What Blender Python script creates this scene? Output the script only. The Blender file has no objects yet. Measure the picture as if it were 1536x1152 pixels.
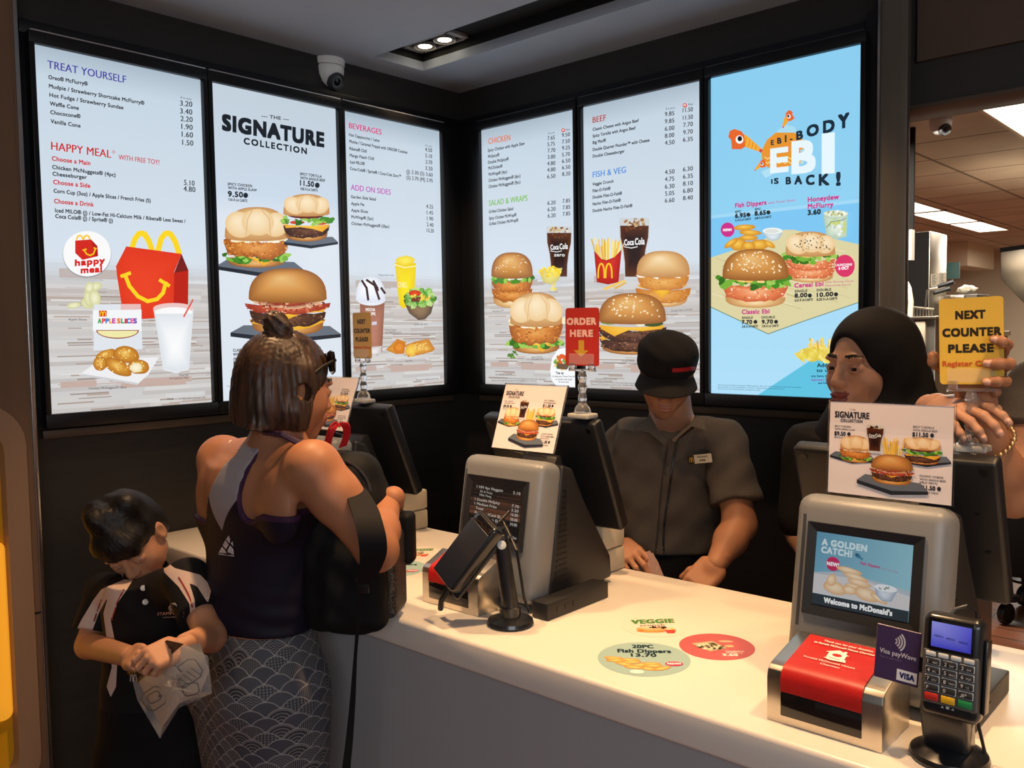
import bpy, bmesh, math, random
import numpy as np
from mathutils import Vector, Matrix, noise as mnoise

# ------------------------------------------------------------------ camera, world, lights, exposure
scene = bpy.context.scene
COL = scene.collection
RAD = math.radians
CAM_R = np.array([[0.74214433, -0.02995073, 0.66957057],
                  [0.67007987, 0.05499928, -0.74024864],
                  [-0.01465491, 0.99803709, 0.06088679]])
FPX = 1319.0
CAM = np.array([0.0, 0.0, 1.56])
cam_data = bpy.data.cameras.new('camera')
cam_data.sensor_width = 36.0
cam_data.lens = FPX / 1536.0 * 36.0
cam_data.clip_start = 0.02
cam = bpy.data.objects.new('camera', cam_data)
COL.objects.link(cam)
cam.matrix_world = Matrix([list(CAM_R[0]) + [CAM[0]], list(CAM_R[1]) + [CAM[1]], list(CAM_R[2]) + [CAM[2]], [0, 0, 0, 1]])
scene.camera = cam

scene.view_settings.view_transform = 'Standard'
scene.view_settings.look = 'None'
scene.view_settings.gamma = 1.0
scene.view_settings.use_curve_mapping = False
scene.view_settings.exposure = 0.0

world = bpy.data.worlds.new('world')
scene.world = world
world.use_nodes = True
world.node_tree.nodes['Background'].inputs[0].default_value = (1.0, 0.93, 0.88, 1)
world.node_tree.nodes['Background'].inputs[1].default_value = 0.09

def lamp(name, kind, loc, power, color, target=None, size=0.1, size_y=None, spot=90, blend=0.6):
    d = bpy.data.lights.new(name, kind)
    d.energy = power
    d.color = color
    if kind == 'AREA':
        d.shape = 'RECTANGLE'
        d.size = size
        d.size_y = size_y or size
    else:
        d.shadow_soft_size = size
    if kind == 'SPOT':
        d.spot_size = RAD(spot)
        d.spot_blend = blend
    o = bpy.data.objects.new(name, d)
    COL.objects.link(o)
    o.location = loc
    t = Vector(target) if target else Vector((loc[0], loc[1], 0))
    v = t - Vector(loc)
    o.rotation_euler = v.to_track_quat('-Z', 'Y').to_euler()
    return o

WARM = (1.0, 0.62, 0.31)
# downlights of the dining-room ceiling (their fixtures are built with the ceiling)
DOWN = [(-1.55, 1.02, 66), (-0.82, 1.13, 80), (-0.05, 1.20, 52), (-1.75, 0.30, 10)]
SLOT_LAMPS = [(-2.212, 2.03), (-2.118, 2.03), (-1.12, 2.03), (-1.03, 2.03), (-0.2, 2.03), (-0.1, 2.03)]
for i, (x, y, p) in enumerate(DOWN):
    lamp('downlight_beam', 'SPOT', (x, y, 2.43), p, WARM, size=0.035, spot=82, blend=0.8)
for i, (x, y) in enumerate(SLOT_LAMPS):
    lamp('slot_beam', 'SPOT', (x, y, 2.49), 17, WARM, size=0.025, spot=80, blend=0.7)
lamp('dining_room_glow', 'AREA', (1.7, -1.2, 2.35), 60, (0.90, 0.95, 1.0), target=(-1.2, 1.6, 0.9), size=2.2, size_y=1.2)
for y in (4.4, 6.8, 9.4, 12.0):
    lamp('kitchen_glow', 'AREA', (-1.6, y, 2.52), 62, (1.0, 0.92, 0.80), size=1.2, size_y=0.6)

# ------------------------------------------------------------------ helpers
def S(r, g, b):
    def f(c):
        c = c / 255.0
        return c / 12.92 if c <= 0.04045 else ((c + 0.055) / 1.055) ** 2.4
    return (f(r), f(g), f(b))

def P(px, py, axis, val):
    """the point of the plane (axis = val) seen at pixel (px, py) of the 1536 x 1152 photograph"""
    r = CAM_R @ np.array([px - 768.0, 576.0 - py, -FPX])
    t = (val - CAM[axis]) / r[axis]
    return Vector(CAM + t * r)

def lerp3(a, b, t): return tuple(x + (y - x) * t for x, y in zip(a, b))

MATS = {}
def mat(name, col, rough=0.5, metal=0.0, spec=0.5, noise=0.0, scale=20.0, bump=0.0, stretch=None, emit=None, trans=0.0, ior=1.45, alpha=1.0, coat=0.0, col2=None, sheen=0.0, sss=0.0, bscale=None):
    if name in MATS:
        return MATS[name]
    m = bpy.data.materials.new(name)
    m.use_nodes = True
    nt = m.node_tree
    b = nt.nodes['Principled BSDF']
    b.inputs['Base Color'].default_value = (*col, 1)
    b.inputs['Roughness'].default_value = rough
    b.inputs['Metallic'].default_value = metal
    b.inputs['Specular IOR Level'].default_value = spec
    b.inputs['IOR'].default_value = ior
    b.inputs['Transmission Weight'].default_value = trans
    b.inputs['Alpha'].default_value = alpha
    b.inputs['Coat Weight'].default_value = coat
    b.inputs['Sheen Weight'].default_value = sheen
    if sss:
        b.inputs['Subsurface Weight'].default_value = sss
        b.inputs['Subsurface Radius'].default_value = (0.012, 0.005, 0.003)
    if emit:
        b.inputs['Emission Color'].default_value = (*emit[0], 1)
        b.inputs['Emission Strength'].default_value = emit[1]
    if noise or bump or col2:
        tc = nt.nodes.new('ShaderNodeTexCoord')
        mp = nt.nodes.new('ShaderNodeMapping')
        nt.links.new(tc.outputs['Object'], mp.inputs['Vector'])
        if stretch:
            mp.inputs['Scale'].default_value = stretch
        nz = nt.nodes.new('ShaderNodeTexNoise')
        nz.inputs['Scale'].default_value = scale
        nz.inputs['Detail'].default_value = 5
        nt.links.new(mp.outputs[0], nz.inputs['Vector'])
        if noise or col2:
            mx = nt.nodes.new('ShaderNodeMix')
            mx.data_type = 'RGBA'
            c2 = col2 or tuple(min(1, c * (1 + noise)) for c in col)
            c1 = col if col2 else tuple(c * (1 - noise) for c in col)
            mx.inputs[6].default_value = (*c1, 1)
            mx.inputs[7].default_value = (*c2, 1)
            rp = nt.nodes.new('ShaderNodeMapRange')
            rp.inputs['From Min'].default_value = 0.3
            rp.inputs['From Max'].default_value = 0.7
            nt.links.new(nz.outputs['Fac'], rp.inputs['Value'])
            nt.links.new(rp.outputs[0], mx.inputs[0])
            nt.links.new(mx.outputs[2], b.inputs['Base Color'])
        if bump:
            n2 = nz
            if bscale:
                n2 = nt.nodes.new('ShaderNodeTexNoise')
                n2.inputs['Scale'].default_value = bscale
                nt.links.new(mp.outputs[0], n2.inputs['Vector'])
            bp = nt.nodes.new('ShaderNodeBump')
            bp.inputs['Strength'].default_value = bump
            bp.inputs['Distance'].default_value = 0.004
            nt.links.new(n2.outputs['Fac'], bp.inputs['Height'])
            nt.links.new(bp.outputs[0], b.inputs['Normal'])
    MATS[name] = m
    return m

def attr_mat(name, emit=0.0, rough=0.4, spec=0.3, coat=0.0):
    """printed colours stored per face corner; backlit sheets and screens give them off"""
    if name in MATS:
        return MATS[name]
    m = bpy.data.materials.new(name)
    m.use_nodes = True
    nt = m.node_tree
    b = nt.nodes['Principled BSDF']
    a = nt.nodes.new('ShaderNodeAttribute')
    a.attribute_name = 'Col'
    b.inputs['Roughness'].default_value = rough
    b.inputs['Specular IOR Level'].default_value = spec
    if emit:
        b.inputs['Base Color'].default_value = (0.01, 0.01, 0.01, 1)
        nt.links.new(a.outputs['Color'], b.inputs['Emission Color'])
        b.inputs['Emission Strength'].default_value = emit
    else:
        nt.links.new(a.outputs['Color'], b.inputs['Base Color'])
    MATS[name] = m
    return m

class MB:
    """collects polygons (with optional corner colours) into one mesh"""
    def __init__(s):
        s.v = []; s.f = []; s.c = []; s.mi = []; s.m = 0
    def add(s, vs, fs, cols=None):
        o = len(s.v)
        s.v += [tuple(p) for p in vs]
        for f in fs:
            s.f.append(tuple(i + o for i in f))
            s.mi.append(s.m)
            if cols is None:
                s.c.append(None)
            elif isinstance(cols[0], (tuple, list)):
                s.c.append([cols[i] for i in f])
            else:
                s.c.append([cols] * len(f))
        return s
    def bm(s, b):
        b.verts.ensure_lookup_table(); b.verts.index_update()
        s.add([v.co.copy() for v in b.verts], [[v.index for v in f.verts] for f in b.faces])
        b.free()
        return s
    def box(s, lo, hi, bevel=0.0, seg=2, M=None):
        b = bmesh.new()
        bmesh.ops.create_cube(b, size=1.0)
        c = [(lo[i] + hi[i]) / 2 for i in range(3)]
        d = [abs(hi[i] - lo[i]) for i in range(3)]
        for v in b.verts:
            v.co = Vector((c[0] + v.co.x * d[0], c[1] + v.co.y * d[1], c[2] + v.co.z * d[2]))
        if bevel:
            bmesh.ops.bevel(b, geom=b.edges[:], offset=min(bevel, min(d) * 0.49), segments=seg, affect='EDGES', profile=0.5)
        if M is not None:
            b.transform(M)
        return s.bm(b)
    def prism(s, pts, ext, bevel=0.0, seg=2, M=None):
        """closed polygon pts (3D) swept by vector ext"""
        b = bmesh.new()
        vs = [b.verts.new(p) for p in pts]
        f = b.faces.new(vs)
        r = bmesh.ops.extrude_face_region(b, geom=[f])
        bmesh.ops.translate(b, verts=[g for g in r['geom'] if isinstance(g, bmesh.types.BMVert)], vec=Vector(ext))
        bmesh.ops.recalc_face_normals(b, faces=b.faces[:])
        if bevel:
            bmesh.ops.bevel(b, geom=b.edges[:], offset=bevel, segments=seg, affect='EDGES', profile=0.5, clamp_overlap=True)
        if M is not None:
            b.transform(M)
        return s.bm(b)
    def tube(s, pts, r, n=10, cap=True, M=None):
        pts = [Vector(p) for p in pts]
        k = len(pts)
        rr = r if isinstance(r, (list, tuple)) else [r] * k
        rings = []
        prev = None
        for i in range(k):
            t = (pts[min(i + 1, k - 1)] - pts[max(i - 1, 0)]).normalized()
            if prev is None:
                u = t.orthogonal().normalized()
            else:
                u = (prev - t * prev.dot(t))
                u = u.normalized() if u.length > 1e-6 else t.orthogonal().normalized()
            prev = u
            w = t.cross(u)
            rings.append([pts[i] + (u * math.cos(2 * math.pi * j / n) + w * math.sin(2 * math.pi * j / n)) * rr[i] for j in range(n)])
        vs = [p for q in rings for p in q]
        fs = [(i * n + j, i * n + (j + 1) % n, (i + 1) * n + (j + 1) % n, (i + 1) * n + j) for i in range(k - 1) for j in range(n)]
        if cap:
            fs += [tuple(range(n - 1, -1, -1)), tuple((k - 1) * n + j for j in range(n))]
        if M is not None:
            vs = [M @ p for p in vs]
        return s.add(vs, fs)
    def lathe(s, prof, n=24, M=None):
        """profile [(r, z)...] turned about z"""
        vs = []
        for r, z in prof:
            vs += [Vector((r * math.cos(2 * math.pi * j / n), r * math.sin(2 * math.pi * j / n), z)) for j in range(n)]
        k = len(prof)
        fs = [(i * n + j, i * n + (j + 1) % n, (i + 1) * n + (j + 1) % n, (i + 1) * n + j) for i in range(k - 1) for j in range(n)]
        fs += [tuple(range(n - 1, -1, -1)), tuple((k - 1) * n + j for j in range(n))]
        if M is not None:
            vs = [M @ p for p in vs]
        return s.add(vs, fs)
    def build(s, name, mats, parent=None, smooth=True, world=True, angle=35):
        me = bpy.data.meshes.new(name)
        off = Vector((0, 0, 0))
        if parent is not None and world:
            q = parent
            while q is not None:
                off += q.location
                q = q.parent
        me.from_pydata([(p[0] - off.x, p[1] - off.y, p[2] - off.z) for p in s.v], [], s.f)
        for m in (mats if isinstance(mats, (list, tuple)) else [mats]):
            me.materials.append(m)
        if any(s.mi):
            me.polygons.foreach_set('material_index', s.mi)
        if any(c is not None for c in s.c):
            at = me.color_attributes.new('Col', 'FLOAT_COLOR', 'CORNER')
            arr = []
            for f, c in zip(s.f, s.c):
                for q in (c or [(1, 1, 1)] * len(f)):
                    arr += [q[0], q[1], q[2], 1.0]
            at.data.foreach_set('color', arr)
        me.update()
        if smooth:
            me.polygons.foreach_set('use_smooth', [True] * len(me.polygons))
            try:
                me.set_sharp_from_angle(angle=RAD(angle))
            except Exception:
                pass
        o = bpy.data.objects.new(name, me)
        COL.objects.link(o)
        if parent is not None:
            o.parent = parent
        return o

def tag(o, label=None, cat=None, group=None, kind=None):
    if label: o['label'] = label
    if cat: o['category'] = cat
    if group: o['group'] = group
    if kind: o['kind'] = kind
    return o

def empty(name, loc, label, cat, group=None):
    o = bpy.data.objects.new(name, None)
    COL.objects.link(o)
    o.empty_display_size = 0.05
    o.location = loc
    return tag(o, label, cat, group)

def struct(name, mb, m, **k):
    return tag(mb.build(name, m, **k), kind='structure')

def TM(loc, rz=0.0, rx=0.0, ry=0.0):
    return Matrix.Translation(Vector(loc)) @ Matrix.Rotation(rz, 4, 'Z') @ Matrix.Rotation(ry, 4, 'Y') @ Matrix.Rotation(rx, 4, 'X')

# ------------------------------------------------------------------ lettering (built-in font, as flat mesh)
_tc = bpy.data.curves.new('lettering_source', 'FONT')
_tc.resolution_u = 3
_to = bpy.data.objects.new('lettering_source', _tc)
COL.objects.link(_to)
GLY = {}
def _meas(body, off):
    _tc.body = body; _tc.offset = off
    bpy.context.view_layer.update()
    me = _to.evaluated_get(bpy.context.evaluated_depsgraph_get()).to_mesh()
    v = [(p.co.x, p.co.y) for p in me.vertices]
    f = [tuple(p.vertices) for p in me.polygons]
    _to.evaluated_get(bpy.context.evaluated_depsgraph_get()).to_mesh_clear()
    return v, f
def _w(body):
    v, f = _meas(body, 0)
    return max(p[0] for p in v) - min(p[0] for p in v)
_HH = _w('HH')
def glyph(ch, off):
    k = (ch, off)
    if k not in GLY:
        adv = _w('H' + ch + 'H') - _HH
        GLY[k] = (adv, *( ([], []) if ch == ' ' else _meas(ch, off)))
    return GLY[k]
for _ch in [chr(i) for i in range(32, 127)] + list('®™éÀà'):
    glyph(_ch, 0.0)
_CAP = max(p[1] for p in _meas('H', 0)[0])
COL.objects.unlink(_to); bpy.data.objects.remove(_to); bpy.data.curves.remove(_tc)
def layout(text, off, space=0.0):
    x = 0.0; v = []; f = []
    for ch in text:
        a, gv, gf = glyph(ch, off)
        o = len(v)
        v += [(p[0] + x, p[1]) for p in gv]
        f += [tuple(i + o for i in q) for q in gf]
        x += a + space
    x0 = min(p[0] for p in v); x1 = max(p[0] for p in v)
    return [((p[0] - x0) / (x1 - x0), p[1] / _CAP) for p in v], f, (x1 - x0) / _CAP

# ------------------------------------------------------------------ printed pictures and words on flat sheets
class Art:
    """flat print; to3(x, y, layer) gives the point of the sheet for picture coordinates (y down)"""
    def __init__(s, to3):
        s.t3 = to3; s.ox = 0; s.oy = 0; s.s = 1.0; s.ly = 1; s.mb = MB(); s.rnd = random.Random(7)
    def crop(s, ox, oy, sc):
        s.ox, s.oy, s.s = ox, oy, sc
    def q(s, x, y):
        return s.t3(s.ox + x / s.s, s.oy + y / s.s, s.ly)
    def up(s):
        s.ly += 1
    def poly(s, pts, col, cols=None):
        s.up()
        s.mb.add([s.q(*p) for p in pts], [tuple(range(len(pts)))], cols or col)
    def rings(s, outline, col_in, col_out, hi=(0, 0), n=4, mid=None, same=False):
        """filled outline shaded from a highlight point outward (a printed roundness)"""
        if not same: s.up()
        k = len(outline)
        cx = sum(p[0] for p in outline) / k + hi[0]; cy = sum(p[1] for p in outline) / k + hi[1]
        vs = [s.q(cx, cy)]; cs = [col_in]
        for i in range(1, n + 1):
            t = i / n
            if mid is None:
                c = tuple(a + (b - a) * t ** 1.6 for a, b in zip(col_in, col_out))
            else:
                c = tuple(a + (b - a) * min(1, t * 2) for a, b in zip(col_in, mid)) if t < 0.5 else tuple(a + (b - a) * (2 * t - 1) for a, b in zip(mid, col_out))
            for p in outline:
                vs.append(s.q(cx + (p[0] - cx) * t, cy + (p[1] - cy) * t)); cs.append(c)
        fs = [(0, 1 + j, 1 + (j + 1) % k) for j in range(k)]
        for i in range(1, n):
            a = 1 + (i - 1) * k; b = 1 + i * k
            fs += [(a + j, b + j, b + (j + 1) % k, a + (j + 1) % k) for j in range(k)]
        s.mb.add(vs, fs, cs)
    def ell(s, cx, cy, rx, ry, col, col2=None, hi=(0, 0), n=22, jag=0.0, rot=0.0, same=False, mid=None):
        pts = []
        for j in range(n):
            a = 2 * math.pi * j / n
            r = 1 + (s.rnd.uniform(-jag, jag) if jag else 0)
            x = rx * math.cos(a) * r; y = ry * math.sin(a) * r
            pts.append((cx + x * math.cos(rot) - y * math.sin(rot), cy + x * math.sin(rot) + y * math.cos(rot)))
        if col2 is None:
            if not same: s.up()
            s.mb.add([s.q(*p) for p in pts], [tuple(range(n))], col)
        else:
            s.rings(pts, col, col2, hi, mid=mid, same=same)
    def line(s, pts, w, col):
        s.up()
        for i in range(len(pts) - 1):
            (x0, y0), (x1, y1) = pts[i], pts[i + 1]
            L = math.hypot(x1 - x0, y1 - y0) or 1
            nx, ny = -(y1 - y0) / L * w / 2, (x1 - x0) / L * w / 2
            ex, ey = (x1 - x0) / L * w * 0.25, (y1 - y0) / L * w * 0.25
            s.mb.add([s.q(x0 + nx - ex, y0 + ny - ey), s.q(x1 + nx + ex, y1 + ny + ey), s.q(x1 - nx + ex, y1 - ny + ey), s.q(x0 - nx - ex, y0 - ny - ey)], [(0, 1, 2, 3)], col)
    def text(s, t, x0, y0, x1=None, y1=None, h=20, col=(0, 0, 0), bold=0.0, space=0.0):
        """baseline from (x0, y0) to (x1, y1), capital height h; heavier strokes by overprinting"""
        s.up()
        v, f, asp = layout(t, 0.0, space + bold * 1.2)
        bold = min(bold, .042)
        by = bold * 1.3 / _CAP
        if not bold: sh = [(0, 0)]
        elif bold < .016: sh = [(-1, 0), (1, 0)]
        elif bold < .026: sh = [(-1, -1), (1, -1), (-1, 1), (1, 1), (0, 0)]
        else: sh = [(i, j) for i in (-1, 0, 1) for j in (-1, 0, 1)]
        for dx, dy in sh:
            A = s.q(x0, y0); V = s.q(x0, y0 - h) - A
            U = s.q(*( (x1, y1) if x1 is not None else (x0 + asp * h, y0))) - A
            bx = by * V.length / U.length
            s.mb.add([A + U * (p[0] + dx * bx) + V * (p[1] + dy * by) for p in v], f, col)
            s.up()
    def dots(s, cx, cy, rx, ry, n, r, cols, jag=0.3, asp=1.0, upper=False):
        s.up()
        for i in range(n):
            a = s.rnd.uniform(0, 2 * math.pi); q = math.sqrt(s.rnd.random())
            y = math.sin(a) * q
            if upper: y = -abs(y)
            s.ell(cx + rx * math.cos(a) * q, cy + ry * y, r * s.rnd.uniform(.6, 1.2) * asp, r * s.rnd.uniform(.6, 1.2), s.rnd.choice(cols), n=6, jag=jag, rot=s.rnd.uniform(0, 3), same=True)
    def done(s, name, m, parent, **k):
        mb = s.mb
        s.mb = MB()
        if not mb.f: return None
        return mb.build(name, m, parent, smooth=False, **k)

    # ---- food
    def dome(s, cx, y0, y1, w, flat=0.0):
        """outline of a bun top from base y0 up to y1"""
        pts = []
        for j in range(21):
            a = math.pi * j / 20
            c = math.cos(a); sn = math.sin(a)
            pts.append((cx + w / 2 * math.copysign(abs(c) ** 0.8, c), y0 - (y0 - y1) * sn ** 0.75))
        for j in range(1, 8):
            a = math.pi * j / 8
            pts.append((cx - w / 2 * math.cos(a), y0 + (y0 - y1) * 0.13 * math.sin(a)))
        return pts
    def slab(s, cx, y0, y1, w, jag=0.0, curve=0.10):
        """outline of a burger layer between y0 (low) and y1 (high), sagging in the middle"""
        n = 14; hh = (y0 - y1)
        pts = []
        for j in range(n + 1):
            t = j / n * 2 - 1
            pts.append((cx + t * w / 2, y1 + w * curve * (1 - t * t) + s.rnd.uniform(-jag, jag) * hh))
        for j in range(n, -1, -1):
            t = j / n * 2 - 1
            e = 1 - 0.55 * abs(t) ** 6
            pts.append((cx + t * w / 2 * (0.97 if abs(t) > .9 else 1), y1 + w * curve * (1 - t * t) + hh * e + s.rnd.uniform(-jag, jag) * hh))
        return pts
    def burger(s, cx, by, w, h, kind):
        Y = lambda t: by - h * t
        bun = (S(236, 190, 122), S(214, 150, 78), S(150, 92, 44))
        pale = (S(250, 226, 180), S(232, 190, 130), S(196, 140, 84))
        GR = [S(70, 140, 40), S(120, 180, 60), S(160, 205, 90), S(52, 110, 34)]
        def bottom(t0, t1, c=bun, ww=.92):
            o = [(cx - w * ww / 2, Y(t1)), (cx + w * ww / 2, Y(t1))]
            for j in range(13):
                a = math.pi * j / 12
                o.append((cx + w * ww / 2 * math.cos(a), Y(t1) + (Y(t0) - Y(t1)) * math.sin(a) ** .6))
            s.rings(o, c[0], c[2], mid=c[1])
        def meat(t0, t1, c, ww=1.0, jag=.12, crumbs=60, r=.018, curve=.05):
            o = s.slab(cx, Y(t0), Y(t1), w * ww, jag, curve)
            s.rings(o, c[1], c[2], mid=c[0])
            s.up()
            for i in range(crumbs):
                x = s.rnd.uniform(-.48, .48); y = s.rnd.uniform(.1, .9)
                s.ell(cx + x * w * ww, Y(t1) + w * curve * (1 - 4 * x * x) + (Y(t0) - Y(t1)) * y, w * r * s.rnd.uniform(.5, 1.4), w * r * s.rnd.uniform(.4, 1), s.rnd.choice(c), n=6, jag=.35, same=True)
        def frill(t0, t1, cols=GR, ww=1.05, n=26):
            for i in range(n):
                x = s.rnd.uniform(-.5, .5); y = s.rnd.uniform(t0, t1)
                c = s.rnd.choice(cols)
                s.ell(cx + x * w * ww, Y(y) + w * .05 * (1 - 4 * x * x), w * s.rnd.uniform(.04, .1), (Y(t0) - Y(t1)) * s.rnd.uniform(.3, .55), c, n=9, jag=.35, rot=s.rnd.uniform(-.5, .5))
        def cheese(t, drips, ww=.98, c=(S(250, 200, 70), S(238, 170, 40))):
            o = [(cx - w * ww / 2, Y(t))]
            for j in range(9):
                x = j / 8 * 2 - 1
                o.append((cx + x * w * ww / 2, Y(t) + w * .03 * (1 - x * x)))
            o2 = []
            for x, d in drips:
                o2.append((cx + x * w * ww / 2, Y(t - d)))
            s.rings(o[1:] + o2[::-1], c[0], c[1])
        def top(t0, t1, c=bun, seeds=0, split=False, ww=1.0, seedcol=None):
            s.rings(s.dome(cx, Y(t0), Y(t1), w * ww), c[0], c[2], hi=(-w * .08, -(Y(t0) - Y(t1)) * .22), mid=c[1], n=6)
            if split:
                hh = Y(t0) - Y(t1)
                for dx, rx, ry, y, ro in ((-.27, .2, .42, .42, .5), (.3, .17, .4, .42, -.55), (.02, .22, .44, .5, .06)):
                    s.ell(cx + dx * w, Y(t0) - hh * y, w * rx * 1.15, hh * ry, lerp3(c[0], (1, 1, 1), .15), lerp3(c[1], c[0], .3), (-w * .03, -hh * .14), 26, 0, ro)
                for pts in ([(-.06, .93), (-.14, .6), (-.17, .05)], [(.07, .93), (.2, .6), (.22, .05)]):
                    s.line([(cx + x * w, Y(t0) - hh * y) for x, y in pts], w * .012, lerp3(c[1], c[2], .35))
            if seeds:
                s.dots(cx, Y(t0 + .07), w * .42, (Y(t0) - Y(t1)) * .78, seeds, w * .013, seedcol or [S(255, 240, 205), S(246, 222, 170)], asp=1.5, upper=True)
        FRY = [S(214, 132, 58), S(236, 168, 90), S(160, 86, 34), S(226, 150, 70), S(190, 104, 44)]
        BEEF = [S(92, 56, 40), S(124, 80, 58), S(58, 34, 26), S(110, 68, 50), S(150, 108, 84)]
        EBI = [S(236, 140, 90), S(250, 190, 140), S(206, 96, 60), S(240, 160, 110), S(255, 220, 190)]
        if kind == 'chicken':
            bottom(0, .17); cheese(.2, [(-.7, .02), (-.2, .04), (.25, .17), (.6, .05), (.95, .01)]); frill(.15, .24)
            meat(.2, .5, FRY, 1.04, .14, 90); frill(.48, .56, [S(248, 236, 196), S(240, 222, 160), S(252, 246, 224)], 1.02, 22)
            top(.5, 1, pale, split=True)
        elif kind == 'tortilla':
            bottom(0, .2); meat(.12, .34, BEEF, 1.0, .08, 50); cheese(.36, [(-.9, .08), (-.4, .05), (.3, .1), (.7, .16), (1, .04)])
            s.ell(cx - w * .2, Y(.4), w * .16, h * .04, S(214, 70, 46)); s.ell(cx + w * .3, Y(.39), w * .15, h * .04, S(206, 64, 40))
            frill(.42, .52); s.ell(cx - w * .28, Y(.57), w * .13, h * .04, S(196, 130, 150)); meat(.52, .64, [S(120, 40, 34), S(150, 70, 50), S(90, 30, 26)], .85, .1, 20)
            top(.58, 1, pale, split=True)
        elif kind == 'classic':
            bottom(0, .2); cheese(.24, [(-.95, .06), (-.4, .1), (.2, .16), (.6, .12), (.95, .04)]); meat(.18, .36, BEEF, .98, .08, 60)
            cheese(.4, [(-.9, .04), (-.3, .08), (0, .16), (.4, .07), (.95, .05)]); meat(.38, .48, [S(190, 80, 54), S(226, 130, 96), S(150, 50, 36), S(236, 176, 140)], 1.1, .2, 30)
            meat(.46, .58, [S(150, 54, 40), S(196, 90, 60), S(230, 190, 150), S(120, 40, 34)], .98, .12, 50); top(.54, 1)
        elif kind == 'spicy':
            bottom(0, .2, pale); meat(.14, .34, FRY, .98, .12, 60); meat(.32, .52, FRY, 1.0, .12, 60); frill(.5, .6); frill(.56, .62, [S(250, 246, 232)], .6, 5); top(.58, 1, bun, 26)
        elif kind == 'filet':
            bottom(0, .2, pale); meat(.12, .34, [S(222, 150, 70), S(236, 176, 96), S(196, 120, 52)], 1.04, .05, 40); cheese(.4, [(-.9, .05), (-.4, .1), (-.05, .24), (.3, .1), (.9, .02)])
            meat(.34, .58, [S(226, 158, 78), S(240, 184, 104), S(200, 124, 56)], .98, .05, 40); frill(.56, .62, [S(252, 246, 230), S(246, 236, 210)], .95, 12); top(.58, 1, pale)
        elif kind == 'quarter':
            bottom(0, .18); meat(.1, .28, BEEF, .98, .1, 70); cheese(.32, [(-.95, .08), (-.5, .05), (0, .09), (.5, .13), (.95, .06)]); meat(.27, .44, BEEF, 1.02, .1, 70)
            cheese(.48, [(-.95, .06), (-.55, .18), (-.1, .08), (.3, .1), (.9, .06)]); s.ell(cx - w * .34, Y(.53), w * .13, h * .04, S(120, 146, 60)); s.ell(cx + w * .3, Y(.51), w * .16, h * .055, S(60, 84, 40))
            s.ell(cx - w * .05, Y(.54), w * .12, h * .04, S(170, 30, 26)); s.ell(cx + w * .12, Y(.5), w * .07, h * .04, S(240, 236, 214)); top(.55, 1, bun, 44)
        elif kind == 'ebi':
            bottom(0, .2, pale); meat(.16, .42, EBI, 1.0, .08, 60); frill(.4, .52); frill(.5, .56, [S(246, 196, 96), S(250, 216, 140)], .8, 8); top(.52, 1, bun, 60)
        elif kind == 'cereal':
            bottom(0, .16, pale); meat(.12, .3, EBI, 1.0, .08, 50); meat(.29, .46, EBI, 1.0, .08, 50); frill(.44, .56); frill(.54, .6, [S(246, 206, 120)], .7, 6)
            top(.56, 1, pale, 60, True, seedcol=[S(70, 66, 50), S(240, 220, 170), S(150, 130, 90), S(110, 80, 50)])
    def slate(s, x0, x1, y, th, skew=0):
        s.poly([(x0, y), (x0 + (x1 - x0) * .12, y - th * 1.1), (x1 - (x1 - x0) * .1, y - th * 1.2 + skew), (x1, y + skew), ((x0 + x1) / 2, y + th * .8 + skew * .6)], S(104, 112, 124))
        s.poly([(x0, y), ((x0 + x1) / 2, y + th * .8 + skew * .6), (x1, y + skew), (x1, y + skew + th * .5), ((x0 + x1) / 2, y + th * 1.5 + skew * .6), (x0, y + th * .6)], S(40, 44, 54))
    def fries(s, cx, y0, y1, w, n=26):
        for i in range(n):
            x = cx + s.rnd.uniform(-.5, .5) * w * .8
            a = (x - cx) / w * .55 + s.rnd.uniform(-.13, .13)
            L = (y0 - y1) * s.rnd.uniform(.55, 1.0)
            t = w * .055
            c = s.rnd.choice([S(248, 214, 110), S(240, 196, 84), S(252, 228, 140), S(226, 176, 66)])
            s.poly([(x - t / 2, y0), (x + t / 2, y0), (x + t / 2 + a * L, y0 - L), (x - t / 2 + a * L, y0 - L + t * .4)], c)
    def cola(s, cx, y0, y1, w, zero=False, word=True):
        """tall flared cola glass, foot y0, rim y1"""
        H = y0 - y1
        out = lambda k: [(cx - w * a * k / 2, y1 + H * t) for t, a in prof] + [(cx + w * a * k / 2, y1 + H * t) for t, a in prof[::-1]]
        prof = [(0, .96), (.15, 1.0), (.3, .97), (.5, .78), (.7, .68), (.9, .66), (.97, .68), (1, .62)]
        s.poly(out(1.03), S(206, 210, 212))
        prof = [(.12, .96), (.3, .93), (.5, .74), (.7, .64), (.92, .62)]
        s.rings(out(1.0), S(36, 16, 12), S(92, 46, 24), mid=S(44, 20, 14))
        s.dots(cx, y1 + H * .07, w * .42, H * .05, 26, w * .06, [S(214, 190, 140), S(170, 120, 70), S(236, 226, 206), S(130, 76, 40)])
        s.dots(cx, y1 + H * .17, w * .4, H * .04, 14, w * .05, [S(120, 66, 36), S(84, 40, 22)])
        if word:
            s.text('Coca', cx - w * .34, y1 + H * .43, cx - w * .02, y1 + H * .42, H * .09, S(240, 240, 240), .02)
            s.text('Cola', cx + w * .02, y1 + H * .42, cx + w * .34, y1 + H * .41, H * .1, S(240, 240, 240), .02)
            s.line([(cx - w * .34, y1 + H * .45), (cx - w * .1, y1 + H * .47), (cx + w * .1, y1 + H * .45)], w * .03, S(236, 236, 236))
            if zero:
                s.text('zero', cx - w * .2, y1 + H * .55, cx + w * .22, y1 + H * .55, H * .06, S(236, 236, 236), .02)
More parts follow.
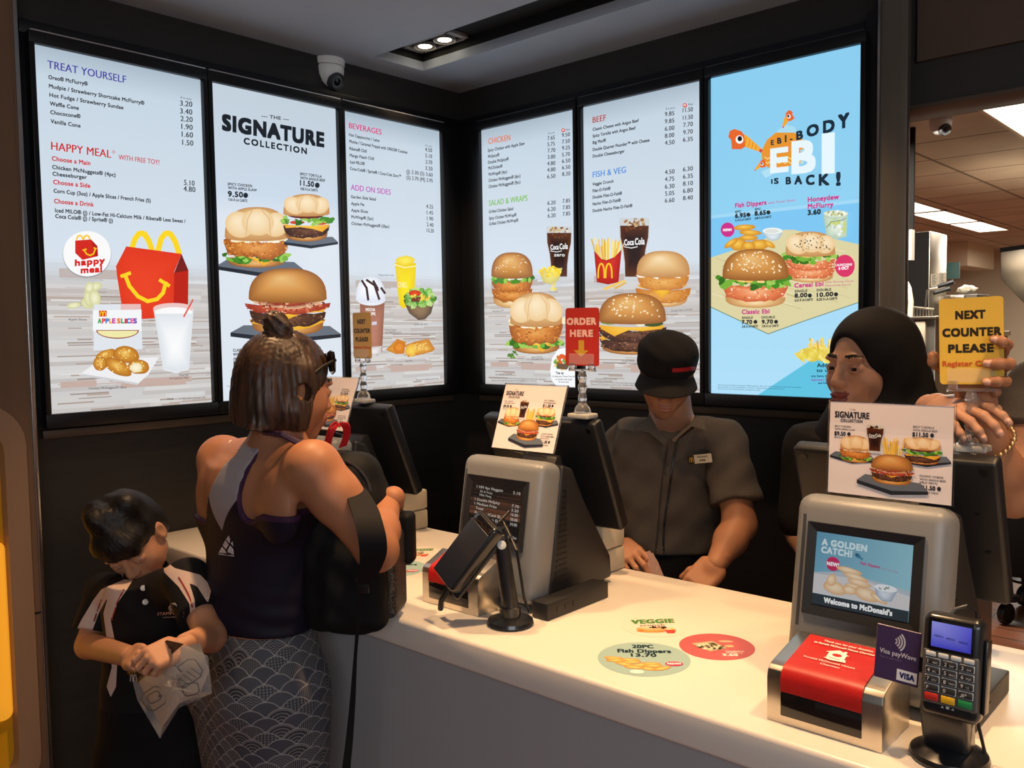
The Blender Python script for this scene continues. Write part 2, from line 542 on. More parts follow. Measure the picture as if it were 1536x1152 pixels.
    def arches(s, cx, y0, w, h, col, t=.16):
        """two tall arches side by side, foot y0"""
        for sx in (-1, 1):
            pts = []
            for j in range(13):
                a = math.pi * j / 12
                pts.append((cx + sx * w * .25 - w * .21 * math.cos(a), y0 - h * math.sin(a) ** .7))
            s.line(pts, w * t, col)
    def meal(s, x, y, r, col, bg):
        s.ell(x, y, r, r * 1.02, col, n=16)
        s.text('M', x - r * .5, y + r * .4, x + r * .4, y + r * .4, r * .9, bg, .03)
# ================================================================== the setting
ZC = 2.455          # dining-room ceiling
XL = -2.40          # left wall
YB = 2.38           # back wall
KZ = 2.60           # kitchen ceiling
M_wall = mat('dark_laminate', S(43, 40, 38), 0.42, noise=0.12, scale=6, stretch=(1, 1, 12))
M_ceil = mat('charcoal_paint', S(160, 170, 184), 0.75, noise=0.05, scale=3)
M_black = mat('black_metal', S(18, 18, 21), 0.38)
M_steel = mat('brushed_steel', S(176, 170, 160), 0.34, metal=1.0, noise=0.06, scale=60, stretch=(1, 1, 0.04))
M_wood = mat('bronze_wood', S(112, 84, 62), 0.5, noise=0.14, scale=14, stretch=(1, 1, .15))
M_frameband = mat('pale_bronze_wood', S(150, 118, 92), 0.45, noise=0.08, scale=14, stretch=(1, 1, .15))

def tile_mat(name, c1, c2, mortar, w, h, msize, rough=0.5, off=0.0, bump=0.3, soil=0.0):
    m = bpy.data.materials.new(name); m.use_nodes = True
    nt = m.node_tree; b = nt.nodes['Principled BSDF']
    tc = nt.nodes.new('ShaderNodeTexCoord')
    br = nt.nodes.new('ShaderNodeTexBrick')
    br.offset = off
    br.inputs['Scale'].default_value = 1.0
    br.inputs['Brick Width'].default_value = w
    br.inputs['Row Height'].default_value = h
    br.inputs['Mortar Size'].default_value = msize
    br.inputs['Color1'].default_value = (*c1, 1); br.inputs['Color2'].default_value = (*c2, 1); br.inputs['Mortar'].default_value = (*mortar, 1)
    nt.links.new(tc.outputs['Object'], br.inputs['Vector'])
    nz = nt.nodes.new('ShaderNodeTexNoise'); nz.inputs['Scale'].default_value = 2.2
    nt.links.new(tc.outputs['Object'], nz.inputs['Vector'])
    mx = nt.nodes.new('ShaderNodeMix'); mx.data_type = 'RGBA'; mx.blend_type = 'MULTIPLY'
    rp = nt.nodes.new('ShaderNodeMapRange'); rp.inputs['To Min'].default_value = 1 - soil; rp.inputs['From Min'].default_value = .35; rp.inputs['From Max'].default_value = .65
    nt.links.new(nz.outputs['Fac'], rp.inputs['Value'])
    mx.inputs[0].default_value = 1.0
    nt.links.new(br.outputs['Color'], mx.inputs[6]); nt.links.new(rp.outputs[0], mx.inputs[7])
    nt.links.new(mx.outputs[2], b.inputs['Base Color'])
    bp = nt.nodes.new('ShaderNodeBump'); bp.inputs['Strength'].default_value = bump; bp.inputs['Distance'].default_value = 0.003; bp.invert = True
    nt.links.new(br.outputs['Fac'], bp.inputs['Height']); nt.links.new(bp.outputs[0], b.inputs['Normal'])
    b.inputs['Roughness'].default_value = rough
    return m
M_floor = tile_mat('terracotta_tile', S(150, 92, 66), S(136, 82, 58), S(70, 50, 40), 0.3, 0.15, 0.006, 0.35, 0.0, .3, .12)
M_ktile = tile_mat('ceiling_tile', S(206, 190, 170), S(196, 180, 160), S(120, 106, 92), 0.6, 0.6, 0.012, 0.8, 0.0, .2, .18)

struct('floor', MB().box((-7, -3.2, -0.05), (3.2, 14.2, 0)), M_floor)
struct('wall_left', MB().box((XL - 0.12, -3.2, 0), (XL, YB + 0.12, ZC)), M_wall)
struct('wall_back', MB().box((XL - 0.12, YB, 0), (-0.83, YB + 0.14, 2.7)), M_wall)

# ceiling with the long recessed light slot
SX0, SX1, SY0, SY1, SZ = -2.283, 0.9, 1.875, 2.092, ZC + 0.066
cm = MB()
cm.box((XL - .1, -3.2, ZC), (SX0, YB, ZC + .03)).box((SX1, -3.2, ZC), (3.2, YB, ZC + .03))
cm.box((SX0, -3.2, ZC), (SX1, SY0, ZC + .03)).box((SX0, SY1, ZC), (SX1, YB, ZC + .03))
struct('ceiling', cm, M_ceil)
sm = MB()
sm.box((SX0 - .02, SY0 - .02, ZC + .031), (SX0, SY1 + .02, SZ)).box((SX0, SY1, ZC + .031), (SX1, SY1 + .02, SZ)).box((SX0, SY0 - .02, ZC + .031), (SX1, SY0, SZ)).box((SX0 - .02, SY0 - .02, SZ), (SX1, SY1 + .02, SZ + .02))
struct('trim_1', sm, mat('slot_black', S(16, 16, 17), 0.8))

# lightbox surround above and below the boards
sm = MB()
sm.box((XL, 0.835, 2.31), (XL + 0.03, YB, 2.345), .004).box((XL, YB - 0.03, 2.31), (-0.835, YB, 2.345), .004)
sm.box((XL, 0.835, 1.325), (XL + 0.02, YB, 2.31)).box((XL, YB - 0.02, 1.325), (-0.835, YB, 2.31))
sm.box((XL, 2.25, 1.33), (XL + .045, YB, 2.31), .004).box((XL, YB - .045, 1.33), (-2.25, YB, 2.31), .004)
sm.box((-0.866, YB - .05, 1.33), (-0.83, YB, 2.36), .004)
struct('trim_2', sm, M_black)
sm = MB()
sm.box((XL, 0.85, 1.30), (XL + 0.022, 2.30, 1.322), .002).box((-2.30, YB - 0.022, 1.30), (-0.835, YB, 1.322), .002)
struct('trim_3', sm, mat('bronze_ledge', S(92, 76, 62), 0.4, metal=.4))

# steel-clad pillar and bulkhead over the kitchen pass
struct('trim_4', MB().box((-0.823, 2.32, 0), (-0.757, 2.345, 2.455), .002), mat('pillar_steel', S(128, 120, 108), 0.42, metal=.75, noise=0.05, scale=80, stretch=(1, 1, .03)))
struct('trim_5', MB().box((-0.829, 2.315, 0), (-0.823, 2.40, 2.455)), mat('pillar_edge', S(200, 200, 200), 0.25, metal=1.0))
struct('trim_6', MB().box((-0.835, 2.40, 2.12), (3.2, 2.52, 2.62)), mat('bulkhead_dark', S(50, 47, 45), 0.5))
struct('trim_7', MB().box((-0.835, 2.39, 2.108), (3.2, 2.53, 2.12), .002), mat('bulkhead_lip', S(86, 72, 62), 0.45))
struct('trim_10', MB().box((-0.756, 2.385, 2.225), (3.2, 2.40, 2.455)), mat('bulkhead_lit_brown', S(84, 68, 58), 0.45, noise=.06, scale=5))  # upper bulkhead face coloured lighter brown for the light falling on it

# kitchen shell
struct('ceiling_kitchen', MB().box((-7, 2.52, KZ), (3.2, 14.2, KZ + .04)), M_ktile)
M_kwall = mat('cream_wall', S(200, 184, 158), 0.6, noise=.04, scale=2)
struct('wall_kitchen_far', MB().box((-7, 14.0, 0), (3.2, 14.15, KZ)), M_kwall)
struct('wall_kitchen_left', MB().box((-7.1, 2.52, 0), (-7, 14.2, KZ)), M_kwall)
struct('wall_kitchen_right', MB().box((3.2, 2.52, 0), (3.3, 14.2, KZ)), M_kwall)

# wood-clad panel at the left end of the wall with its metal edge
def rrect(y0, y1, z0, z1, r, x, n=6):
    out = []
    for cy, cz, a0 in ((y1 - r, z1 - r, 0), (y0 + r, z1 - r, 90), (y0 + r, z0 + r, 180), (y1 - r, z0 + r, 270)):
        for j in range(n + 1):
            a = RAD(a0 + 90 * j / n)
            out.append((x, cy + r * math.cos(a), cz + r * math.sin(a)))
    return out
NY0, NY1, NZ0, NZ1 = 0.10, 0.795, 0.405, 1.405
XP = -2.345
def ringmesh(a, b):
    n = len(a)
    return a + b, [(j, (j + 1) % n, n + (j + 1) % n, n + j) for j in range(n)]
sm = MB()
inner = rrect(NY0, NY1, NZ0, NZ1, .11, XP)
n = len(inner)
def outer_pt(p):
    y0, y1, z0, z1 = -1.6, 0.812, 0.0, ZC
    cy, cz = (NY0 + NY1) / 2, (NZ0 + NZ1) / 2
    dy, dz = p[1] - cy, p[2] - cz
    t = min((y1 - cy) / dy if dy > 1e-6 else 9e9, (y0 - cy) / dy if dy < -1e-6 else 9e9, (z1 - cz) / dz if dz > 1e-6 else 9e9, (z0 - cz) / dz if dz < -1e-6 else 9e9)
    return (XP, cy + dy * t, cz + dz * t)
corners = [(XP, .812, ZC), (XP, -1.6, ZC), (XP, -1.6, 0), (XP, .812, 0)]
outp = [outer_pt(p) for p in inner]
sm.add(*ringmesh(inner, outp))
# corner fillers between the four sides of the panel
def ang(p): return math.atan2(p[2] - (NZ0 + NZ1) / 2, p[1] - (NY0 + NY1) / 2)
order = sorted(range(n), key=lambda i: ang(outp[i]))
for c in corners:
    a = ang(c)
    lo = max([i for i in order if ang(outp[i]) <= a] or [order[-1]], key=lambda i: ang(outp[i]))
    hi = min([i for i in order if ang(outp[i]) >= a] or [order[0]], key=lambda i: ang(outp[i]))
    sm.add([outp[lo], c, outp[hi]], [(0, 1, 2)])
sm.box((XL, .808, 0), (XP + .0005, .812, ZC))
struct('wall_panel', sm, M_wood, smooth=False)
struct('trim_8', MB().box((XL, .812, 0), (XP + .006, .822, ZC), .001), mat('pillar_edge', S(200, 200, 200), 0.25, metal=1.0))
struct('trim_9', MB().box((XP - .002, .797, 0.868), (XP + .0015, .812, 0.872)), M_black)

niche = empty('wall_niche', (XL, .45, .9), 'yellow lit niche with a rounded bronze frame in the wood panel', 'niche')
a = rrect(NY0, NY1, NZ0, NZ1, .11, XP + .008); b = rrect(NY0 + .05, NY1 - .05, NZ0 + .05, NZ1 - .05, .075, XP + .008)
c = rrect(NY0 + .05, NY1 - .05, NZ0 + .05, NZ1 - .05, .075, XP - .03)
mb = MB(); mb.add(*ringmesh(a, b)); mb.add(*ringmesh(b, c)); mb.add(*ringmesh(rrect(NY0, NY1, NZ0, NZ1, .11, XP - .003), a))
mb.build('frame', M_frameband, niche)
mb = MB(); mb.add(c, [tuple(range(len(c)))])
mb.build('back_panel', mat('yellow_lacquer', S(222, 160, 26), .35), niche)
mb = MB(); mb.prism(rrect(NY0 + .12, P(20, 1060, 0, XP - .012).y, P(18, 1078, 0, XP - .012).z, P(3, 812, 0, XP - .012).z, .02, XP - .028), (.016, 0, 0), .004)
mb.build('glowing_panel', mat('amber_glow', S(236, 170, 40), .4, emit=(S(240, 160, 44), .62)), niche)

# ================================================================== ceiling fixtures
def ceiling_fixture(name, cx, cy, label):
    t = empty(name, (cx, cy, SZ), label, 'ceiling light', 'twin spotlights in the ceiling slot')
    w, d = .115, .05
    mb = MB()
    for lo, hi in (((cx - w, cy - d, SZ - .012), (cx + w, cy - d + .012, SZ)), ((cx - w, cy + d - .012, SZ - .012), (cx + w, cy + d, SZ)), ((cx - w, cy - d, SZ - .012), (cx - w + .022, cy + d, SZ)), ((cx + w - .022, cy - d, SZ - .012), (cx + w, cy + d, SZ))):
        mb.box(lo, hi, .002)
    mb.build('frame', mat('fixture_grey', S(150, 150, 150), .5), t)
    MB().box((cx - w + .022, cy - d + .012, SZ - .004), (cx + w - .022, cy + d - .012, SZ - .001)).build('tray', M_black, t)
    for dx in (-.047, .047):
        r = MB().lathe([(.034, -.010), (.037, -.014), (.037, -.004), (.026, -.002), (.026, -.010)], 24, TM((cx + dx, cy, SZ - .002)))
        ring = r.build('lamp_ring', mat('fixture_grey', (0, 0, 0)), t)
        MB().lathe([(.0, -.013), (.018, -.012), (.026, -.009), (.026, -.004), (0, -.004)], 20, TM((cx + dx, cy, SZ - .002))).build('lamp_glass', mat('lamp_glow', S(255, 236, 200), .3, emit=((1, .82, .55), 9.0)), ring)
    return t
ceiling_fixture('twin_spotlight', -2.165, 2.038, 'grey framed twin spotlight glowing in the dark ceiling slot')
for x, y, p in DOWN:
    t = empty('round_downlight', (x, y, ZC), 'round recessed downlight in the dining-room ceiling above the counter', 'ceiling light', 'round downlights above the counter')
    MB().lathe([(.05, -.004), (.058, -.006), (.062, 0), (.045, 0)], 24, TM((x, y, ZC))).build('trim_ring', mat('fixture_grey', (0, 0, 0)), t)
    MB().lathe([(0, -.002), (.044, -.002), (.044, 0), (0, 0)], 20, TM((x, y, ZC))).build('lamp_glass', mat('lamp_glow', (0, 0, 0)), t)

def dome_camera(loc, rz, label, sc=1.0):
    t = empty('dome_camera', loc, label, 'security camera')
    M = TM(loc)
    k = sc
    MB().lathe([(0, 0), (.047 * k, 0), (.049 * k, -.004 * k), (.047 * k, -.02 * k), (0, -.02 * k)], 28, M).build('base_ring', mat('camera_white', S(226, 226, 226), .4), t)
    MB().lathe([(.044 * k, -.0215 * k), (.046 * k, -.03 * k), (.043 * k, -.05 * k), (.034 * k, -.068 * k), (.02 * k, -.08 * k), (0, -.084 * k)], 28, M).build('dome_shell', mat('camera_white', (0, 0, 0)), t)
    R = Matrix.Translation(Vector(loc) + Vector((0, 0, -.05 * k))) @ Matrix.Rotation(rz, 4, 'Z') @ Matrix.Rotation(RAD(118), 4, 'X')
    e = MB().lathe([(0, .02 * k), (.026 * k, .02 * k), (.026 * k, .042 * k), (.022 * k, .048 * k), (.018 * k, .042 * k), (0, .040 * k)], 24, R).build('eye_housing', mat('camera_grey', S(70, 72, 74), .35), t)
    MB().lathe([(0, .036 * k), (.0125 * k, .037 * k), (.011 * k, .043 * k), (0, .046 * k)], 20, R).build('lens', mat('lens_black', S(10, 10, 14), .08, coat=.6), e)
    return t
cq = P(492, 90, 2, ZC)
dome_camera((cq.x, cq.y, ZC), RAD(96), 'white dome security camera on the charcoal ceiling above the burger menu board', 1.12)

# ================================================================== backlit menu boards
PRINT = attr_mat('backlit_print', emit=1.0, rough=0.12, spec=0.25)
INK = S(38, 42, 50)
SKYT, SKYB = S(196, 212, 226), S(216, 227, 238)
WOODC = [S(206, 203, 200), S(190, 182, 176), S(176, 164, 156), S(216, 214, 212), S(198, 190, 186), S(222, 220, 216), S(184, 172, 166)]
WOODC = [lerp3(c, S(204, 198, 193), .42) for c in WOODC]
BOARDS = {}
def board(key, axis, val, c0, c1, label, bg):
    """lightbox whose sheet runs from c0 to c1 along the wall"""
    sgn = 1 if axis == 0 else -1
    z0, z1 = 1.366, 2.281
    to_w = (lambda c, z, d: Vector((val + d, c, z))) if axis == 0 else (lambda c, z, d: Vector((c, val - d, z)))
    base = to_w((c0 + c1) / 2, z0 - .03, -.03)
    t = empty('menu_board', base, label, 'menu board', 'backlit menu boards round the counter corner')
    fr = MB()
    e = .0135
    def bx(a0, a1, b0, b1, d0, d1, m):
        p, q = to_w(a0, b0, d0), to_w(a1, b1, d1)
        m.box([min(p[i], q[i]) for i in range(3)], [max(p[i], q[i]) for i in range(3)], .002)
    bx(c0 - e, c1 + e, z1, z1 + .029, -.02, .016, fr); bx(c0 - e, c1 + e, z0 - .036, z0, -.02, .016, fr)
    bx(c0 - e, c0, z0, z1, -.02, .016, fr); bx(c1, c1 + e, z0, z1, -.02, .016, fr)
    fr.build('frame', M_black, t)
    es = MB(); bx(c0 - e + .004, c1 + e - .004, z1 + .0292, z1 + .033, .004, .017, es)
    es.build('edge_strip', mat('strip_silver', S(190, 190, 194), .3, metal=.6) if axis == 0 else mat('strip_dark', S(60, 62, 66), .35, metal=.4), t)
    sh = MB()
    nz = 12
    cols = [bg(i / nz) for i in range(nz + 1)]
    vs = []; cs = []
    for i in range(nz + 1):
        z = z0 + (z1 - z0) * i / nz
        vs += [to_w(c0, z, 0), to_w(c1, z, 0)]; cs += [cols[i], cols[i]]
    sh.add(vs, [(2 * i, 2 * i + 1, 2 * i + 3, 2 * i + 2) for i in range(nz)], cs)
    sh.build('backlit_sheet', PRINT, t, smooth=False)
    A = Art(lambda x, y, l: P(x, y, axis, val + sgn * l * 0.00003))
    A.thing = t
    A.uv = lambda u, v: to_w(c0 + (c1 - c0) * u, z0 + (z1 - z0) * v, A.ly * 0.00003)
    A.quad = lambda u0, v0, u1, v1, c, c2=None: A.mb.add([A.uv(u0, v0), A.uv(u1, v0), A.uv(u1, v1), A.uv(u0, v1)], [(0, 1, 2, 3)], [c, c, c2 or c, c2 or c])
    BOARDS[key] = A
    return A
def woodgrain(A, top=.43):
    R = A.rnd
    A.up()
    n = 36
    for i in range(n):
        v0, v1 = top * i / n, top * (i + 1) / n
        k = min(1, (n - i) / 7.0)
        u = 0
        while u < 1:
            w = R.uniform(.2, .7)
            c = lerp3(SKYB, R.choice(WOODC), k * R.uniform(.75, 1))
            A.quad(u, v0, min(1, u + w), v1, c)
            u += w
    A.up()
    for i in range(110):
        u = R.uniform(0, .85); v = R.uniform(0, top * .93); w = R.uniform(.08, .4)
        c = R.choice([S(160, 146, 138), S(226, 224, 222), S(172, 156, 146), S(214, 208, 204), S(186, 168, 158)])
        k = min(1, (top - v) / top * 4)
        A.quad(u, v, min(1, u + w), v + R.uniform(.0015, .005), lerp3(SKYB, c, k))
    A.up()
    for v in (.07, .385):
        for i in range(7):
            u = R.uniform(0, .5)
            A.quad(u, v + R.uniform(-.012, .012), u + R.uniform(.2, .5), v + .014 + R.uniform(-.01, .004), S(196, 172, 162) if v < .2 else S(192, 180, 176))
    A.done('wood_picture', PRINT, A.thing)
white_bg = lambda t: lerp3(SKYB, SKYT, max(0, (t - .4) / .6)) if t < .985 else S(170, 186, 200)

def rows(A, items, h, col, bold=.006):
    bold = bold + .008 if h > 13 else bold
    if A.mb.f: A.done('heading_lettering', PRINT, A.thing)
    for t, x0, y0, x1, y1 in items:
        A.text(t, x0, y0, x1, y1, h, col, bold)
    A.done('price_lettering' if items[0][0][0].isdigit() else 'item_lettering' if h > 13 else 'caption_lettering', PRINT, A.thing)

# ---- board 1: treats and the children's meal
A = board('L1', 0, -2.35, .857, 1.300, 'menu board showing a red meal box and a glass of milk, beside the wood panel', white_bg)
woodgrain(A)
A.crop(30, 50, 3.84)
A.text('TREAT YOURSELF', 158, 199, 611, 287, 44, S(70, 66, 160), .012)
rows(A, [('Oreo® McFlurry®', 164, 262, 390, 302), ('Mudpie / Strawberry Shortcake McFlurry®', 167, 313, 716, 412), ('Hot Fudge / Strawberry Sundae', 170, 364, 595, 438), ('Waffle Cone', 172, 414, 338, 441), ('Chococone®', 175, 464, 348, 489), ('Vanilla Cone', 177, 516, 348, 543),
         ('Chicken McNuggets® (4pc)', 186, 780, 550, 826), ('Cheeseburger', 188, 819, 384, 840), ('Corn Cup (3oz) / Apple Slices / French Fries (S)', 194, 917, 752, 974), ('Iced MILO® (J) / Low-Fat Hi-Calcium Milk / Ribena® Less Sweet /', 202, 1030, 953, 1092), ('Coca Cola® (J) / Sprite® (J)', 204, 1063, 534, 1089)], 22, INK, .012)
rows(A, [('3.20', 922, 416, 992, 424), ('3.40', 922, 461, 992, 469), ('2.20', 925, 505, 994, 512), ('1.90', 930, 550, 994, 557), ('1.60', 932, 595, 996, 601), ('1.50', 935, 642, 998, 648), ('5.10', 945, 873, 1005, 879), ('4.80', 942, 909, 1010, 915)], 30, INK)
A.text('À la carte', 924, 374, 988, 385, 12, INK)
A.text('HAPPY MEAL', 180, 670, 525, 718, 46, S(200, 40, 40), .012); A.text('®', 530, 692, 549, 694, 18, S(200, 40, 40))
A.text('WITH FREE TOY!', 568, 726, 802, 757, 28, S(200, 40, 40), .008)
rows(A, [('Choose a Main', 184, 732, 405, 760), ('Choose a Side', 192, 868, 404, 890), ('Choose a Drink', 197, 978, 424, 998)], 25, S(204, 44, 44), .012)
A.crop(30, 330, 3.84)
rows(A, [('Apple Slices', 278, 578, 384, 579), ('Chicken McNuggets® (4pc)', 395, 976, 612, 968), ('Low Fat', 918, 900, 970, 898), ('Hi-Calcium Milk', 862, 918, 970, 914), ('Photos are for illustration purposes only.', 850, 1038, 1070, 1026)], 12, S(60, 60, 64), .004)
A.done('lettering', PRINT, A.thing)
A.ell(386, 198, 140, 134, S(150, 156, 164), n=32); A.ell(386, 194, 138, 131, S(250, 250, 250), n=32)
A.poly([(318, 118), (410, 112), (446, 150), (450, 208), (360, 230), (318, 190)], S(212, 44, 34)); A.poly([(410, 112), (446, 150), (450, 208), (432, 212)], S(178, 34, 26))
for x in (344, 384): A.line([(x - 18, 112), (x - 12, 94), (x, 89), (x + 12, 94), (x + 18, 110)], 9, S(250, 200, 40))
A.line([(372, 178), (384, 196), (404, 204), (424, 194), (434, 166)], 8, S(250, 204, 30)); A.line([(362, 174), (382, 168)], 8, S(250, 204, 30)); A.line([(426, 160), (440, 166)], 8, S(250, 204, 30))
A.text('happy', 318, 264, 487, 248, 34, S(214, 40, 36), .05); A.text('meal', 352, 306, 470, 298, 34, S(214, 40, 36), .05)
A.done('round_badge', PRINT, A.thing)
RED, RED2 = S(226, 58, 34), S(190, 38, 26)
YEL = S(252, 214, 40)
for x in (700, 850):
    A.line([(x - 56, 165 + (x - 700) * .12), (x - 38, 110), (x - 16, 80), (x, 76), (x + 18, 82), (x + 42, 120), (x + 66, 190)], 32, YEL)
A.rings([(612, 152), (930, 195), (888, 300), (885, 560), (700, 570), (592, 530), (560, 330), (553, 266)], S(236, 70, 40), RED)
A.poly([(930, 195), (970, 290), (968, 500), (884, 560), (888, 305)], RED2); A.poly([(930, 195), (970, 290), (888, 305)], S(120, 34, 30))
A.line([(606, 318), (630, 380), (680, 440), (735, 468), (790, 456), (824, 420), (840, 360)], 22, YEL); A.line([(584, 324), (634, 306)], 20, YEL); A.line([(806, 346), (858, 378)], 20, YEL)
A.done('meal_box_picture', PRINT, A.thing)
for (x, y, rx, ry, ro) in ((310, 492, 40, 17, -.15), (390, 480, 40, 30, .4), (405, 440, 38, 60, .1), (430, 385, 44, 24, -.3), (400, 390, 26, 34, .2), (430, 450, 34, 50, -.2)):
    A.ell(x, y, rx, ry, S(242, 240, 204), S(206, 208, 150), rot=ro)
A.poly([(426, 486), (695, 484), (706, 745), (424, 752)], S(224, 230, 236)); A.poly([(580, 484), (695, 484), (697, 520), (580, 520)], S(232, 190, 186)); A.poly([(420, 520), (700, 516), (700, 640), (420, 640)], S(244, 246, 248))
A.poly([(455, 522), (499, 522), (499, 556), (455, 556)], S(206, 36, 30)); A.arches(477, 552, 34, 24, S(250, 204, 40), .16)
for ch, x, c in zip('APPLE SLiCES', (450, 473, 494, 515, 532, 0, 560, 583, 603, 617, 638, 655), ((60, 170, 80), (230, 60, 60), (60, 130, 210), (240, 160, 40), (200, 60, 160), 0, (240, 120, 40), (60, 160, 90), (220, 60, 60), (60, 130, 210), (230, 90, 150), (120, 80, 190))):
    if ch != ' ': A.text(ch, x, 594, x + 17, 594, 26, S(*c), .04)
A.poly([(438, 634)] + [(562 + 124 * math.cos(math.pi * j / 12), 634 + 50 * math.sin(math.pi * j / 12)) for j in range(12, -1, -1)], S(150, 60, 40))
A.poly([(446, 638)] + [(562 + 116 * math.cos(math.pi * j / 12), 638 + 40 * math.sin(math.pi * j / 12)) for j in range(12, -1, -1)], S(240, 234, 170))
A.done('apple_slices_picture', PRINT, A.thing)
A.poly([(338, 894), (470, 800), (800, 790), (740, 890), (672, 950)], S(238, 238, 240)); A.poly([(338, 894), (672, 950), (676, 938), (360, 886)], S(206, 206, 210))
NUG = (S(246, 204, 110), S(214, 150, 56), S(180, 110, 36))
for (x, y, rx, ry, ro) in ((500, 780, 66, 34, -.3), (462, 828, 42, 40, 0), (612, 776, 76, 48, .2), (566, 848, 84, 42, .5), (684, 846, 62, 42, .1)):
    A.ell(x, y, rx, ry, NUG[0], NUG[2], (-10, -12), 20, .05, ro, mid=NUG[1]); A.dots(x, y, rx * .8, ry * .8, 22, 6, [S(250, 214, 130), S(200, 134, 50), S(232, 176, 80)])
A.ell(668, 850, 36, 28, S(252, 244, 216), S(236, 220, 170), jag=.1)
A.done('nuggets_picture', PRINT, A.thing)
A.poly([(768, 508), (1000, 508), (974, 860), (900, 884), (826, 866)], S(226, 230, 234)); A.ell(884, 508, 116, 30, S(236, 200, 196), n=24); A.ell(884, 532, 108, 30, S(250, 250, 250), n=24)
A.rings([(778, 540), (992, 540), (966, 846), (900, 866), (834, 850)], S(252, 252, 253), S(222, 228, 234)); A.line([(944, 556), (996, 460)], 10, S(224, 100, 90))
A.done('milk_picture', PRINT, A.thing)

# ---- board 2: signature burgers
A = board('L2', 0, -2.35, 1.329, 1.768, 'menu board with three large burgers on slates, behind the woman in the tank top', lambda t: S(222, 230, 240) if t < .6 else lerp3(S(206, 220, 236), S(194, 208, 220), (t - .6) / .4))
A.crop(310, 110, 4.43)
DK = S(28, 34, 42)
A.text('SIGNATURE', 108, 372, 776, 486, 96, DK, .055)
A.done('heading_lettering', PRINT, A.thing)
A.text('COLLECTION', 248, 468, 664, 536, 40, DK, .03, .12); A.text('--- THE ---', 365, 292, 545, 316, 22, DK, .02)
A.done('subheading_lettering', PRINT, A.thing)
rows(A, [('SPICY CHICKEN', 140, 743, 302, 757), ('WITH APPLE SLAW', 142, 768, 333, 785), ('7.65 À LA CARTE', 144, 846, 270, 856), ('SPICY TORTILLA', 620, 676, 765, 694), ('WITH ANGUS BEEF', 622, 702, 787, 721), ('9.85 À LA CARTE', 624, 775, 737, 786)], 17, INK, .012)
A.text('9.50', 142, 817, 240, 824, 34, DK, .03); A.ell(259, 811, 16, 18, DK); A.text('11.50', 622, 744, 712, 754, 34, DK, .03); A.ell(735, 744, 16, 18, DK)
A.crop(310, 360, 4.61)
rows(A, [('CLASSIC CHEESE', 182, 772, 332, 770), ('WITH ANGUS BEEF', 184, 801, 344, 799), ('(Mild Spicy)', 186, 832, 300, 830), ('9.85 À LA CARTE', 188, 913, 320, 910)], 19, INK, .012); A.text('11.50', 188, 878, 290, 875, 36, DK, .03)
A.text('Prices and availability may vary across all restaurants.', 140, 1016, 470, 1010, 9, S(90, 90, 96))
A.done('lettering', PRINT, A.thing)
A.slate(66, 665, 180, 40, 20); A.burger(345, 192, 440, 420, 'chicken'); A.done('burger_picture', PRINT, A.thing)
A.slate(535, 908, 14, 30, 0); A.burger(690, 10, 320, 328, 'tortilla'); A.done('burger_picture', PRINT, A.thing)
A.slate(165, 928, 640, 46, 10); A.burger(560, 660, 540, 465, 'classic'); A.done('burger_picture', PRINT, A.thing)

# ---- board 3: beverages and sides
A = board('L3', 0, -2.35, 1.794, 2.226, 'menu board showing an iced mocha, a yellow slush, a salad and a pie', white_bg)
woodgrain(A)
A.crop(500, 150, 5.01)
MAG = S(206, 60, 150)
A.text('BEVERAGES', 118, 211, 362, 262, 42, S(214, 50, 120), .014); A.text('ADD ON SIDES', 132, 676, 431, 713, 42, S(190, 70, 180), .012)
rows(A, [('Hot Cappuccino / Latte', 118, 270, 346, 316), ('Mocha / Caramel Frappé with OREO® Cookies', 120, 320, 556, 404), ('Ribena® Chill', 122, 374, 250, 396), ('Mango Peach Chill', 123, 425, 305, 452), ('Iced MILO®', 125, 476, 236, 490), ('Coca-Cola® / Sprite® / Coca-Cola Zero™', 126, 524, 508, 584),
         ('Garden Side Salad', 132, 736, 320, 756), ('Apple Pie', 134, 788, 232, 797), ('Apple Slices', 135, 838, 260, 850), ('McWings® (2pc)', 136, 888, 300, 902), ('Chicken McNuggets® (20pc)', 137, 938, 420, 962)], 22, INK, .008)
rows(A, [('4.50', 690, 384, 742, 393), ('5.10', 692, 430, 742, 438), ('2.70', 694, 477, 743, 484), ('3.20', 692, 524, 745, 532), ('(J) 3.30 (S) 3.60', 550, 550, 746, 577), ('(S) 2.70 (M) 2.95', 550, 595, 747, 620), ('4.25', 698, 812, 750, 817), ('1.45', 702, 858, 750, 862), ('1.90', 704, 903, 750, 907), ('2.40', 702, 948, 753, 954), ('13.20', 702, 992, 755, 998)], 28, INK, .006)
A.text('À la carte', 690, 346, 741, 355, 12, INK)
A.crop(500, 370, 5.01)
rows(A, [('Mango Peach Chill', 340, 218, 452, 221), ('Garden Side Salad', 605, 590, 706, 588), ('Mocha Frappé', 388, 630, 472, 631), ('with OREO® Cookies', 388, 650, 512, 650), ('Apple Pie', 542, 864, 592, 863), ('Photos are for illustration purposes only.', 622, 1006, 790, 996)], 12, S(70, 66, 64), .004)
A.done('lettering', PRINT, A.thing)
A.rings([(200, 430), (385, 420), (366, 790), (330, 818), (240, 816), (206, 740)], S(190, 130, 108), S(150, 96, 76)); A.rings([(212, 760), (366, 745), (360, 800), (320, 818), (240, 818)], S(240, 236, 236), S(196, 186, 184))
A.ell(285, 400, 106, 44, S(252, 252, 255), S(226, 230, 240)); A.rings(A.dome(280, 400, 226, 220), S(255, 255, 255), S(220, 226, 240), hi=(-20, -40))
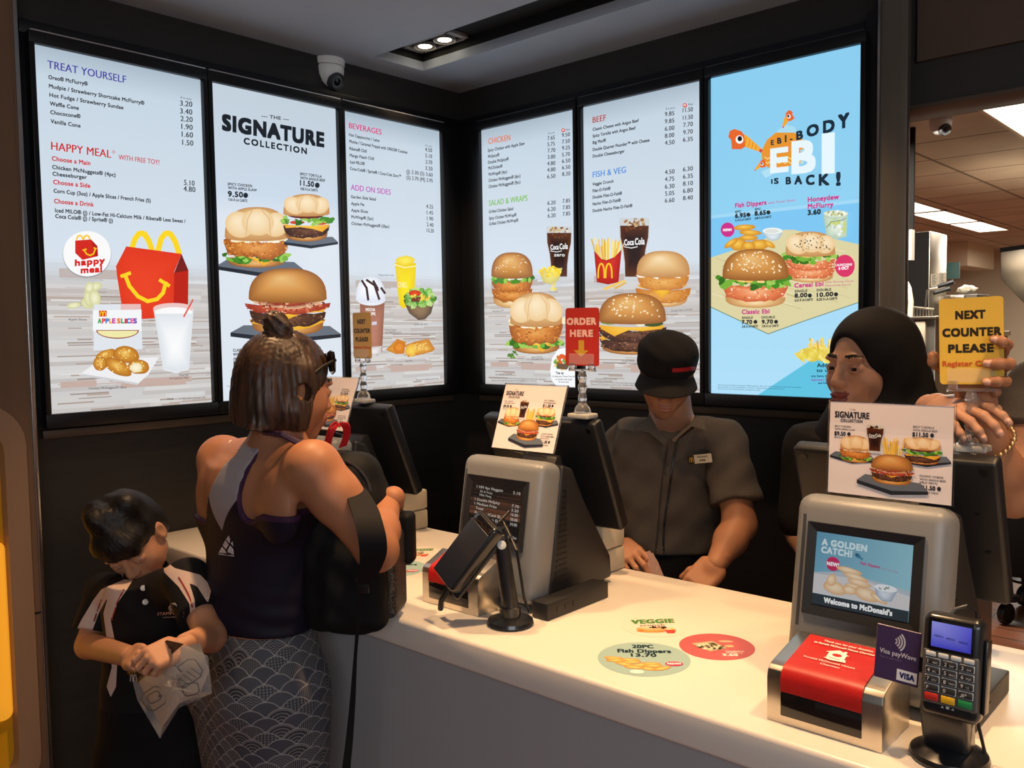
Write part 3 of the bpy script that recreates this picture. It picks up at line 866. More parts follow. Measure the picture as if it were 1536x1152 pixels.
for p in ([(215, 255), (250, 310), (262, 400)], [(250, 250), (310, 290), (345, 395)], [(300, 258), (330, 310), (335, 330)], [(360, 310), (388, 350)]): A.line(p, 17, S(62, 40, 44))
A.text('MOCHA', 244, 484, 314, 484, 22, S(240, 232, 226), .03); A.text('FRAPPE', 250, 516, 316, 516, 22, S(240, 232, 226), .03); A.poly([(290, 566), (326, 562), (326, 586), (290, 590)], S(210, 210, 230))
A.done('mocha_picture', PRINT, A.thing)
A.rings([(462, 118), (622, 124), (604, 440), (520, 466), (494, 430)], S(252, 232, 40), S(238, 206, 20)); A.ell(540, 105, 72, 38, S(252, 236, 90), S(240, 210, 40), jag=.12); A.line([(462, 135), (540, 158), (622, 145)], 8, S(250, 246, 180)); A.text('CHILL', 486, 306, 556, 306, 40, S(252, 246, 190), .01)
A.done('slush_picture', PRINT, A.thing)
A.rings([(525, 400), (758, 410), (735, 500), (690, 545), (640, 552), (570, 500)], S(150, 120, 90), S(84, 70, 56))
A.dots(645, 385, 116, 62, 60, 24, [S(96, 160, 60), S(140, 196, 90), S(190, 224, 140), S(64, 120, 44)], .4); A.ell(612, 350, 46, 24, S(226, 80, 40), S(196, 50, 30)); A.dots(655, 382, 76, 22, 40, 9, [S(250, 220, 90), S(244, 200, 60)]); A.dots(650, 398, 60, 12, 8, 13, [S(120, 60, 50)])
A.done('salad_picture', PRINT, A.thing)
PIE = (S(250, 206, 110), S(226, 160, 60), S(200, 126, 44))
A.rings([(395, 775), (480, 692), (545, 715), (530, 806), (470, 808)], PIE[0], PIE[2], mid=PIE[1]); A.ell(495, 755, 42, 44, S(236, 150, 50), S(206, 110, 40), jag=.15)
A.rings([(540, 740), (620, 712), (715, 692), (765, 770), (740, 790), (640, 815), (560, 830)], PIE[0], PIE[2], mid=PIE[1]); A.ell(585, 780, 46, 48, S(250, 214, 90), S(230, 170, 60), jag=.18); A.dots(665, 750, 70, 34, 30, 7, [S(252, 216, 130), S(216, 144, 54)])
A.done('pie_picture', PRINT, A.thing)

# ---- board 4: chicken, salad and wraps
A = board('R1', 1, 2.325, -2.234, -1.806, 'menu board with two chicken burgers, a cola and a dish of corn', white_bg)
woodgrain(A)
A.crop(715, 130, 5.006)
A.text('CHICKEN', 88, 432, 252, 402, 42, S(226, 120, 60), .012); A.text('SALAD & WRAPS', 92, 896, 381, 856, 42, S(120, 190, 70), .012)
rows(A, [('Spicy Chicken with Apple Slaw', 84, 490, 360, 436), ('McSpicy®', 86, 536, 170, 521), ('Double McSpicy®', 86, 580, 240, 552), ('McChicken®', 88, 623, 193, 606), ('McWings® (4pc)', 90, 670, 228, 648), ('Chicken McNuggets® (6pc)', 90, 716, 328, 680), ('Chicken McNuggets® (9pc)', 90, 762, 328, 726), ('Grilled Chicken Salad', 92, 950, 274, 926), ('Spicy Chicken McWrap®', 93, 1000, 298, 972), ('Grilled Chicken McWrap®', 94, 1042, 312, 1012)], 22, INK, .008)
rows(A, [('7.65', 532, 402, 586, 395), ('5.75', 532, 448, 586, 442), ('7.70', 533, 495, 590, 489), ('3.80', 533, 543, 590, 538), ('4.80', 530, 592, 590, 587), ('4.80', 530, 640, 591, 634), ('6.50', 530, 690, 591, 684), ('9.50', 640, 379, 700, 371), ('7.50', 641, 428, 700, 420), ('9.25', 641, 476, 700, 469), ('5.70', 641, 526, 700, 519), ('6.50', 641, 574, 703, 567), ('6.50', 641, 622, 703, 616), ('8.30', 642, 672, 703, 665), ('6.20', 532, 888, 592, 883), ('6.20', 533, 937, 592, 931), ('6.20', 534, 985, 592, 979), ('7.85', 645, 874, 702, 868), ('7.85', 646, 923, 702, 916), ('7.85', 646, 971, 702, 965)], 29, INK, .006)
A.text('À la carte', 534, 358, 586, 350, 12, INK); A.text('Meal', 668, 332, 699, 326, 14, INK); A.meal(649, 327, 14, S(220, 50, 46), S(255, 255, 255))
A.crop(715, 330, 4.43)
rows(A, [('Spicy Chicken', 365, 916, 436, 912), ('with Apple Slaw', 365, 930, 445, 926), ('McSpicy®', 106, 612, 180, 606), ('THE SIGNATURE COLLECTION', 124, 1034, 234, 1030), ('Prices include goods and services tax. Prices and products may vary across restaurants.', 80, 1052, 460, 1064), ('Photos are for illustration purposes only. Available while stocks last.', 100, 1070, 400, 1074)], 10, S(80, 76, 74))
A.done('lettering', PRINT, A.thing)
A.burger(235, 585, 275, 370, 'spicy'); A.done('burger_picture', PRINT, A.thing)
A.cola(548, 405, 42, 168, True); A.done('cola_picture', PRINT, A.thing)
A.rings([(413, 330), (570, 318), (545, 400), (490, 432), (440, 410)], S(240, 226, 130), S(206, 196, 120)); A.dots(488, 345, 72, 34, 60, 10, [S(250, 222, 60), S(242, 200, 40), S(252, 236, 120)]); A.dots(498, 448, 50, 20, 8, 11, [S(246, 216, 70), S(236, 226, 150)])
A.done('corn_picture', PRINT, A.thing)
A.burger(395, 890, 345, 410, 'chicken'); A.dots(240, 895, 30, 20, 10, 11, [S(110, 150, 70), S(80, 120, 50)]); A.done('burger_picture', PRINT, A.thing)
A.poly([(488, 1000), (500, 920), (540, 860), (600, 845), (668, 850), (668, 1110), (530, 1104), (496, 1060)], S(248, 250, 252)); A.dots(568, 945, 48, 40, 30, 16, [S(110, 170, 70), S(226, 100, 50), S(250, 206, 120), S(70, 120, 50)]); A.poly([(530, 955), (620, 955), (600, 995), (545, 990)], S(110, 84, 60))
A.text('Top up', 526, 1023, 577, 1023, 15, INK, .03); rows(A, [('to swap your French Fries (M)', 502, 1043, 656, 1046), ('to Garden Side Salad', 524, 1063, 634, 1065), ('for each meal', 544, 1080, 612, 1082)], 11, INK, .01)
A.done('offer_badge', PRINT, A.thing)

# ---- board 5: beef, fish and veg
A = board('R2', 1, 2.325, -1.772, -1.337, 'menu board with fries, cola and a sesame cheeseburger behind the capped cashier', white_bg)
woodgrain(A)
A.crop(870, 120, 5.01)
A.text('BEEF', 96, 323, 195, 303, 44, S(176, 60, 50), .014); A.text('FISH & VEG', 96, 734, 344, 696, 44, S(70, 140, 220), .014)
rows(A, [('Classic Cheese with Angus Beef', 96, 383, 441, 314), ('Spicy Tortilla with Angus Beef', 96, 432, 417, 370), ('Big Mac®', 96, 482, 194, 462), ('Double Quarter Pounder™ with Cheese', 96, 534, 522, 462), ('Double Cheeseburger', 96, 584, 335, 544), ('Veggie Crunch', 94, 794, 252, 770), ('Filet-O-Fish®', 95, 845, 228, 824), ('Double Filet-O-Fish®', 95, 893, 315, 861), ('Nacho Filet-O-Fish®', 95, 943, 306, 913), ('Double Nacho Filet-O-Fish®', 95, 994, 393, 954)], 22, INK, .012)
rows(A, [('9.85', 638, 274, 708, 264), ('9.85', 638, 328, 708, 319), ('6.00', 638, 383, 709, 374), ('8.00', 638, 436, 708, 427), ('4.50', 638, 489, 710, 481), ('11.50', 772, 244, 848, 235), ('11.50', 774, 300, 848, 291), ('7.70', 776, 354, 848, 345), ('9.70', 776, 410, 847, 401), ('6.35', 774, 465, 847, 457), ('4.50', 638, 709, 710, 702), ('4.75', 638, 762, 708, 756), ('6.30', 638, 817, 710, 811), ('5.05', 640, 870, 708, 864), ('6.60', 638, 922, 709, 917), ('6.30', 774, 688, 848, 679), ('6.35', 774, 742, 848, 734), ('8.10', 774, 796, 848, 789), ('6.80', 774, 850, 848, 843), ('8.40', 774, 904, 848, 898)], 32, INK, .006)
A.text('À la carte', 644, 224, 712, 214, 13, INK); A.text('Meal', 812, 192, 849, 187, 15, INK); A.meal(788, 191, 16, S(220, 50, 46), S(255, 255, 255))
A.crop(870, 320, 4.265)
rows(A, [('Double Filet-O-Fish®', 584, 628, 718, 620), ('Double Quarter', 270, 950, 352, 947), ('Pounder™ with Cheese', 250, 966, 372, 962), ('THE SIGNATURE COLLECTION', 96, 1065, 236, 1068), ('Prices include goods and services tax. Prices and products may vary across restaurants.', 66, 1084, 440, 1094), ('Photos are for illustration purposes only. Available while stocks last.', 70, 1098, 400, 1106)], 10, S(80, 76, 74), .004)
A.done('lettering', PRINT, A.thing)
A.cola(348, 438, 30, 190); A.done('cola_picture', PRINT, A.thing)
A.fries(178, 320, 150, 150, 34); A.rings([(90, 240), (130, 290), (170, 300), (220, 280), (266, 232), (246, 440), (180, 455), (108, 440)], S(222, 52, 40), S(170, 26, 26)); A.arches(160, 412, 96, 90, S(250, 206, 50), .1)
A.poly([(146, 480), (280, 425), (300, 432), (160, 492)], S(244, 204, 100)); A.poly([(215, 478), (290, 440), (300, 446), (228, 486)], S(226, 178, 70))
A.done('fries_picture', PRINT, A.thing)
A.burger(532, 600, 340, 360, 'filet'); A.done('burger_picture', PRINT, A.thing)
A.burger(335, 905, 430, 395, 'quarter'); A.done('burger_picture', PRINT, A.thing)

# ---- board 6: blue prawn-burger poster
A = board('R3', 1, 2.325, -1.307, -.8705, 'bright blue menu board with prawn burgers on a bamboo mat beside the steel pillar', lambda t: lerp3(S(150, 214, 246), S(140, 206, 240), t))
A.up()
for i in range(8):
    A.quad(0, i / 8 * .57, 1, (i + 1) / 8 * .57, lerp3(S(176, 224, 250), S(160, 216, 246), i / 8))
A.up(); A.quad(0, .40, 1, .56, S(126, 200, 244))
A.crop(1055, 440, 6.144)
A.poly([(490, 945), (1030, 590), (1436, 300), (1436, 985)], S(98, 196, 226))
A.done('blue_backdrop', PRINT, A.thing)
A.crop(1055, 270, 5.76)
MAT = [(60, 672), (250, 610), (420, 560), (700, 430), (780, 430), (1346, 556), (1346, 1056), (860, 1220), (680, 1288), (560, 1330), (60, 1096)]
A.poly(MAT, S(222, 212, 164)); A.up()
for i in range(60):
    t = A.rnd.random(); a = A.rnd.uniform(-.1, .75)
    x = 60 + A.rnd.uniform(0, 1150); y0 = 720 + .23 * (x - 60)
    y = A.rnd.uniform(max(640 - (x - 60) * .12, 520), 1050)
    w = A.rnd.uniform(60, 260)
    if x + w < 1340:
        A.mb.add([A.q(x, y), A.q(x + w, y + w * .30), A.q(x + w, y + w * .30 + 5), A.q(x, y + 5)], [(0, 1, 2, 3)], A.rnd.choice([S(200, 186, 130), S(238, 230, 192), S(208, 196, 140)]))
A.line([(60, 1096), (560, 1330), (860, 1222), (1346, 1056)], 8, S(120, 150, 130))
A.done('bamboo_mat_picture', PRINT, A.thing)
A.crop(1055, 60, 4.608)
NAVY = S(22, 44, 62)
# torn paper hole with orange sea and three paper prawns
A.poly([(440, 690), (500, 640), (620, 630), (690, 690), (700, 800), (660, 860), (470, 890), (410, 860), (400, 770)], S(232, 150, 48))
A.poly([(500, 640), (560, 585), (630, 600), (650, 640)], S(170, 220, 240)); A.poly([(400, 910), (470, 880), (520, 905), (430, 955)], S(176, 224, 244)); A.poly([(670, 760), (730, 740), (745, 800), (680, 860)], S(170, 220, 240))
for y in (815, 845):
    A.line([(425 + j * 20, y + (8 if j % 2 else -6)) for j in range(14)], 6, S(250, 226, 150))
def prawn(x, y, sc, fx, ro):
    def r(px, py):
        px *= fx
        return (x + sc * (px * math.cos(ro) - py * math.sin(ro)), y + sc * (px * math.sin(ro) + py * math.cos(ro)))
    A.poly([r(-70, -60), (r(-40, -75)), r(10, -60), r(40, -20), r(50, 40), r(10, 65), r(-55, 65), r(-60, 0), r(-80, -20)], S(232, 104, 46))
    A.poly([r(30, -40), r(60, -20), r(150, 60), r(140, 85), r(40, 50)], S(244, 174, 60))
    for t in (0, .25, .5, .75): A.line([r(45 + t * 95, -20 + t * 75), r(35 + t * 95, 40 + t * 38)], 6 * sc, S(226, 140, 40))
    A.ell(*r(145, 75), 11 * sc, 13 * sc, S(214, 70, 90)); A.ell(*r(-2, -2), 27 * sc, 29 * sc, S(250, 250, 250)); A.ell(*r(0, -8), 16 * sc, 18 * sc, S(24, 20, 24))
prawn(252, 690, 1.0, 1, 0); prawn(590, 530, .5, -1, -.6); prawn(404, 858, .38, -1, -.25)
for ch, x, y, h, ro in (('E', 468, 725, 32, 0), ('B', 512, 715, 38, 0), ('I', 566, 704, 44, 0), ('-', 600, 700, 40, 0)): A.text(ch, x, y, None, None, h, NAVY, .03)
for ch, x, y, x1, y1, h in (('B', 645, 690, 686, 680, 55), ('O', 718, 668, 794, 652, 72), ('D', 832, 642, 903, 628, 78), ('Y', 936, 612, 1004, 596, 90)): A.text(ch, x, y, x1, y1, h, NAVY, .035)
for ch, x, y, x1, y1, h in (('E', 470, 914, 580, 902, 155), ('B', 620, 916, 765, 903, 205), ('I', 832, 912, 894, 907, 252)): A.text(ch, x, y, x1, y1, h, S(232, 246, 254), .03)
for ch, x, y, x1, y1, h in (('I', 470, 992, 477, 992, 28), ('S', 490, 993, 518, 992, 36), ('B', 572, 996, 604, 994, 46), ('A', 632, 996, 680, 994, 54), ('C', 712, 1000, 765, 996, 62), ('K', 802, 1003, 868, 1000, 72), ('!', 922, 1003, 944, 1001, 84)): A.text(ch, x, y, x1, y1, h, NAVY, .035)
A.done('headline_picture', PRINT, A.thing)
A.crop(1055, 270, 5.76)
PINK = S(206, 60, 140)
A.text('Fish Dippers', 276, 240, 543, 212, 38, PINK, .03); A.text('with Tartar Sauce', 560, 208, 794, 180, 18, PINK, .01)
rows(A, [('6PC', 276, 284, 326, 279), ('9PC', 445, 264, 495, 258), ('5.10 À LA CARTE', 276, 358, 410, 344), ('6.80 À LA CARTE', 445, 340, 586, 325)], 18, INK, .02)
A.text('6.95', 276, 328, 366, 320, 36, INK, .04); A.ell(389, 300, 18, 18, INK); A.text('8.65', 445, 308, 538, 298, 36, INK, .04); A.ell(562, 280, 18, 18, INK)
A.text('Honeydew', 904, 190, 1170, 164, 40, PINK, .03); A.text('McFlurry', 904, 248, 1122, 230, 40, PINK, .03); A.text('3.60', 904, 302, 1012, 293, 40, INK, .04)
A.text('Cereal Ebi', 788, 930, 1036, 914, 36, PINK, .03); A.text('with Shrimp-Farm', 1050, 890, 1296, 880, 15, PINK, .01); A.text('Flavoured Sauce', 1054, 920, 1272, 910, 15, PINK, .01)
rows(A, [('SINGLE', 790, 972, 898, 966), ('DOUBLE', 980, 962, 1104, 955), ('6.25 À LA CARTE', 790, 1050, 945, 1042), ('8.25S À LA CARTE', 980, 1043, 1156, 1032)], 20, INK, .02)
A.text('8.00', 790, 1016, 896, 1010, 34, INK, .04); A.ell(920, 998, 18, 18, INK); A.text('10.00', 982, 1010, 1120, 1002, 34, INK, .04); A.ell(1146, 988, 18, 18, INK)
A.crop(1055, 440, 6.144)
A.text('Classic Ebi', 356, 190, 608, 184, 38, PINK, .03)
rows(A, [('SINGLE', 356, 236, 456, 232), ('DOUBLE', 538, 232, 660, 228), ('5.95 À LA CARTE', 356, 318, 502, 312), ('7.95 À LA CARTE', 540, 314, 692, 307)], 20, INK, .02)
A.text('7.70', 356, 282, 448, 280, 34, INK, .04); A.ell(480, 263, 18, 18, INK); A.text('9.70', 540, 280, 640, 277, 34, INK, .04); A.ell(670, 262, 18, 18, INK)
A.text('Add', 1048, 680, 1140, 678, 34, NAVY, .02); A.text('0.50', 1158, 680, 1290, 676, 48, NAVY, .05); A.text('to upgrade', 1044, 725, 1330, 720, 30, NAVY, .02)
rows(A, [('any Extra Value Meal to', 998, 770, 1290, 772), ('and Coca-Cola® Zero', 1060, 834, 1300, 832)], 17, S(30, 60, 110), .02); A.text('Seaweed Shaker Fries', 996, 806, 1290, 800, 17, S(150, 60, 170), .02)
rows(A, [('Prices may vary at selected restaurants. While stocks last. Not to be used in conjunction with other promotions.', 136, 848, 905, 872), ('Promotion is not available at some restaurants and drive-thru.', 136, 866, 750, 886), ('Photos are for illustration purposes only.', 136, 884, 526, 898)], 11, S(50, 80, 110))
A.done('lettering', PRINT, A.thing)
A.fries(1130, 590, 400, 300, 40); A.dots(1080, 560, 190, 50, 60, 26, [S(236, 214, 90), S(222, 196, 70), S(246, 230, 130)], asp=2); A.done('fries_picture', PRINT, A.thing)
A.crop(1055, 270, 5.76)
A.ell(210, 430, 60, 63, S(206, 50, 140)); A.text('NEW!', 172, 442, 244, 440, 20, S(250, 250, 250), .05)
for (x, y, rx, ry, ro) in ((355, 410, 96, 26, -.05), (405, 455, 96, 26, .05), (390, 500, 84, 24, 0), (300, 555, 76, 56, 0), (240, 545, 70, 26, -.6), (480, 560, 90, 46, -.1), (570, 555, 56, 24, .5), (390, 570, 60, 40, 0)):
    A.ell(x, y, rx, ry, S(250, 206, 96), S(206, 140, 40), (-8, -8), 18, .04, ro, mid=S(236, 176, 64))
A.done('dippers_picture', PRINT, A.thing)
A.rings([(510, 455), (685, 455), (650, 515), (600, 525), (550, 510)], S(226, 236, 240), S(170, 190, 200)); A.ell(598, 440, 86, 28, S(240, 244, 244)); A.ell(592, 442, 62, 18, S(222, 226, 220)); A.done('sauce_picture', PRINT, A.thing)
A.rings([(1038, 305), (1250, 290), (1240, 490), (1150, 512), (1062, 480)], S(226, 236, 220), S(176, 204, 180)); A.ell(1145, 290, 106, 28, S(226, 230, 204)); A.dots(1145, 290, 94, 22, 18, 12, [S(190, 200, 120), S(250, 250, 240), S(160, 170, 120)]); A.dots(1145, 410, 84, 80, 22, 16, [S(200, 214, 120), S(246, 248, 244), S(186, 206, 190)]); A.line([(1062, 410), (1110, 360), (1190, 350), (1230, 330)], 7, S(120, 150, 130))
A.done('ice_cream_cup_picture', PRINT, A.thing)
A.burger(925, 885, 430, 440, 'cereal'); A.done('burger_picture', PRINT, A.thing)
A.burger(450, 1105, 570, 510, 'ebi'); A.done('burger_picture', PRINT, A.thing)
A.ell(1222, 742, 86, 97, S(220, 56, 104)); A.text('LAUNCHING', 1144, 744, 1284, 738, 18, S(252, 240, 244), .03); A.text('6 OCT', 1170, 776, 1256, 770, 24, S(252, 250, 250), .04); A.done('launch_badge', PRINT, A.thing)
# ================================================================== service counter
CY0, CY1, CZ = 1.10, 1.685, 1.0
M_counter = mat('counter_white', S(232, 222, 210), 0.28, noise=.02, scale=3, spec=.4)
ctr = empty('service_counter', (-0.75, 1.4, 0), 'long white service counter running from the wall past the tills', 'counter')
MB().box((XL + .002, CY0, CZ - .058), (1.1, CY1, CZ), .008, 3).build('worktop', M_counter, ctr)
MB().box((XL + .002, CY0 + .022, 0.08), (1.1, CY0 + .05, CZ - .06)).build('front_panel', mat('counter_front', S(168, 168, 170), 0.4), ctr)  # white front coloured grey to carry the shade below the worktop edge
MB().box((XL + .002, CY0 + .051, 0), (1.1, CY1 - .05, CZ - .06)).build('carcass', mat('carcass_grey', S(70, 66, 62), .6), ctr)

INKM = attr_mat('printed_ink', rough=.45, spec=.3)
def sticker(cx, cy, r, col, label, group, art):
    t = empty('round_sticker', (cx, cy, CZ), label, 'sticker', group)
    MB().lathe([(0, .0001), (r, .0001), (r, .0005), (0, .0005)], 48, TM((cx, cy, CZ))).build('disc', col, t)
    # picture axes: reading direction towards the till side, turned to the customer
    a = RAD(38)
    ux = Vector((math.cos(a), math.sin(a), 0)); uy = Vector((math.sin(a), -math.cos(a), 0))
    A = Art(lambda x, y, l: Vector((cx, cy, CZ + .0006 + l * .00001)) + ux * (x * r / 100) + uy * (y * r / 100))
    A.thing = t
    art(A)
def veggie(A):
    A.text('VEGGIE', -66, -14, 62, -30, 34, S(76, 130, 60), .04); A.text('crunch', -44, 8, 30, 0, 14, S(110, 70, 50), .02)
    A.done('lettering', INKM, A.thing)
    A.burger(-14, 62, 86, 46, 'filet'); A.fries(44, 56, 14, 30, 14); A.poly([(26, 40), (60, 36), (54, 66), (32, 68)], S(206, 70, 56)); A.dots(10, 18, 26, 9, 14, 6, [S(90, 60, 50), S(70, 46, 40)]); A.done('burger_picture', INKM, A.thing)
def dippers(A):
    A.text('20PC', -20, -62, 26, -62, 20, S(24, 50, 60), .03); A.text('Fish Dippers', -54, -34, 62, -34, 20, S(24, 50, 60), .03); A.text('13.70', -26, -10, 28, -10, 18, S(24, 50, 60), .03); A.done('lettering', INKM, A.thing)
    for (x, y, ro) in ((-66, 0, .1), (-62, 14, 0), (-30, 10, .1), (-28, 22, -.1), (-44, 34, .5), (-10, 38, -.4), (14, 30, .1), (16, 42, 0), (4, 58, .4), (34, 56, -.5), (-24, 52, .2)):
        A.ell(x, y, 21, 9, S(250, 200, 120), S(206, 140, 60), rot=ro, jag=.06)
    A.ell(-20, 76, 15, 11, S(240, 236, 230)); A.ell(62, 30, 19, 13, S(206, 44, 90)); A.text('NEW!', 48, 34, 76, 34, 9, S(255, 240, 244), .04); A.done('dippers_picture', INKM, A.thing)
def icecream(A):
    A.rings([(-66, -20), (-6, -40), (26, 14), (-24, 40)], S(226, 218, 186), S(176, 166, 130)); A.dots(-18, 0, 34, 26, 26, 7, [S(150, 140, 90), S(236, 232, 210), S(120, 110, 80)]); A.ell(30, -38, 20, 8, S(214, 180, 150)); A.ell(34, -2, 12, 8, S(206, 190, 140))
    A.done('ice_cream_picture', INKM, A.thing)
    A.text('Honeydew', 18, 40, 66, 40, 9, S(250, 226, 220), .02); A.text('McFlurry', 18, 52, 60, 52, 9, S(250, 226, 220), .02); A.text('3.60', 6, 70, 44, 70, 14, S(250, 240, 236), .04); A.done('lettering', INKM, A.thing)
M_stw = mat('sticker_white', S(232, 220, 206), .35); M_stb = mat('sticker_blue', S(160, 190, 188), .35); M_str = mat('sticker_red', S(196, 96, 98), .35)
sticker(-.897, 1.382, .062, M_stw, 'white round sticker with green veggie lettering on the counter in front of the capped cashier', None, veggie)
sticker(-.820, 1.230, .078, M_stb, 'pale blue fish dippers sticker near the counter edge between the two tills', None, dippers)
sticker(-.754, 1.360, .065, M_str, 'red round ice cream sticker on the white counter', None, icecream)
sticker(-1.665, 1.468, .062, M_stw, 'white round sticker with green lettering on the counter beside the backpack', None, veggie)
sticker(-1.592, 1.335, .076, M_stb, 'pale blue sticker half hidden under the backpack on the counter', None, dippers)

# ================================================================== donation boxes
M_red = mat('red_leatherette', S(186, 30, 28), .42, noise=.06, scale=60, bump=.1)
M_win = mat('smoked_window', S(26, 22, 22), .12, coat=.5)
M_steelbox = mat('box_steel', S(206, 200, 190), 0.3, metal=1.0, noise=.05, scale=70, stretch=(.05, 1, 1))
def donation_box(cx, y0, label, dk=1.0):
    t = empty('donation_box', (cx, y0 + .05, CZ), label, 'donation box', 'steel donation boxes in front of the tills')
    w = .0805; z = CZ + .0005
    prof = [(0, 0), (0, .064), (.003, .073), (.010, .079), (.02, .082), (.107 * dk, .101), (.107 * dk, 0)]
    MB().prism([(cx - w, y0 + y, z + h) for y, h in prof], (2 * w, 0, 0), .0012, 2).build('body', M_steelbox, t)
    x0, x1 = cx - .0595, cx + .054
    k = .0016
    top = [(-k, .047), (-k, .064), (.002, .0745), (.009, .0808), (.02, .084), (.1 * dk, .1015)]
    vs = []; fs = []
    for y, h in top:
        vs += [(x0, y0 + y - .0004, z + h), (x1, y0 + y - .0004, z + h)]
    fs = [(2 * i, 2 * i + 1, 2 * i + 3, 2 * i + 2) for i in range(len(top) - 1)]
    wrap = MB().add(vs, fs).build('red_wrap', M_red, t)
    MB().box((x0, y0 - .0016, z + .012), (x1, y0 + .002, z + .0455), .001).build('window', M_win, t)
    MB().box((x0 + .004, y0 - .0022, z + .0115), (x0 + .075, y0 - .0015, z + .020)).build('coin_glint', mat('coins', S(120, 116, 110), .3, metal=.6, noise=.5, scale=300), t) if False else None
    d = Vector((0, .08 * dk, .0175)).normalized()
    A = Art(lambda x, y, l: Vector((x0 + .0005 + (x1 - x0) * x / 100, y0 + .098 * dk, z + .1026 + l * 5e-6)) - d * (y * .00078 * (dk + .02 * (dk < 1))))
    W = S(244, 236, 230)
    A.text('Thank you for your donation', 22, 15, 84, 15, 5.5, W, .02); A.text('to Ronald McDonald House Charities', 12, 26, 88, 26, 5.5, W, .02)
    A.poly([(38, 62), (38, 46), (33, 46), (48, 33), (54, 38), (54, 34), (58, 34), (58, 42), (63, 46), (60, 46), (60, 62)], W); A.ell(49, 51, 6, 5, S(190, 34, 30)); A.poly([(36, 66), (46, 58), (62, 60), (64, 68), (44, 70)], W); A.line([(42, 62), (56, 64)], 1.6, S(190, 34, 30))
    A.text('Ronald McDonald House', 14, 80, 78, 80, 5, W, .01); A.text('Charities', 38, 90, 62, 90, 5, W, .01)
    A.done('lettering', INKM, wrap)
    return t
donation_box(-.4765, 1.148, 'steel donation box with a red top in front of the blue-screen till')
donation_box(-1.269, 1.205, 'steel donation box with a red top behind the pole-mounted card terminal', .56)

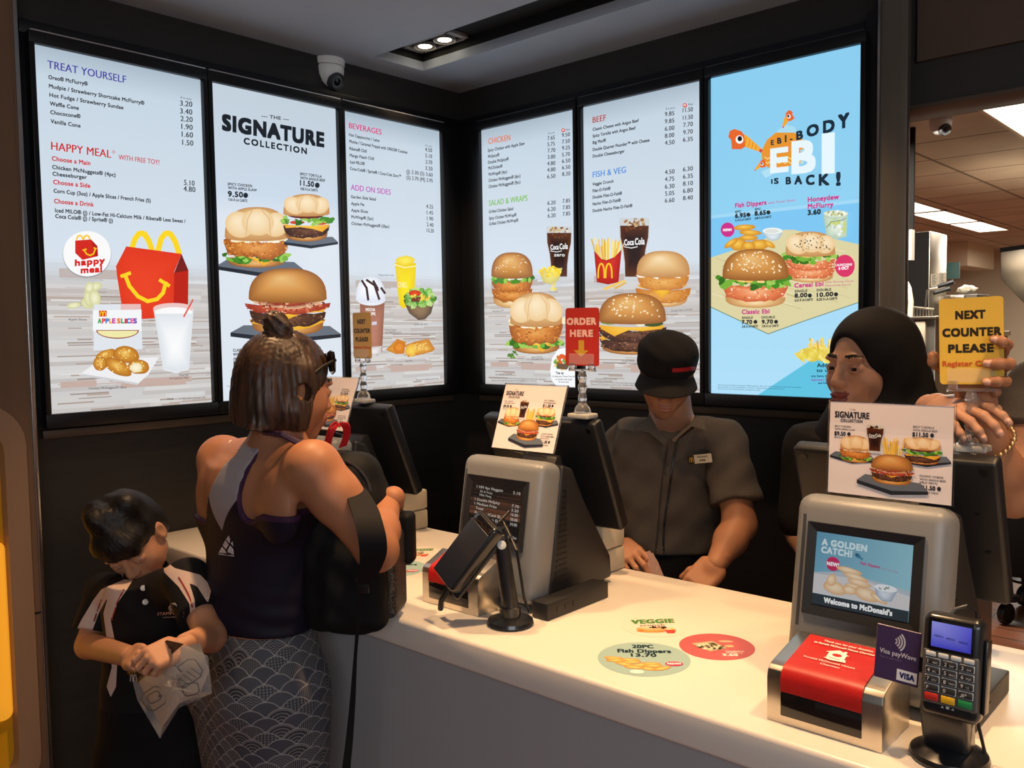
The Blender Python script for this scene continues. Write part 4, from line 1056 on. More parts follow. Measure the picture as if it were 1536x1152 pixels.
# ================================================================== tills
M_grey = mat('till_grey', S(128, 129, 130), .42, metal=.1, noise=.02, scale=40)
M_dark = mat('till_black', S(34, 33, 34), .45, noise=.05, scale=30)
M_bez = mat('bezel_grey', S(62, 66, 72), .4)
M_mon = mat('monitor_black', S(26, 27, 30), .38, noise=.05, scale=20)
M_beige = mat('printer_beige', S(196, 184, 160), .5)
SCRN = attr_mat('screen_glow', emit=.62, rough=.15, spec=.4)
def till(xc, label, art, dark_screen, mdx=0.0, mdz=0.0):
    t = empty('till', (xc, 1.4, CZ), label, 'cash register', 'tills along the counter')
    yf = lambda z: 1.28 + (z - 1.062) * .172
    lean = math.atan(.172)
    # grey front shell
    Msh = Matrix.Translation((xc, yf(1.0), 1.018)) @ Matrix.Rotation(-lean, 4, 'X')
    MB().box((-.114, 0, 0), (.114, .072, .286), .024, 4, Msh).build('front_shell', M_grey, t)
    # tapering black case behind
    body = MB().prism([(xc - .10, y, z) for y, z in ((1.345, 1.006), (1.395, 1.283), (1.43, 1.272), (1.475, 1.19), (1.562, 1.062), (1.566, 1.012))], (.20, 0, 0), .008, 3).build('case', M_dark, t)
    vm = MB()
    for k in range(16):
        z = 1.05 + k * .0118
        vm.box((xc + .0995, 1.365 + k * .002, z), (xc + .1015, 1.405, z + .004))
    vm.build('vent_slats', M_black, body)
    for y in (1.37, 1.54):
        for x in (-.08, .08):
            MB().lathe([(0, 0), (.012, 0), (.013, .008), (0, .008)], 14, TM((xc + x, y, CZ))).build('rubber_foot', M_black, t)
    # recessed screen surround on the leaning front
    F = lambda x, z, d=0.0: Vector((xc + x, yf(z) - d, z))
    def panel(x0, x1, z0, z1, d0, d1, m, name, r=0):
        return MB().prism([F(x0, z0, d0), F(x1, z0, d0), F(x1, z1, d0), F(x0, z1, d0)], (0, -(d1 - d0), 0), .0015, 2).build(name, m, t)
    panel(-.099, .094, 1.098, 1.268, -.002, .0025, M_bez, 'bezel_plate')
    bz = MB()
    o = [(-.088, 1.120), (.083, 1.120), (.083, 1.258), (-.088, 1.258)]; i_ = [(-.074, 1.136), (.067, 1.136), (.067, 1.243), (-.074, 1.243)]
    bz.add([F(x, z, .0075) for x, z in o] + [F(x, z, .003) for x, z in i_], [(j, (j + 1) % 4, 4 + (j + 1) % 4, 4 + j) for j in range(4)])
    bz.add([F(x, z, .0026) for x, z in o] + [F(x, z, .0075) for x, z in o], [(j, (j + 1) % 4, 4 + (j + 1) % 4, 4 + j) for j in range(4)])
    bz.build('screen_surround', mat('bezel_dark', S(40, 42, 46), .35), t, smooth=False)
    A = Art(lambda x, y, l: F(-.0745 + .142 * x / 400, 1.2435 - .108 * y / 300, .0031 + l * 2e-5))
    A.poly([(0, 0), (400, 0), (400, 300), (0, 300)], None, [S(14, 13, 16)] * 4 if dark_screen else [S(92, 150, 178), S(140, 190, 206), S(150, 196, 210), S(120, 176, 200)])
    art(A)
    A.done('screen', SCRN, t)
    B = Art(lambda x, y, l: F(x, y, .0012))
    v, f, asp = layout('Panasonic', 0, .02)
    B.mb.add([F(-.093 + p[0] * .032, 1.2755 + p[1] * .0048, .0011) for p in v], f, S(40, 38, 38))
    B.done('maker_lettering', INKM, t)
    # operator's monitor seen from behind
    mx = xc - .05 + mdx
    T = math.atan2(.10, .25)
    Mm = Matrix.Translation((mx, 1.598, 1.118 + mdz)) @ Matrix.Rotation(T, 4, 'X')
    mon = MB().box((-.165, -.016, 0), (.165, .016, .266), .008, 3, Mm).build('monitor', M_mon, t)
    MB().box((-.150, .016, .02), (.150, .018, .25), 0, 1, Mm).build('monitor_glass', mat('screen_off', S(12, 12, 16), .1, coat=.4), mon)
    for x in (-.145, .145):
        MB().lathe([(0, -.0005), (.007, -.0005), (.007, .001), (0, .001)], 16, Mm @ Matrix.Translation((x, -.0165, .249)) @ Matrix.Rotation(RAD(90), 4, 'X')).build('screw_hole', M_black, mon)
    for x, z in ((.13, .17), (.14, .10)):
        MB().box((x - .004, -.0172, z), (x + .004, -.0155, z + .004), 0, 1, Mm).build('clip_slot', M_black, mon)
    MB().prism([(mx - .05, y, z) for y, z in ((1.44, 1.16), (1.50, 1.28), (1.53, 1.28), (1.58, 1.16), (1.56, 1.06))], (.10, 0, 0), .006).build('monitor_neck', M_dark, t)
    # cable box lying beside the case
    hb = MB().box((xc + .118, 1.272, CZ + .0005), (xc + .158, 1.47, CZ + .034), .002).build('cable_box', M_dark, t)
    sm = MB()
    for k in range(3):
        sm.box((xc + .1575, 1.30 + k * .025, CZ + .012), (xc + .1592, 1.312 + k * .025, CZ + .022))
    sm.build('socket', M_black, hb)
    # beige receipt printer under the monitor
    p = empty('receipt_printer', (xc - .02, 1.635, CZ), 'beige receipt printer under the monitor of the ' + label.split(' with')[0].split(' behind')[0] + (' with the ad screen' if not dark_screen else ' with the order screen' if xc > -1.5 else ' behind the woman'), 'printer', 'receipt printers beside the tills')
    MB().box((xc - .115, 1.585, CZ + .001), (xc + .055, 1.680, CZ + .054), .005).build('base', M_beige, p)
    MB().box((xc - .115, 1.592, CZ + .056), (xc + .055, 1.680, CZ + .112), .006).build('cover', M_beige, p)
    return t
def order_screen(A):
    W = S(214, 206, 196)
    for y, c in ((88, S(80, 50, 36)), (112, S(60, 40, 30)), (136, S(96, 58, 40)), (160, S(110, 66, 44))):
        A.poly([(0, y), (400, y + 6), (400, y + 26), (0, y + 20)], c)
    for tx, x, x1, y, h, v in (('1 HM 4pc Nuggets', 40, 250, 34, 15, '5.10'), ('3S A Fries', 70, 170, 56, 11, ''), ('Milo Peng', 70, 164, 76, 11, ''), ('1 Double McSpicy', 36, 236, 106, 15, '7.70'), ('1 Medium Fries', 36, 214, 130, 15, '3.20'), ('Total', 50, 110, 154, 15, '16.00'), ('Payment (Cash $)', 46, 250, 180, 15, '50.00'), ('Change (Cash $)', 46, 236, 206, 15, '34.00')):
        A.text(tx, x, y, x1, y + 2, h, W, .01)
        if v: A.text(v, 330, y + 4, 384, y + 5, h, W, .01)
        A.line([(10, y + 7), (392, y + 9)], 1.2, S(90, 84, 80))
    A.text('Drive-Out', 300, 280, 390, 281, 14, W, .01)
def ad_screen(A):
    A.poly([(0, 170), (120, 150), (400, 180), (400, 256), (0, 256)], S(176, 186, 196)); A.poly([(0, 176), (200, 166), (400, 200), (400, 256), (0, 256)], S(206, 204, 206))
    LT = S(206, 226, 232)
    A.text('A GOLDEN', 26, 52, 216, 52, 24, LT, .06); A.text('CATCH!', 26, 84, 156, 84, 24, LT, .06); A.ell(182, 74, 14, 9, S(60, 120, 150), rot=.5); A.poly([(190, 78), (206, 82), (198, 92)], S(60, 120, 150)); A.ell(178, 72, 4, 3, S(20, 50, 70))
    A.ell(80, 124, 30, 29, S(196, 40, 96)); A.text('NEW!', 54, 132, 106, 132, 14, S(250, 240, 244), .05); A.text('Fish Dippers', 196, 106, 276, 110, 10, S(190, 50, 110), .03); A.text('with Tartar Sauce', 282, 112, 350, 116, 6, S(180, 90, 130))
    for (x, y, rx, ry, ro) in ((150, 140, 56, 13, .1), (180, 162, 54, 13, .15), (196, 182, 50, 13, .1), (176, 204, 40, 14, .1), (96, 220, 52, 26, .1), (80, 190, 20, 26, .3), (230, 222, 54, 26, .15), (280, 230, 38, 12, .4), (160, 218, 30, 18, 0)):
        A.ell(x, y, rx, ry, S(244, 222, 190), S(214, 168, 120), (-6, -5), 18, .04, ro)
    A.rings([(258, 176), (350, 190), (330, 232), (296, 238), (268, 216)], S(214, 222, 232), S(150, 164, 184)); A.ell(304, 184, 46, 14, S(230, 232, 236)); A.dots(304, 184, 30, 7, 8, 4, [S(120, 140, 120)])
    A.poly([(0, 256), (400, 256), (400, 300), (0, 300)], S(40, 54, 62)); A.text('Welcome to McDonald\'s', 54, 286, 336, 286, 20, S(246, 246, 246), .04)
def blank_screen(A): pass
till(-.478, 'grey till with a bright blue advert screen, next to the keypad card terminal', ad_screen, False, .018, -.014)
till(-1.225, 'grey till with a dark order list screen in front of the capped cashier', order_screen, True)
till(-1.905, 'grey till behind the woman in the tank top', blank_screen, True)

# ================================================================== counter cards with the three burgers
M_acry = mat('clear_acrylic', (1, 1, 1), .05, trans=1.0, ior=1.3, spec=.4)
def counter_card():
    t = empty('menu_card', (0, 0, 0), 'burger price card in a clear stand', 'counter card', 'burger price cards on the tills')
    W, H = .180, .142
    MB().box((-W / 2 - .002, .0012, -.002), (W / 2 + .002, .0032, H + .002)).build('acrylic_back', M_acry, t, world=False)
    MB().box((-W / 2 - .0025, -.001, -.002), (-W / 2, .0011, H + .002)).box((W / 2, -.001, -.002), (W / 2 + .0025, .0011, H + .002)).box((-W / 2 - .0025, -.001, H), (W / 2 + .0025, .0011, H + .0025)).build('acrylic_edge', M_acry, t, world=False)
    MB().box((-.03, .003, -.001), (-.026, .05, .045)).box((.026, .003, -.001), (.03, .05, .045)).box((-.03, .003, -.003), (.03, .05, -.001)).build('acrylic_foot', M_acry, t, world=False)
    sh = MB().box((-W / 2, -.0006, 0), (W / 2, .0008, H)).build('printed_sheet', mat('card_paper', S(226, 214, 212), .35), t, world=False)
    A = Art(lambda x, y, l: Vector((-W / 2 + W * x / 400, -.0008 - l * .5e-5, H - H * y / 315)))
    A.poly([(0, 72), (400, 90), (400, 110), (0, 100)], S(228, 218, 216)); A.poly([(0, 96), (400, 106), (400, 315), (0, 315)], S(236, 224, 222)); A.done('backdrop_picture', INKM, sh, world=False)
    D = S(44, 44, 50)
    A.text('SIGNATURE', 18, 54, 134, 54, 20, D, .028); A.text('COLLECTION', 38, 68, 112, 68, 9, D, .03, .1); A.text('THE', 68, 28, 88, 28, 5, D)
    for tx, x, y, x1, h in (('SPICY CHICKEN', 18, 88, 74, 6.5), ('WITH APPLE SLAW', 18, 98, 88, 6.5), ('$7.65 À LA CARTE', 18, 126, 68, 6), ('SPICY TORTILLA', 276, 74, 342, 6.5), ('WITH ANGUS BEEF', 276, 85, 352, 6.5), ('$9.85 À LA CARTE', 276, 112, 332, 6), ('CLASSIC CHEESE', 302, 232, 374, 6.5), ('WITH ANGUS BEEF', 302, 243, 382, 6.5), ('(MILD SPICY)', 302, 253, 356, 6.5), ('$9.85 À LA CARTE', 302, 284, 360, 6)):
        A.text(tx, x, y, x1, y, h, D, .014)
    for tx, x, y, x1 in (('$9.50', 18, 116, 56), ('$11.50', 276, 102, 324), ('$11.50', 302, 272, 350)):
        A.text(tx, x, y, x1, y, 13, D, .03); A.ell(x1 + 12, y - 6.5, 6, 7, D)
    A.done('lettering', INKM, sh, world=False)
    A.slate(4, 160, 186, 13, 6); A.burger(92, 205, 104, 92, 'chicken'); A.slate(250, 396, 184, 13, -8); A.cola(156, 168, 72, 58); A.fries(216, 168, 108, 70, 26); A.burger(308, 192, 112, 88, 'tortilla'); A.slate(100, 330, 262, 20, 16); A.burger(214, 268, 134, 100, 'classic')
    A.done('burger_picture', INKM, sh, world=False)
    return t
def copy_tree(o, parent=None):
    c = o.copy(); COL.objects.link(c); c.parent = parent
    for ch in list(o.children):
        copy_tree(ch, c)
    return c
card = counter_card()
card.location = (-.461, 1.345, 1.300); card.rotation_euler = (RAD(-3), 0, 0)
card['label'] = 'burger price card standing on the till with the bright blue screen'
c2 = copy_tree(card); c2.location = (-1.213, 1.368, 1.309); c2.rotation_euler = (RAD(-20), 0, 0); c2.scale = (.95, 1, 1)
c2['label'] = 'burger price card leaning back on the till with the dark order screen'
c3 = copy_tree(card); c3.location = (-1.905, 1.368, 1.309); c3.rotation_euler = (RAD(-20), 0, 0)
c3['label'] = 'burger price card partly hidden behind the woman with the hair bun'

# ================================================================== signs on clear stands
M_clear = mat('clear_plastic', (.96, .96, .97), .08, trans=.92, ior=1.42, spec=.5)
M_film = mat('clear_thin', (.9, .9, .9), .1, alpha=.10, spec=.5)
def sign(cx, y, z0, zb, w, h, rz, tilt, col, label, art, base_y=None, stem=True):
    t = empty('counter_sign', (cx, y, zb), label, 'sign', 'signs on clear stands above the tills')
    M = Matrix.Translation((cx, y, z0)) @ Matrix.Rotation(rz, 4, 'Z') @ Matrix.Rotation(tilt, 4, 'Y')
    crd = MB().box((-w / 2, -.001, 0), (w / 2, .001, h), 0, 1, M)
    # rounded corners on the card outline
    crd = MB()
    pts = []
    for sx, sz, a0 in ((1, 1, 0), (-1, 1, 90), (-1, 0, 180), (1, 0, 270)):
        for k in range(5):
            a = RAD(a0 + 22.5 * k); r = .006
            pts.append((sx * (w / 2 - r) + r * math.cos(a), -.001, (h - r if sz else r) + r * math.sin(a)))
    crd.prism(pts, (0, .002, 0), 0, 1, M)
    c = crd.build('sign_card', col, t, smooth=False)
    A = Art(lambda x, yy, l: M @ Vector((-w / 2 + w * x / 100, -.0011 - l * 1e-5, h - h * yy / 150)))
    art(A)
    A.done('lettering', INKM, c)
    cl = MB()
    for x in (-.026, .026):
        cl.box((x * w / .09 - .007, -.006, -.008), (x * w / .09 + .007, .006, .006), .002, 2, M)
    MB().box((-.034 * w / .09, -.004, .003), (.034 * w / .09, -.0024, .026), .0005, 1, M).build('clip_plate', M_film, t)
    cl.box((-.036 * w / .09, -.003, -.012), (.036 * w / .09, .003, -.007), .001, 2, M)
    cl.build('clip', M_clear, t)
    H = z0 - .010 - zb
    prof = []
    n = 18
    for k in range(n + 1):
        q = k / n
        r = .0065 + .0035 * abs(math.sin(q * 13)) + (.012 * (1 - q / .28) if q < .28 else 0)
        prof.append((r, zb + .011 + q * (H - .011)))
    MB().lathe(prof, 12, TM((cx, y, 0))).build('stem', M_clear, t)
    MB().box((cx - .028, y - .02, zb + .0005), (cx + .028, y + .02, zb + .012), .004, 3).build('base', mat('frosted_plastic', S(206, 200, 190), .35, trans=.4), t)
def next_counter(A):
    K = S(52, 44, 34)
    A.text('NEXT', 27, 36, 72, 36, 13, K, .05); A.text('COUNTER', 6, 66, 96, 66, 13, K, .05); A.text('PLEASE', 15, 94, 84, 94, 13, K, .05); A.text('Register Closed', 5, 118, 96, 118, 8.5, S(206, 96, 50), .03)
def order_here(A):
    W = S(240, 196, 182)
    A.text('ORDER', 5, 43, 92, 43, 16, W, .05); A.text('HERE', 15, 74, 82, 74, 16, W, .05)
    A.poly([(40, 84), (57, 84), (57, 110), (70, 110), (48, 127), (25, 110), (40, 110)], S(206, 160, 60))
M_yel = mat('sign_yellow', S(232, 190, 76), .4)
sign(-.401, 1.552, 1.462, 1.352, .094, .140, RAD(3), RAD(-1.5), M_yel, 'yellow next counter please sign gripped by several hands', next_counter)
sign(-1.153, 1.50, 1.482, 1.368, .087, .124, RAD(2), RAD(.6), mat('sign_red', S(190, 52, 44), .4), 'red order here sign on a clear stand above the dark-screen till', order_here)
sign(-1.902, 1.50, 1.490, 1.368, .080, .124, RAD(-2), 0, mat('sign_ochre', S(206, 156, 62), .4), 'yellow next counter please sign standing free above the till behind the woman', next_counter)

# ================================================================== card terminals
M_term = mat('terminal_black', S(30, 31, 34), .3, coat=.3)
M_tgrey = mat('terminal_grey', S(86, 84, 82), .45)
M_key = mat('key_dark', S(54, 52, 52), .35); M_silver = mat('key_silver', S(222, 220, 216), .3)
def terminal_keys(t, M):
    """keypad face of a terminal whose face lies in local x-z, 68 x 124 mm, facing -y"""
    k = lambda x0, x1, z0, z1, y0, y1, m, name, par: MB().box((x0, y0, z0), (x1, y1, z1), .0012, 2, M).build(name, m, par)
    MB().box((-.026, -.0172, .079), (.026, -.0160, .119), .002, 2, M).build('display_window', mat('window_gloss', S(20, 20, 24), .08, coat=.8), t)
    scr = Art(lambda x, y, l: M @ Vector((-.023 + .046 * x / 100, -.0174 - l * 1e-5, .114 - .031 * y / 70)))
    scr.poly([(0, 0), (100, 0), (100, 70), (0, 70)], None, [S(150, 150, 230), S(90, 90, 210), S(52, 52, 180), S(70, 70, 200)])
    for x, w, y in ((8, 22, 42), (38, 22, 44), (70, 22, 47)): scr.text('MENU'[:4], x, y, x + w, y, 6, S(40, 40, 110), .02)
    scr.done('display', attr_mat('terminal_screen', emit=.75, rough=.12), t)
    for i in range(4):
        k(-.0285 + i * .0147, -.0165 + i * .0147, .0705, .0765, -.0185, -.016, M_silver, 'soft_key', t)
    A = Art(lambda x, y, l: M @ Vector((x / 1000, -.0192 - l * 1e-5, y / 1000)))
    for r in range(4):
        for c in range(3):
            x = -.0275 + c * .0195; z = .0605 - r * .0108
            k(x - .0006, x + .0166, z - .0006, z + .0082, -.0172, -.016, M_silver, 'key_rim', t)
            k(x, x + .016, z, z + .0076, -.019, -.0165, M_key, 'key', t)
            lab = (('1', '2', '3'), ('4', '5', '6'), ('7', '8', '9'), ('F', '0', ',#*'))[r][c]
            v, f, asp = layout(lab, 0); hh = .0044
            A.mb.add([M @ Vector((x + .0022 + p[0] * asp * hh, -.0192, z + .0016 + p[1] * hh)) for p in v], f, S(236, 232, 226))
            sub = (('ABC', 'DEF', 'GHI'), ('JKL', 'MNO', 'PQR'), ('STU', 'VWX', 'YZ'), ('', '', ''))[r][c]
            if sub:
                v, f, asp = layout(sub, 0); hh = .0022
                A.mb.add([M @ Vector((x + .008 + p[0] * asp * hh, -.0192, z + .0018 + p[1] * hh)) for p in v], f, S(220, 216, 210))
    A.done('key_lettering', INKM, t)
    for c, m in enumerate((mat('key_red', S(196, 50, 40), .35), mat('key_yellow', S(232, 180, 40), .35), mat('key_green', S(44, 140, 80), .35))):
        x = -.0275 + c * .0195
        k(x, x + .016, .0165, .0255, -.0195, -.016, m, ('cancel_key', 'clear_key', 'enter_key')[c], t)
    B = Art(lambda x, y, l: M @ Vector((x / 1000, -.0172, y / 1000)))
    for x in (-6, 6): B.mb.add([M @ Vector((x / 1000 + dx, -.0172, .010 + dz)) for dx, dz in ((-.0018, 0), (.0018, 0), (0, .0028))], [(0, 1, 2)], S(190, 190, 190))
    B.mb.add([M @ Vector((dx, -.0172, .010 + dz)) for dx, dz in ((-.002, 0), (.002, 0), (.002, .0032), (-.002, .0032))], [(0, 1, 2, 3)], S(190, 190, 190))
    B.done('dot_markings', INKM, t)
def card_terminal():
    bx, by = -.327, 1.192
    t = empty('card_terminal', (bx, by, CZ), 'upright card terminal with a lit keypad and blue display on a black stand', 'card terminal')
    MB().lathe([(0, 0), (.046, 0), (.048, .004), (.046, .010), (.036, .016), (.026, .020), (0, .021)], 36, TM((bx, by, CZ + .0005))).build('stand_base', M_term, t)
    MB().prism([(bx - .028, by + y, CZ + z) for y, z in ((-.018, .016), (-.036, .075), (-.022, .085), (.012, .06), (.016, .018))], (.056, 0, 0), .006, 3).build('stand_bracket', M_term, t)
    M = Matrix.Translation((-.316, 1.158, 1.073)) @ Matrix.Rotation(RAD(-7), 4, 'X')
    MB().box((-.035, -.0155, -.004), (.035, .014, .124), .011, 5, M).build('shell', M_term, t)
    MB().box((-.0325, -.0165, .012), (.0325, -.010, .0785), .003, 3, M).build('keypad_plate', M_tgrey, t)
    terminal_keys(t, M)
    MB().box((.0352, -.008, .01), (.0395, .012, .10), .002, 2, M).build('card_slot', M_term, t)
    MB().tube([M @ Vector(p) for p in ((-.012, .01, .115), (-.006, .016, .128), (.006, .022, .134), (.016, .026, .128), (.018, .032, .10), (.016, .040, .04), (.02, .05, -.02), (.03, .055, -.062))], .0022, 8).build('cable', M_black, t)
    # purple contactless card held at its side
    V = Matrix.Translation((-.386, 1.165, 1.094)) @ Matrix.Rotation(RAD(-5), 4, 'X') @ Matrix.Rotation(RAD(2), 4, 'Y')
    s = MB().box((-.028, -.001, 0), (.028, .001, .071), .0008, 1, V).build('contactless_sign', mat('sign_purple', S(72, 52, 92), .3, coat=.3), t)
    MB().box((.02, .0012, .02), (.05, .004, .04), .001, 1, V).build('sign_bracket', M_term, t)
    A = Art(lambda x, y, l: V @ Vector((-.028 + .056 * x / 100, -.0012 - l * 1e-5, .071 - .071 * y / 127)))
    W = S(236, 230, 236)
    for i in range(4):
        r = 7 + i * 6
        A.line([(40 + r * math.cos(RAD(a)), 32 + r * 1.0 * math.sin(RAD(a))) for a in range(-48, 49, 12)], 3.4, W)
    A.text('Visa payWave', 10, 66, 92, 66, 11, W, .01); A.text('Tap to pay here', 10, 76, 60, 76, 4, S(150, 130, 160))
    A.poly([(52, 94), (97, 94), (97, 120), (52, 120)], S(240, 238, 240)); A.text('VISA', 59, 113, 91, 113, 12, S(40, 50, 110), .05)
    A.done('lettering', INKM, s)
card_terminal()
def pole_terminal():
    bx, by = -1.112, 1.215
    t = empty('card_terminal', (bx, by, CZ), 'black card terminal tilted on a pole beside the dark-screen till', 'card terminal')
    MB().lathe([(0, 0), (.042, 0), (.045, .004), (.043, .010), (.034, .013), (.022, .017), (0, .018)], 36, TM((bx, by, CZ + .0005))).build('stand_base', M_term, t)
    top = P(752, 818, 1, by - .01)
    tp = Vector((bx - .012, by - .008, top.z))
    MB().tube([(bx, by, CZ + .015), (bx, by, CZ + .035), (bx, by, CZ + .036), tp], [.020, .020, .016, .0145], 20).build('pole', M_term, t)
    jn = MB().tube([tp + Vector((-.006, .006, -.012)), tp + Vector((-.012, .0, .03))], [.0185, .0165], 20).build('joint', M_term, t)
    q = tp + (Vector(CAM) - tp).normalized() * .0175
    d = (Vector(CAM) - tp).normalized()
    MB().lathe([(0, 0), (.008, 0), (.0085, .002), (.007, .003), (0, .003)], 20, Matrix.Translation(q) @ d.to_track_quat('Z', 'Y').to_matrix().to_4x4()).build('lock_cap', M_silver, jn)
    ax = Vector((.43, .40, .76)).normalized()
    nn = Vector((.04, -.77, .63)); nn = (nn - ax * nn.dot(ax)).normalized()
    xx = ax.cross(-nn).normalized()
    R = Matrix([[xx[i], -nn[i], ax[i], 0] for i in range(3)] + [[0, 0, 0, 1]])
    c = P(704, 828, 1, 1.165)
    M = Matrix.Translation(c) @ R @ Matrix.Translation((0, 0, -.074))
    MB().box((-.038, -.017, 0), (.038, .014, .148), .011, 5, M).build('shell', M_term, t)
    MB().box((-.034, -.0185, .004), (.034, -.015, .128), .004, 3, M).build('keypad_shield', mat('shield_blue_black', S(34, 38, 48), .35), t)
    MB().box((-.030, -.0185, .130), (.030, -.0155, .144), .003, 2, M).build('display_window', mat('window_gloss', (0, 0, 0)), t)
    MB().box((-.030, .018, -.012), (.030, .030, .142), .006, 3, M).build('cradle', M_term, t)
    MB().tube([M @ Vector(p) for p in ((0, .02, .12), (-.01, .05, .10)) ] + [tp + Vector((-.012, 0, .03))], .011, 14).build('arm', M_term, t)
    MB().tube([M @ Vector((.01, .024, -.01)), M @ Vector((.012, .03, -.04)), M @ Vector((.02, .05, -.06))], .006, 10).build('cable_grip', M_black, t)
    MB().tube([M @ Vector((.01, .026, .15)), M @ Vector((.02, .04, .175)), M @ Vector((.04, .06, .15)), tp + Vector((.02, .02, -.01)), (bx + .018, by + .02, CZ + .05), (bx + .022, by + .03, CZ + .022)], .0028, 8).build('cable', M_black, t)
pole_terminal()
# ================================================================== kitchen seen past the pillar
M_ksteel = mat('kitchen_steel', S(190, 180, 164), .32, metal=1.0, noise=.05, scale=20)
M_kdark = mat('kitchen_dark', S(30, 28, 27), .8, spec=.12)
M_kpale = mat('kitchen_pale', S(206, 190, 164), .5)
def kbox(px0, py0, px1, py1, y, d, m, name, par, bevel=.004):
    a = P(px0, py1, 1, y); b = P(px1, py0, 1, y)
    return MB().box((a.x, y, a.z), (b.x, y + d, b.z), bevel).build(name, m, par)
def kthing(name, px, py, y, label, cat, group=None):
    q = P(px, py, 1, y)
    return empty(name, (q.x, y, q.z), label, cat, group)
# fluorescent panels in the ceiling
M_fl = mat('panel_glow', S(255, 244, 226), .5, emit=((1, .93, .80), 2.6))
for i, (x0, x1, y0, y1) in enumerate(((-1.215, -.60, 4.64, 5.9), (-2.80, -2.47, 6.2, 7.38), (-2.80, -2.47, 7.42, 8.6), (-2.80, -2.47, 8.64, 9.8), (-2.80, -2.47, 9.84, 11.0))):
    t = empty('ceiling_panel_light', ((x0 + x1) / 2, (y0 + y1) / 2, KZ), 'bright wide fluorescent panel in the kitchen ceiling near the dome camera' if i == 0 else 'one of a row of narrow bright fluorescent panels far back in the kitchen ceiling', 'ceiling light', None if i == 0 else 'narrow fluorescent panels in a row')
    fr = MB()
    e = .02
    for lo, hi in (((x0, y0), (x1, y0 + e)), ((x0, y1 - e), (x1, y1)), ((x0, y0), (x0 + e, y1)), ((x1 - e, y0), (x1, y1))):
        fr.box((*lo, KZ - .014), (*hi, KZ - .0005))
    fr.build('frame', M_kpale, t)
    MB().box((x0 + e, y0 + e, KZ - .010), (x1 - e, y1 - e, KZ - .002)).build('diffuser', M_fl, t)
cq = P(1411, 173, 2, KZ)
dome_camera((cq.x, cq.y, KZ), RAD(50), 'white dome security camera on the tiled kitchen ceiling', 1.15)

# tall extraction cabinet
Y0 = 5.5
t = kthing('extraction_cabinet', 1380, 700, Y0, 'tall steel cabinet with a dark shade-coloured front below the row of ceiling lights', 'cabinet')
a = P(1340, 348, 1, Y0); b = P(1394.5, 348, 1, Y0)
t.location.z = 0
yr = P(1421, 348, 0, b.x).y
MB().box((a.x, Y0 + .01, 0), (b.x, yr, P(1394.5, 346, 1, Y0).z), .006).build('body', M_ksteel, t)
MB().box((a.x, Y0, .05), (b.x - .004, Y0 + .012, P(1394.5, 346, 1, Y0).z - .004), .003).build('front_panel', M_kdark, t)  # dark sheet stands in for shade on the front of the cabinet
for k, (p0, p1, q0, q1) in enumerate(((1396.5, 1409, 411, 430), (1410.5, 1419, 409, 429))):
    pp = [P(x, y, 0, b.x + .003) for x, y in ((p0, q1), (p1, q1), (p1, q0), (p0, q0))]
    n = tag(MB().prism(pp, (.002, 0, 0)).build('notice_sheet', mat('paper_white', S(226, 214, 192), .6)), 'white printed notice on the steel cabinet side, ' + ('nearer the dark front' if k == 0 else 'farther from the dark front'), 'notice')
    A = Art(lambda x, y, l: P(p0 + (p1 - p0) * x / 100, q0 + (q1 - q0) * y / 100, 0, b.x + .0056 + l * 2e-5))
    for r in range(7):
        A.line([(14, 12 + r * 12), (14 + A.rnd.uniform(30, 70), 12 + r * 12)], 4, S(90, 84, 76))
    A.done('lettering', INKM, n)
t = kthing('louvre_grille', 1363, 390, 4.9, 'white louvred grille beside the steel pillar above the fryer', 'grille')
a, b = P(1350, 391, 1, 4.9), P(1367.5, 344, 1, 4.9)
MB().box((a.x, 4.93, a.z), (b.x - .002, 4.95, KZ - .001)).build('back_plate', M_kdark, t)
MB().box((b.x - .012, 4.9, a.z), (b.x, 4.95, b.z)).build('frame', mat('grille_white', S(220, 212, 196), .5), t)
for k in range(11):
    z = a.z + (b.z - a.z) * (k + .2) / 11
    MB().box((a.x, 4.905, z), (b.x - .012, 4.93, z + (b.z - a.z) / 11 * .5)).build('slat', mat('grille_white', (0, 0, 0)), t)
# boxed duct under the ceiling
Y1 = P(1452, 362, 2, KZ).y
t = kthing('boxed_duct', 1435, 397, Y1, 'cream boxed duct hanging under the kitchen ceiling', 'duct')
a, b = P(1415, 400, 1, Y1), P(1452, 362, 1, Y1); b.z = KZ - .001
yr = P(1491, 392, 0, b.x).y
MB().box((a.x, Y1, a.z), (b.x, yr, b.z), .004).build('casing', mat('duct_cream', S(226, 208, 180), .55), t)
MB().box((a.x, Y1 - .003, a.z - .006), (b.x + .003, yr + .003, a.z), .001).build('bottom_flange', M_kpale, t)
# canopy hood
Y2 = 6.4
t = kthing('canopy_hood', 1530, 455, Y2, 'large steel canopy hood at the edge of the kitchen view', 'hood')
pts = [P(x, y, 1, Y2) for x, y in ((1500.5, 374), (1660, 352), (1660, 540), (1600, 520), (1536, 455), (1501, 418))]
MB().prism(pts, (0, 1.6, 0), .006).build('canopy', M_ksteel, t)
pts = [P(x, y, 1, Y2 - .004) for x, y in ((1500, 372), (1660, 349), (1660, 356), (1500, 378.5))]
MB().prism(pts, (0, .03, 0)).build('rim', M_kdark, t)
